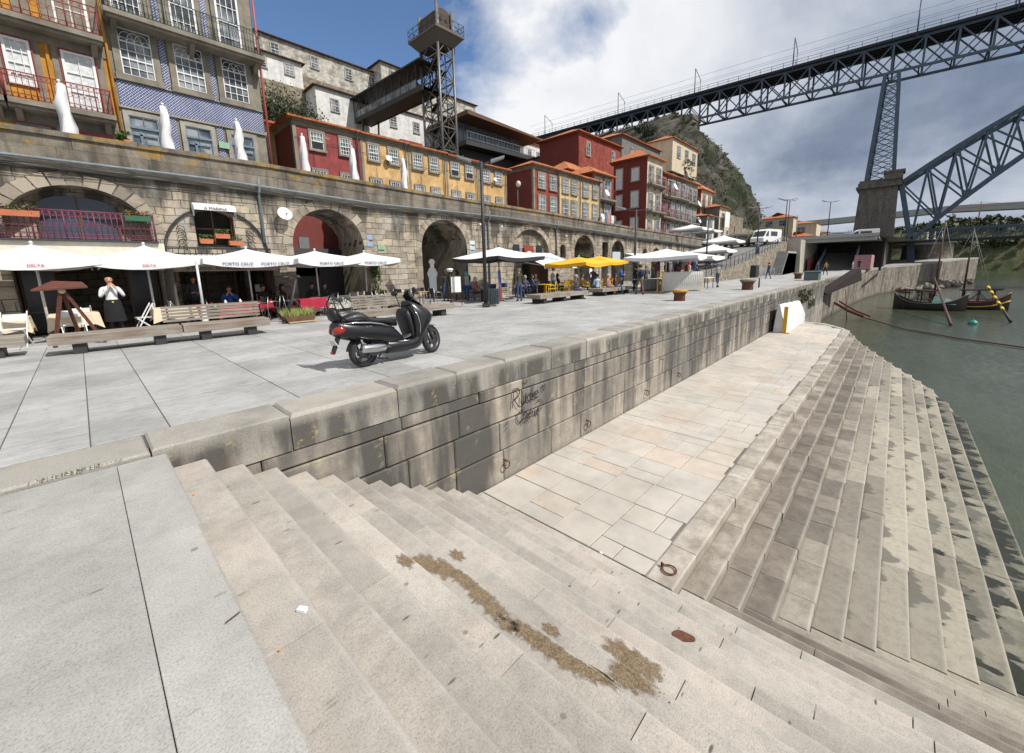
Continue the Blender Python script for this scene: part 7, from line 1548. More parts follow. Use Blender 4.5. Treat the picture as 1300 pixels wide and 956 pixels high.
# ---------------------------------------------------------------- far river bank
mb=MB(); mb.smooth=True; rows=[]
for j in range(9):
    row=[]
    for i in range(60):
        t_=i/59; x=330+ 420*t_; y=-160+ (1-t_)*60+ (t_*90); 
        base=Vector((150+t_*520,-330+t_*315,-4.5)); back=Vector((.45,-.6,0)).normalized(); p=base+Vector((.5,.15,0))*j*9; h=[0,5,9,13,18,22,25,27,28][j]; p.z=-4.5+h*(.8+.35*fbm((p.x,p.y,0),.02)); row.append(p)
    rows.append(row)
mb.loft(rows,closed=False); mb.build('far_bank',M['hill'],kind='structure',label='wooded far river bank')
mb=MB(); mb.smooth=True; rw=[[Vector((300+j*9,-70+i*3.2,-4.5+[0,14,22,25,26][j]*(1-.25*abs(i/30-.5))*(1+.12*fbm((i*3,j*9,0),.1)))) for i in range(31)] for j in range(5)]
mb.loft(rw,closed=False); mb.build('far_hill',M['hill'],kind='structure')
fm=MB()
for i in range(620):
    p=random.choice(random.choice(rows[1:8])) if i<420 else random.choice(random.choice(rw[1:4]))-Vector((0,0,1)); s=U(3,6)*(1 if i<420 else .6); leaves(fm,p+Vector((U(-4,4),U(-4,4),1.5)),s,s,s*.6,30,1.1,4)
fm.build('far_wood',leafmat('far foliage',(.03,.042,.02),(.085,.10,.045)),kind='stuff',label='woods on the far bank')
# land beyond the bridge on this side
mb=MB(); mb.smooth=True; rows2=[]
for j in range(6):
    rows2.append([Vector((190+i*17,20+14*j+ i*1.2-2*(5-j)*0, -4.5+[0,8,14,22,28,30][j]*(1+.3*fbm((i*17,j*14,3),.02)))) for i in range(30)])
mb.loft(rows2,closed=False); mb.build('upriver_hill',M['hill'],kind='structure',label='hill beyond the bridge on the near bank')
fm=MB()
for i in range(300):
    p=random.choice(random.choice(rows2[1:6])); s=U(2.,4.5); leaves(fm,p+Vector((U(-5,5),U(-5,5),1.5)),s,s,s*.7,30,.9,4)
fm.build('upriver_wood',leafmat('bare spring woods',(.05,.05,.03),(.13,.125,.07)),kind='stuff',label='woods beyond the bridge')
for i,(px,py,X,w_,h,lb) in enumerate(((1010,305,150,9,5,'low cream house with an orange roof behind the white van, nearest'),(1030,300,230,12,7,'distant cream house with an orange roof between van and bridge pier'),(1000,292,170,16,9,'wide house with a big orange roof behind the lamp posts'),(985,283,150,9,7,'house with an overgrown orange roof on the slope behind the lamp posts'))):
    p=atx(px,py,X); block(X,X+w_*.6,p.y-w_/2,p.y+w_/2,0,p.z+h*.2,M['creamw'],M['creamw'],lb,rh=1.8,name='distant_house',wins=(),swins=((p.y-w_*.3,p.y-w_*.1,p.z-1,p.z+.5),(p.y+w_*.1,p.y+w_*.3,p.z-1,p.z+.5)))
for i,(px,py,w_,lb) in enumerate(((1213,286,6,'white house with an orange roof high on the far bank, left of the crane'),(1231,284,9,'larger white house with an orange roof beside the crane on the far bank'),(1200,287,6,'grey unfinished house on the far bank under the concrete bridge'))):
    p=atx(px,py,330); block(330,338,p.y-w_/2,p.y+w_/2,p.z-5,p.z+.8,M['dirtyw'],M['dirtyw'],lb,rh=1.6,name='distant_house',swins=((p.y-2,p.y-.8,p.z-1.5,p.z+.6),(p.y+.8,p.y+2,p.z-1.5,p.z+.6)))
p=atx(1241,285,330); r=empty('tower_crane',(330,p.y,p.z-4),0,'thin pinkish tower crane among houses on the far bank','crane'); m=MB(); m.bar((0,0,0),(0,0,13),.5); m.bar((0,-12,13),(0,12,13),.35); m.bar((0,0,15.5),(0,-11,13.1),.12); m.bar((0,0,15.5),(0,11,13.1),.12); m.bar((0,0,13),(0,0,15.5),.3); m.build('jib',plain((.40,.20,.17)),r)
# ---------------------------------------------------------------- vehicles on the upper road
def van(x,y,z,rz,label,c,L=5.6,H=2.3,W=2.0,name='white_van',cat='van'):
    r=empty(name,(x,y,z),rz,label,cat); m=MB(); prof=[(-L/2,.35),(L/2,.35),(L/2,.95),(L/2-.35,1.15),(L/2-1.1,H-.25),(L/2-1.6,H),(-L/2+.1,H),(-L/2,H-.15)]; m.prismy(prof,-W/2,W/2); m.build('body',c,r,bevel=.06)
    m=MB()
    for s_ in (-1,1): m.box(-L*.25,L*.12,s_*W/2-(.005 if s_>0 else .008),s_*W/2+(.008 if s_>0 else .005),1.25,H-.35); m.add([(L/2-.55,s_*(W/2+.01),1.2),(L/2-1.5,s_*(W/2+.01),1.2),(L/2-1.5,s_*(W/2+.01),H-.35),(L/2-1.12,s_*(W/2+.01),H-.35)],[(0,1,2,3)])
    m.add([(L/2-.33,-W*.42,1.18),(L/2-.33,W*.42,1.18),(L/2-1.06,W*.40,H-.28),(L/2-1.06,-W*.40,H-.28)],[(0,1,2,3)]); m.add([(-L/2-.01,-W*.4,1.3),(-L/2-.01,W*.4,1.3),(-L/2-.01,W*.4,H-.4),(-L/2-.01,-W*.4,H-.4)],[(0,1,2,3)]); m.build('windows',M['glassd'],r)
    for sx_ in (-1,1):
        for sy in (-1,1): m=MB(); m.lathe([(.05,-.11),(.33,-.11),(.35,-.06),(.35,.06),(.33,.11),(.05,.11)],(sx_*L*.31,sy*(W/2-.08),.35),16,'y'); m.build('wheel',M['iron'],r)
    for sy in (-1,1): m=MB(); m.box(L/2-.02,L/2+.015,sy*.75-.15,sy*.75+.15,.7,.88); m.build('headlight',M['white'],r)
    return r
van(75.5,15.6,4.62,2.9,'white delivery van parked at the top of the ramp road',M['white']); van(73.5,19.2,4.4,2.4,'olive brown minibus facing down the ramp beside the white van',plain((.14,.13,.08),.4),4.4,2.1,1.8,'brown_minibus'); van(104,5.5,5.6,1.9,'small white and blue van on the road by the bridge pier',M['white'],4.6,2.0,1.8); van(98,9,5.6,1.7,'second pale car on the road above the tunnel mouth',plain((.45,.5,.55)),4.3,1.5,1.75,'parked_car','car')
# ---------------------------------------------------------------- people
M['skin']=plain((.50,.27,.18),.6,var=.05); M['hair']=plain((.025,.018,.014),.7); M['hairg']=plain((.30,.29,.28),.7); M['jeans']=plain((.045,.075,.15),.85,var=.3); M['blk']=plain((.018,.018,.02),.8)
C_=lambda *c:plain(c,.85,var=.2)
def person(x,y,z,rz,label,pose='stand',top=None,legs=None,shoes=None,hair='hair',h=1.72,arms='down',sleeves=True,bald=False,head_tilt=0,extra=None,group=None,hips=1.,fingers=False,skirt=None,lean=0,bag=None,hairlong=False):
    top=top or M['blk']; legs=legs or M['jeans']; shoes=shoes or M['blk']; s=h/1.72
    r=empty('person',(x,y,z),rz,label,'person',group)
    V=[];Rr=[];Ed=[];reg=[]
    def add(p,rd,par,g): 
        V.append(Vector(p)*s); Rr.append(rd*s); reg.append(g); 
        if par is not None: Ed.append((par,len(V)-1,g))
        return len(V)-1
    sit=pose=='sit'; pz=.52 if sit else .93
    ly=lean
    pel=add((0,0,pz),.135*hips,None,2); sp=add((0,-.01+ly*.3,pz+.18),.125,pel,1); chest=add((0,-.015+ly*.7,pz+.40),.145,sp,1); nk=add((0,0+ly,pz+.565),.058,chest,1); nk2=add((0,-.01+ly*1.1,pz+.61),.052,nk,0)
    ht=head_tilt; h1=add((0,-.035-ht*.3+ly*1.15,pz+.66),.072,nk2,0); h2=add((0,-.02-ht+ly*1.2,pz+.73),.098,h1,0); h3=add((0,-.01-ht*1.2+ly*1.25,pz+.80),.062,h2,0)
    nose=add((0,-.125-ht+ly*1.2,pz+.705-ht*.4),.016,h2,0)
    for sx_ in (-1,1):
        add((sx_*.085,-.01-ht+ly*1.2,pz+.72),.017,h2,0)
        sh=add((sx_*.185,ly*.85,pz+.47),.062,chest,1)
        if arms=='down' or (arms=='hold' and sx_>0 and False): el=(sx_*.25,.03,pz+.19); wr=(sx_*.255,-.05,pz-.05); hd=(sx_*.25,-.08,pz-.14)
        elif arms=='mouth': el=(sx_*.26,-.13,pz+.22); wr=(sx_*.09,-.26,pz+.46); hd=(sx_*.035,-.21,pz+.57)
        elif arms=='fold': el=(sx_*.25,-.04,pz+.20); wr=(-sx_*.02,-.22,pz+.20+.03*sx_); hd=(-sx_*.09,-.22,pz+.21)
        elif arms=='table': el=(sx_*.25,-.10+ly,pz+.22); wr=(sx_*.12,-.33+ly,pz+.22); hd=(sx_*.07,-.40+ly,pz+.22)
        elif arms=='lap': el=(sx_*.25,-.02,pz+.20); wr=(sx_*.12,-.24,pz+.12); hd=(sx_*.05,-.30,pz+.10)
        elif arms=='back': el=(sx_*.26,.08,pz+.20); wr=(sx_*.14,-.10,pz+.30); hd=(sx_*.12,-.13,pz+.34)
        e=add(el,.044,sh,1); w_=add(wr,.030,e,1 if sleeves else 0); hh=add(hd,.034,w_,0); v=(Vector(hd)-Vector(wr)).normalized()
        side=v.cross(Vector((0,0,1))); side=side.normalized() if side.length>.1 else Vector((0,1,0))
        if fingers:
            for q,(o_,l_) in enumerate(((-.03,.062),(-.01,.072),(.01,.068),(.03,.052))):
                f1=Vector(hd)+side*o_+v*.03; a_=add(f1,.010,hh,0); b_=add(f1+v*l_*.55+Vector((0,.0,-.008)),.009,a_,0); add(f1+v*l_*.85+Vector((0,.018,-.012)),.008,b_,0)
            t0=Vector(hd)-side*.035*sx_-v*.02; a_=add(t0,.011,hh,0); add(t0-side*.025*sx_+v*.03,.009,a_,0)
        else:
            for o_ in (-.018,0.,.018): add(Vector(hd)+side*o_+v*.07,.010,hh,0)
            add(Vector(hd)-side*.04*sx_+v*.03,.010,hh,0)
        hp=add((sx_*.095*hips,0,pz-.03),.098*hips,pel,2)
        if sit: kn=(sx_*.13,-.43,.50); an=(sx_*.12,-.40+.08*sx_,.10); to=(sx_*.13,-.55+.08*sx_,.045)
        elif pose=='walk': kn=(sx_*.10,-.12*sx_-.04,.50); an=(sx_*.10,-.20*sx_+.04,.10); to=(sx_*.11,-.20*sx_-.12,.045)
        else: kn=(sx_*.105,-.02,.50); an=(sx_*.115,.03,.10); to=(sx_*.135,-.12,.042)
        k=add(kn,.064,hp,2); a2=add(an,.044,k,2); he=add((an[0],an[1]+.03,.05),.042,a2,3); add(to,.036,he,3)
    me=bpy.data.meshes.new('skel'); me.from_pydata([tuple(v) for v in V],[(a,b) for a,b,g in Ed],[]); o=bpy.data.objects.new('skel',me); COL.objects.link(o)
    md=o.modifiers.new('skin','SKIN'); 
    if not me.skin_vertices: me.skin_vertices.new() if hasattr(me.skin_vertices,'new') else None
    bpy.context.view_layer.objects.active=o
    sv=me.skin_vertices[0].data
    for i,q in enumerate(sv): q.radius=(Rr[i],Rr[i]*(.78 if reg[i] in(1,2) and i<4 else 1)); q.use_root=(i==0)
    md.use_smooth_shade=True; sb=o.modifiers.new('sub','SUBSURF'); sb.levels=1; sb.render_levels=1
    dg=bpy.context.evaluated_depsgraph_get(); dg.update(); bm=bpy.data.meshes.new_from_object(o.evaluated_get(dg)); bpy.data.objects.remove(o)
    for m_ in (M['skin'],top,legs,shoes): bm.materials.append(m_)
    segs=[(V[a],V[b],g) for a,b,g in Ed]
    for p in bm.polygons:
        c=p.center; best=9;g_=1
        for a,b,g in segs:
            d=b-a; t_=max(0,min(1,(c-a).dot(d)/max(d.length_squared,1e-9))); q=(c-(a+d*t_)).length
            if q<best: best=q; g_=g
        p.material_index=g_; p.use_smooth=True
    b=bpy.data.objects.new('body',bm); COL.objects.link(b); b.parent=r
    hc=V[h2]; m=MB()
    if not bald:
        m.M=Matrix.Translation(hc+Vector((0,.018,.022))*s); m.ball((0,0,0),.104*s,12,8,(1,1.04,1.0)); 
        if hairlong: m.M=Matrix.Translation(hc+Vector((0,.05,-.08))*s); m.ball((0,0,0),.11*s,10,6,(1,.7,1.5))
        hm=m.build('hair',M[hair],r)
    if fingers:
        m=MB(); 
        for sx_ in (-1,1): m.ball((hc.x+sx_*.036,hc.y-.088,hc.z+.012),.011,6,4)
        m.build('eyes',M['blk'],r); m=MB(); m.box(hc.x-.025,hc.x+.025,hc.y-.098,hc.y-.08,hc.z-.060,hc.z-.052); m.build('mouth',plain((.3,.08,.07)),r)
    if skirt:
        m=MB(); m.smooth=True; n=16; rings=[]
        for zz,rx,ry in ((pz+.13,.165,.145),(pz,.20,.175),(pz-.25,.225,.20),(pz-.52,.25,.215)): rings.append([Vector((rx*math.cos(2*math.pi*i/n)*(1+.03*math.sin(5*i)),ry*math.sin(2*math.pi*i/n)*(1+.03*math.sin(3*i)),zz))*s for i in range(n)])
        m.loft(rings,cap=False); m.build('apron',skirt,r)
    if bag is not None:
        m=MB(); m.ball((0,.20*s,(pz+.33)*s),.17,10,6,(.9,.55,1.25)); m.build('backpack',bag,r); 
    return r
person(.60,16.45,.045,.12,'bald waiter in white shirt and long black apron, both hands raised to his mouth',top=C_(.72,.72,.72),legs=M['blk'],arms='mouth',bald=True,head_tilt=.03,fingers=True,hips=1.15,h=1.66,skirt=plain((.008,.008,.009),.9))
m=MB(); m.box(-.02,.02,0,.006,0,.05); m.build('apron_badge',plain((.45,.40,.08)),label='small yellow badge on the front of the waiter apron',cat='badge',loc=(.60,16.255,.98))
G='visitors looking at the menu by the dark arch'
person(14.45,17.75,.045,3.0,'visitor in a pale green and white top by the dark arch, back turned',top=C_(.28,.34,.22),arms='back',h=1.62,hairlong=True,group=G,bag=C_(.10,.16,.09)); person(15.05,17.7,.045,3.3,'visitor in a light blue jacket with dark shoulder bag by the dark arch',top=C_(.22,.34,.48),arms='back',h=1.62,hairlong=True,group=G,bag=C_(.03,.035,.06)); person(13.6,17.75,.045,2.8,'visitor in dark top half hidden by the white easel board',top=C_(.03,.03,.035),arms='down',h=1.6,group=G,hairlong=True)
m=MB(); m.ball((0,0,0),.14,10,6,(1.3,1.2,.5)); m.lathe([(.12,-.04),(.13,-.1)],n=12); m.build('cook_hat',M['white'],label='puffy white cook hat above the white easel board',cat='hat',loc=(12.5,15.9,1.72)); m=MB(); m.tube([(12.5,15.9,.05),(12.5,15.9,1.65)],.02,6); o=m.build('stand',M['iron'],bpy.data.objects['cook_hat']); o.location=-Vector((12.5,15.9,1.72))
person(15.75,14.3,0,2.9,'man in a long dark olive coat standing behind the leaning menu board, back turned',top=C_(.055,.05,.032),arms='down',hair='hairg',h=1.68,skirt=None,hips=1.1)
o=bpy.data.objects[-1] if False else None
person(16.9,15.5,.045,.4,'seated person in white jacket under the awning',pose='sit',top=C_(.7,.7,.7),arms='table',h=1.6,legs=M['blk']); person(17.7,15.6,.045,-.3,'seated balding diner in dark blue facing a table under the awning',pose='sit',top=C_(.05,.06,.12),arms='table',h=1.6,hair='hairg',legs=M['blk'])
person(18.45,12.6,-.02,.25,'old man in a dark patterned jacket and jeans on the right end of the bench',pose='sit',top=C_(.06,.055,.06),arms='lap',hair='hairg',h=1.68)
person(21.3,13.0,-.02,2.6,'seated person in light blue top on the bench near yellow parasols, back turned',pose='sit',top=C_(.35,.48,.62),arms='lap',h=1.64); person(22.0,12.7,-.02,.3,'seated person in a pink patterned top on the bench near yellow parasols',pose='sit',top=C_(.42,.20,.20),arms='lap',legs=C_(.2,.13,.1),h=1.62,hair='hairg'); person(22.7,12.6,-.02,.5,'seated long-haired woman in brown with jeans at the right of the bench',pose='sit',top=C_(.10,.05,.035),arms='lap',h=1.62,hairlong=True)
person(22.75,11.0,0,2.7,'man with a dark backpack and brown trousers walking away across the promenade',pose='walk',top=C_(.025,.03,.04),legs=C_(.13,.09,.05),bag=C_(.02,.03,.06),arms='back',h=1.72)
person(26.6,14.3,0,.3,'person in a bright blue jacket standing by the second lamp post',top=C_(.04,.12,.45),legs=C_(.2,.2,.22),arms='fold',h=1.66,hair='hairg')
for i,(x,y,a,c,l,hr,hg) in enumerate(((26.2,13.0,2.8,(.02,.02,.02),'shopper in black with a red scarf, left of those at the low market table','hair',1.66),(27.6,12.9,2.6,(.09,.09,.10),'shopper in dark grey at the low market table','hairg',1.7),(28.6,12.8,3.2,(.11,.11,.11),'shopper in lighter grey behind the low market table','hair',1.7),(27.5,11.2,.4,(.05,.06,.10),'stallholder in navy behind the draped stall','hair',1.7),(28.5,11.5,.2,(.32,.06,.06),'stallholder in dark red at the right end of the draped stall','hair',1.64))): person(x,y,0,a,l,top=C_(*c),arms='fold' if i>2 else 'back',hair=hr,h=hg,group='people around the market stall',bag=None)
person(51.6,10.15,0,2.9,'man in black top and jeans walking past the ramp wall',pose='walk',top=M['blk'],arms='down'); person(66.9,7.6,0,2.6,'walker in dark blue, left of the strolling couple near the tunnel',pose='walk',top=C_(.03,.04,.07),arms='down'); person(66.9,6.75,0,2.4,'walker in a tan coat, right of the strolling couple near the tunnel',pose='walk',top=C_(.26,.15,.07),legs=M['blk'],arms='down'); person(82.5,4.3,.25,1.2,'small dark figure standing at the right of the tunnel mouth',top=M['blk'],legs=M['blk'],arms='fold')
person(62.3,13.8,2.8,-1.2,'person in blue jacket leaning on the ramp railing',top=C_(.08,.12,.25),arms='fold',group='two people on the ramp'); person(63.2,13.9,2.9,-1.2,'person in grey leaning on the ramp railing beside a blue jacket',top=C_(.2,.2,.2),arms='fold',group='two people on the ramp')
for i,(x,y,a,c,l,ps) in enumerate(((19.6,15.0,1.2,(.30,.30,.28),'passer-by in pale grey among the yellow chairs','walk'),(24.0,15.0,-.4,(.05,.05,.06),'person in black standing between the two yellow parasols','stand'),(33.5,12.2,1.6,(.28,.05,.06),'passer-by in a red top beyond the hand trolley','walk'),(35.0,12.0,1.6,(.06,.07,.10),'passer-by in dark blue beyond the hand trolley','walk'),(38.5,11.4,-1.4,(.45,.44,.40),'distant passer-by in a cream top walking before the ramp railing','walk'),(30.0,13.4,2.9,(.12,.16,.10),'person in olive green behind the shoppers','stand'))): person(x,y,0,a,l,pose=ps,top=C_(*c),arms='down',h=1.66,group='passers-by on the promenade')
# diners in the shade of the lettered parasols
D='diners in the shade of the lettered parasols'
person(3.7,17.6,.045,-.2,'diner in a bright blue shirt resting his head at the red table',pose='sit',top=C_(.04,.13,.42),legs=M['blk'],arms='mouth',h=1.64,group=D,lean=-.05); person(4.85,17.8,.045,.2,'red-haired diner in dark clothes behind the red tables',pose='sit',top=M['blk'],legs=M['blk'],arms='table',h=1.62,group=D); person(5.55,17.9,.045,.9,'long-haired diner in dark red left of the iron stand',pose='sit',top=C_(.07,.03,.03),legs=M['blk'],arms='table',h=1.6,group=D,hairlong=True); person(6.6,17.6,.045,-.2,'diner in black behind the red table right of the planter',pose='sit',top=M['blk'],legs=M['blk'],arms='table',h=1.62,group=D); person(7.1,17.6,.045,.3,'brown-haired diner in black beside another behind the red table',pose='sit',top=C_(.04,.04,.045),legs=M['blk'],arms='table',h=1.6,group=D,hairlong=True); person(2.75,17.9,.045,0,'dark figure standing just inside the second restaurant',top=C_(.05,.07,.10),legs=M['blk'],arms='fold',h=1.62,group=D)
for i,(x,y,a,c,l,z_) in enumerate(((14.2,16.0,.6,(.25,.08,.08),'seated guest in dark red at the leftmost blue table',.045),(15.5,16.6,-.8,(.32,.32,.34),'seated guest in pale grey at the leftmost blue table',.045),(18.9,16.1,.9,(.05,.06,.12),'seated guest in navy left of the dark doorway',.045),(20.0,16.7,-.2,(.35,.36,.2),'seated guest in pale green beside the dark doorway',.045),(21.2,15.9,1.0,(.04,.04,.05),'seated guest in black under the blue and white awning',.045),(23.3,15.4,.3,(.10,.14,.28),'seated guest in blue between yellow parasols',0),(25.1,15.5,-.7,(.4,.38,.35),'seated guest in cream at the right yellow table',0))):
    person(x,y,z_,a,l,pose='sit',top=C_(*c),legs=M['blk'],arms='table',h=1.62,group='guests at the blue and yellow tables',hair='hair' if i%3 else 'hairg',hairlong=i%2==0)
# crowd on the terrace up the ramp
for i in range(9): person(50+i*1.15,16.4+U(-.7,.7),lerp([(40,.25),(58,2.3),(80,5.2)],50+i*1.15),U(-3,3),'guest on the ramp terrace, %s from the left among its parasols'%words[i] if i<6 else 'guest on the ramp terrace, %s from the left among its parasols'%['seventh','eighth','ninth'][i-6],pose='sit',top=C_(*random.choice([(.05,.05,.06),(.2,.06,.05),(.25,.24,.22),(.06,.08,.16)])),arms='table',h=1.65,group='guests on the ramp terrace')
# ---------------------------------------------------------------- scooter
def gloss(name,c,r=.22,coat=.6,metal=0): 
    t=NT(name); t.col(t.mix(1.,c,t.ramp(t.noise(5,4),[(.3,.9),(.7,1.05)]),'MULTIPLY')).P(Roughness=r,Metallic=metal); t.set(t.b,'Coat Weight',coat); t.set(t.b,'Coat Roughness',.08); return t.mat
M['spaint']=gloss('black scooter paint',(.005,.0055,.007),.3,.35); M['splast']=gloss('grey black plastic',(.016,.017,.02),.5,0); M['sseat']=gloss('black vinyl',(.010,.010,.011),.5,.05); M['chrome']=gloss('brushed silver',(.62,.62,.62),.22,0,1.); M['sred']=gloss('red tail lens',(.30,.010,.010),.15,.8); M['tyre']=gloss('tyre rubber',(.020,.020,.021),.8,0); M['rim']=gloss('dark rim',(.12,.12,.125),.4,0,.7); M['sscreen']=gloss('smoked screen',(.02,.025,.03),.08,1.)
def sq(x,w,z0,z1,n=18,e=2.6,yo=0):
    c=(z0+z1)/2; h=(z1-z0)/2; out=[]
    for k in range(n):
        a=2*math.pi*k/n; ca,sa=math.cos(a),math.sin(a); out.append(Vector((x,yo+w*math.copysign(abs(ca)**(2/e),ca),c+h*math.copysign(abs(sa)**(2/e),sa))))
    return out
def sqz(z,xc,dx,w,n=18,e=2.4):
    out=[]
    for k in range(n):
        a=2*math.pi*k/n; ca,sa=math.cos(a),math.sin(a); out.append(Vector((xc+dx*math.copysign(abs(ca)**(2/e),ca),w*math.copysign(abs(sa)**(2/e),sa),z)))
    return out
def interp(S,m=3):
    out=[]
    for i in range(len(S)-1):
        p0=S[max(i-1,0)];p1=S[i];p2=S[i+1];p3=S[min(i+2,len(S)-1)]
        for k in range(m):
            t_=k/m; out.append([.5*((2*b)+(-a+c)*t_+(2*a-5*b+4*c-d)*t_*t_+(-a+3*b-3*c+d)*t_**3) for a,b,c,d in zip(p0,p1,p2,p3)])
    out.append(list(S[-1])); return out
sc=empty('scooter',(3.27,6.68,0),rad(3.5),'large black maxi scooter with silver exhaust and red tail light, on its side stand','scooter')
lean=Matrix.Rotation(rad(-7),4,'X')   # leaning away from the viewer, on its stand
body=empty('lean',(0,0,0)); bpy.data.objects.remove(body)
def SB(m,name,mat,parent=sc,bevel=0):
    o=m.build(name,mat,parent); 
    if parent is sc: o.matrix_local=lean
    if bevel: b_=o.modifiers.new('bevel','BEVEL'); b_.width=bevel; b_.segments=2; b_.limit_method='ANGLE'
    return o
def loftx(S,e=2.6,m=3): 
    mb=MB(); mb.smooth=True; mb.loft([sq(*s[:4],e=e) for s in interp(S,m)]); return mb
def wheel(name,R_,w_,loc,steer=0):
    m=MB(); m.lathe([(R_-.075,-w_*.42),(R_-.03,-w_*.5),(R_-.006,-w_*.3),(R_,0),(R_-.006,w_*.3),(R_-.03,w_*.5),(R_-.075,w_*.42)],(0,0,0),32,'y',False); ty=m.build(name,M['tyre'],sc); ty.matrix_local=lean@Matrix.Translation(loc)@Matrix.Rotation(steer,4,'Z')
    m=MB(); ri=R_-.075
    for s_ in (-1,1): m.lathe([(ri,s_*w_*.40),(ri-.02,s_*w_*.42),(ri-.03,s_*w_*.2),(ri-.03,0)],(0,0,0),32,'y',False)
    for k in range(5):
        a=2*math.pi*k/5+.3; m.bar((0.03*math.cos(a),0,.03*math.sin(a)),((ri-.01)*math.cos(a),0,(ri-.01)*math.sin(a)),.05,.035,(0,1,0)); 
    m.lathe([(.045,-w_*.5),(.05,-w_*.3),(.05,w_*.3),(.045,w_*.5)],(0,0,0),14,'y'); m.lathe([(.11,-w_*.36),(.11,-w_*.30)],(0,0,0),24,'y'); m.build('rim',M['rim'],ty); return ty
wheel('rear_wheel',.272,.125,(0,0,.272)); wheel('front_wheel',.285,.11,(1.56,0,.285),rad(16))
SB(loftx([(-.52,.07,.68,.82),(-.45,.14,.60,.88),(-.25,.20,.52,.86),(.05,.225,.44,.80),(.35,.22,.35,.76),(.58,.20,.30,.70),(.74,.17,.28,.54),(.84,.12,.28,.42)]),'rear_body',M['spaint'])
seat=SB(loftx([(-.40,.06,.83,.87),(-.34,.12,.82,.92),(-.15,.175,.80,.99),(.02,.185,.79,.99),(.10,.185,.77,.93),(.22,.19,.75,.88),(.45,.185,.73,.85),(.64,.15,.68,.82),(.74,.08,.66,.76)],2.9),'seat',M['sseat'])
SB(loftx([(.40,.18,.18,.42),(.60,.225,.16,.41),(.85,.245,.15,.39),(1.05,.24,.16,.42),(1.20,.19,.22,.52),(1.28,.11,.32,.56)],3.2),'floorboard',M['spaint'])
m=MB(); m.smooth=True; m.loft([sqz(*s) for s in interp([(.26,1.12,.09,.19),(.42,1.16,.13,.25),(.58,1.23,.20,.29),(.74,1.29,.27,.29),(.87,1.26,.26,.265),(.98,1.19,.20,.22),(1.07,1.11,.12,.16),(1.13,1.05,.05,.10)],3)]); SB(m,'front_fairing',M['spaint'])
m=MB(); m.smooth=True; m.loft([sqz(*s) for s in interp([(.38,1.02,.04,.17),(.55,1.0,.05,.215),(.72,.97,.06,.23),(.88,.95,.07,.21),(.99,.96,.06,.13)],2)]); SB(m,'leg_shield',M['splast'])
m=MB(); m.smooth=True; m.loft([sq(*s,e=3) for s in interp([(.74,.14,.39,.415),(.84,.155,.39,.425),(.98,.15,.41,.50),(1.03,.14,.50,.66)],3)]); SB(m,'tunnel_cover',plain((.05,.055,.065),.6))
for s_ in (-1,1):   # silver swoosh + badge
    m=MB(); m.tube([(-.38,s_*.17,.82),(-.2,s_*.205,.82),(.1,s_*.226,.785),(.35,s_*.222,.73),(.60,s_*.196,.64)],[.008,.014,.016,.012,.005],6); SB(m,'silver_trim',M['chrome'])
    m=MB(); m.tube([(.62,s_*.228,.37),(.8,s_*.248,.36),(.9,s_*.25,.36)],[.012,.016,.008],6); SB(m,'floor_trim',M['chrome'])
    m=MB(); m.tube([(1.12,s_*.245,.45),(1.13,s_*.285,.62),(1.10,s_*.285,.80),(1.05,s_*.25,.95)],.010,6); SB(m,'fairing_edge',M['chrome'])
    m=MB(); m.smooth=True; m.loft([sq(-.53,.03,.67,.75,10,2,s_*.06),sq(-.49,.05,.65,.78,10,2,s_*.10),sq(-.42,.045,.65,.79,10,2,s_*.135),sq(-.36,.01,.69,.76,10,2,s_*.17)]); SB(m,'tail_light',M['sred'])
    m=MB(); m.tube([(.92,s_*.02,1.03),(.99,s_*.14,1.045),(.97,s_*.26,1.06),(.90,s_*.36,1.05)],.018,8); h_=SB(m,'handlebar',M['splast'])
    m=MB(); m.tube([(.965,s_*.28,1.062),(.895,s_*.385,1.048)],.026,10); m.build('grip',M['sseat'],h_); m=MB(); m.tube([(.99,s_*.24,1.05),(1.0,s_*.36,1.03)],.007,5); m.build('brake_lever',M['chrome'],h_)
    m=MB(); m.tube([(1.03,s_*.18,1.06),(1.06,s_*.28,1.20),(1.05,s_*.31,1.27)],.012,6); mi_=SB(m,'mirror',M['splast']); m=MB(); m.M=Matrix.Translation((1.05,s_*.33,1.31))@Matrix.Rotation(rad(15*s_),4,'Z'); m.smooth=True; m.ball((0,0,0),.09,12,8,(.35,1.,.62)); m.build('mirror_housing',M['splast'],mi_)
    m=MB(); m.bar((1.56,s_*.085,.285),(1.36,s_*.085,.80),.045,.04); SB(m,'fork_leg',M['splast'])
    m=MB(); m.smooth=True; m.ball((1.36,s_*.14,.72),.085,10,6,(.7,.7,.55)); SB(m,'headlight',gloss('headlight glass',(.35,.37,.40),.1,.8))
m=MB(); m.smooth=True; rows=[]
for i in range(7):
    y_=-.17+.34*i/6; c=1-(y_/.17)**2; rows.append([Vector((1.32+.04*c-.22*k/5,y_*1.1*(1-.05*k),.99+.34*k/5-(1-c)*.10*(k/5))) for k in range(6)])
m.loft(rows,closed=False); SB(m,'windscreen',M['sscreen'])
m=MB(); m.smooth=True; m.loft([sqz(*s) for s in ((.93,1.06,.07,.12),(1.0,1.06,.07,.14),(1.05,1.05,.05,.12),(1.07,1.05,.02,.06))]); SB(m,'dashboard',M['splast'])
def fender(cx,cz,R_,a0,a1,w_,name,mat):
    m=MB(); m.smooth=True; rows=[]
    for k in range(13):
        a=rad(a0+(a1-a0)*k/12); rows.append([Vector((cx+(R_-.02*abs(q)**2)*math.cos(a),w_*q,cz+(R_-.03*abs(q)**2)*math.sin(a))) for q in (-1,-.6,0,.6,1)])
    m.loft(rows,closed=False); SB(m,name,mat)
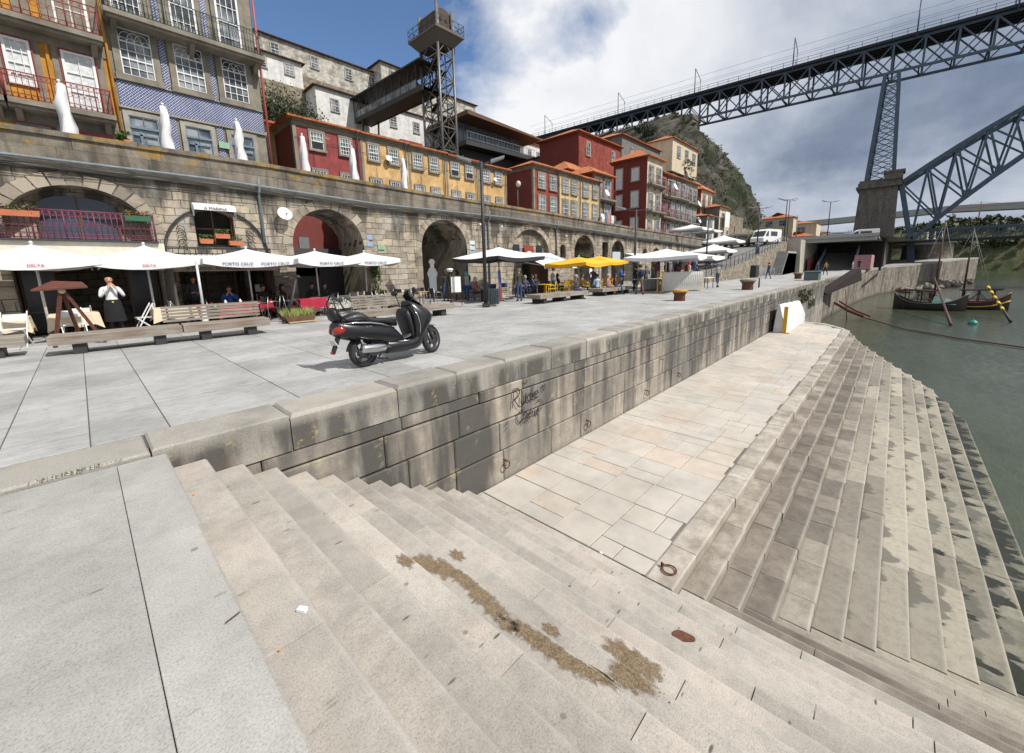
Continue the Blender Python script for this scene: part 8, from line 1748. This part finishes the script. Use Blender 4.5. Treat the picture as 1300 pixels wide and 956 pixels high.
fender(1.56,.285,.312,62,178,.078,'front_fender',M['spaint']); fender(0,.272,.31,60,170,.08,'rear_fender',M['splast'])
# engine, swing arm, exhaust
m=MB(); m.box(.10,.52,-.11,.10,.20,.40); m.lathe([(.11,-.12),(.13,-.10),(.13,-.02)],(.16,0,.30),18,'y'); m.box(-.06,.5,.08,.15,.20,.33); eng=SB(m,'engine',M['rim'],bevel=.02)
m=MB(); 
for k in range(6): m.lathe([(.075,-.004),(.075,.004)],(.50+.028*k,-.02,.33),14,'x')
m.build('cylinder_fins',M['chrome'],eng)
m=MB(); m.M=Matrix.Translation((-.14,-.195,.335))@Matrix.Rotation(rad(-86),4,'Y'); m.M=Matrix.Translation((-.14,-.225,.345))@Matrix.Rotation(rad(94),4,'Y'); m.lathe([(.045,-.01),(.07,.0),(.078,.05),(.08,.30),(.072,.44),(.03,.50)],n=22); ex=SB(m,'exhaust',M['chrome'])
m=MB(); m.tube([(.34,-.22,.32),(.46,-.18,.29),(.56,-.10,.24),(.52,-.04,.27)],[.022,.02,.02,.02],8); m.build('exhaust_pipe',M['rim'],ex); m=MB(); m.lathe([(.03,-.012),(.034,.0)],(0,0,0),12,'x'); m.M=None; o=m.build('tail_pipe',M['splast'],ex); o.location=(-.155,-.225,.347)
for s_ in (-1,1): m=MB(); m.tube([(-.02,s_*.13,.30),(-.10,s_*.13,.60)],.022,8); m.lathe([(.033,0),(.033,.012)],(0,0,0),10); SB(m,'shock_absorber',M['chrome'])
# tail: number plate bracket, plate, reflector
m=MB(); m.add([(-.42,-.06,.66),(-.42,.06,.66),(-.57,.06,.34),(-.57,-.06,.34),(-.39,-.06,.62),(-.39,.06,.62),(-.55,.06,.32),(-.55,-.06,.32)],[(0,1,2,3),(4,7,6,5),(0,3,7,4),(1,5,6,2),(2,6,7,3),(0,4,5,1)]); SB(m,'plate_bracket',M['splast'])
m=MB(); m.M=Matrix.Translation((-.515,0,.50))@Matrix.Rotation(rad(-26),4,'Y'); m.box(-.006,.002,-.10,.10,-.075,.075); SB(m,'number_plate',plain((.62,.64,.62),.4))
m=MB(); m.box(-.585,-.565,-.03,.03,.33,.375); SB(m,'reflector',M['sred'])
# rear pad and carrier hoop
m=MB(); m.smooth=True; m.loft([sqz(*s,e=2.8) for s in ((.86,-.40,.05,.09),(.92,-.42,.085,.15),(1.02,-.45,.08,.15),(1.10,-.46,.05,.11),(1.12,-.46,.02,.05))]); SB(m,'top_pad',M['sseat'])
m=MB(); m.tube([(-.30,-.17,.86),(-.44,-.16,1.0),(-.47,-.13,1.20),(-.42,-.05,1.33),(-.42,.05,1.33),(-.47,.13,1.20),(-.44,.16,1.0),(-.30,.17,.86)],.013,7); m.tube([(-.42,0,1.33),(-.30,0,1.22),(-.22,0,1.04)],.013,6); SB(m,'carrier_hoop',M['splast'])
m=MB(); m.tube([(-.30,-.16,.87),(-.1,-.19,.86),(.05,-.185,.84)],.014,6); m.tube([(-.30,.16,.87),(-.1,.19,.86),(.05,.185,.84)],.014,6); SB(m,'grab_rail',M['splast'])
m=MB(); m.tube([(.55,.12,.24),(.62,.26,.035),(.66,.28,.03)],.014,6); SB(m,'side_stand',M['rim']); m=MB(); m.tube([(.42,-.10,.20),(.36,-.14,.09),(.36,.14,.09),(.42,.10,.20)],.014,6); SB(m,'centre_stand',M['rim'])
m=MB(); m.box(.72,.80,-.23,-.19,.22,.25); SB(m,'footrest',M['splast'])
o=text_obj('500 ABS',.038,M['chrome'],parent=sc,ext=.001); o.matrix_local=lean@Matrix.Translation((.05,-.2285,.72))@Matrix.Rotation(rad(90),4,'X')

sc.scale=(.97,.97,.97)
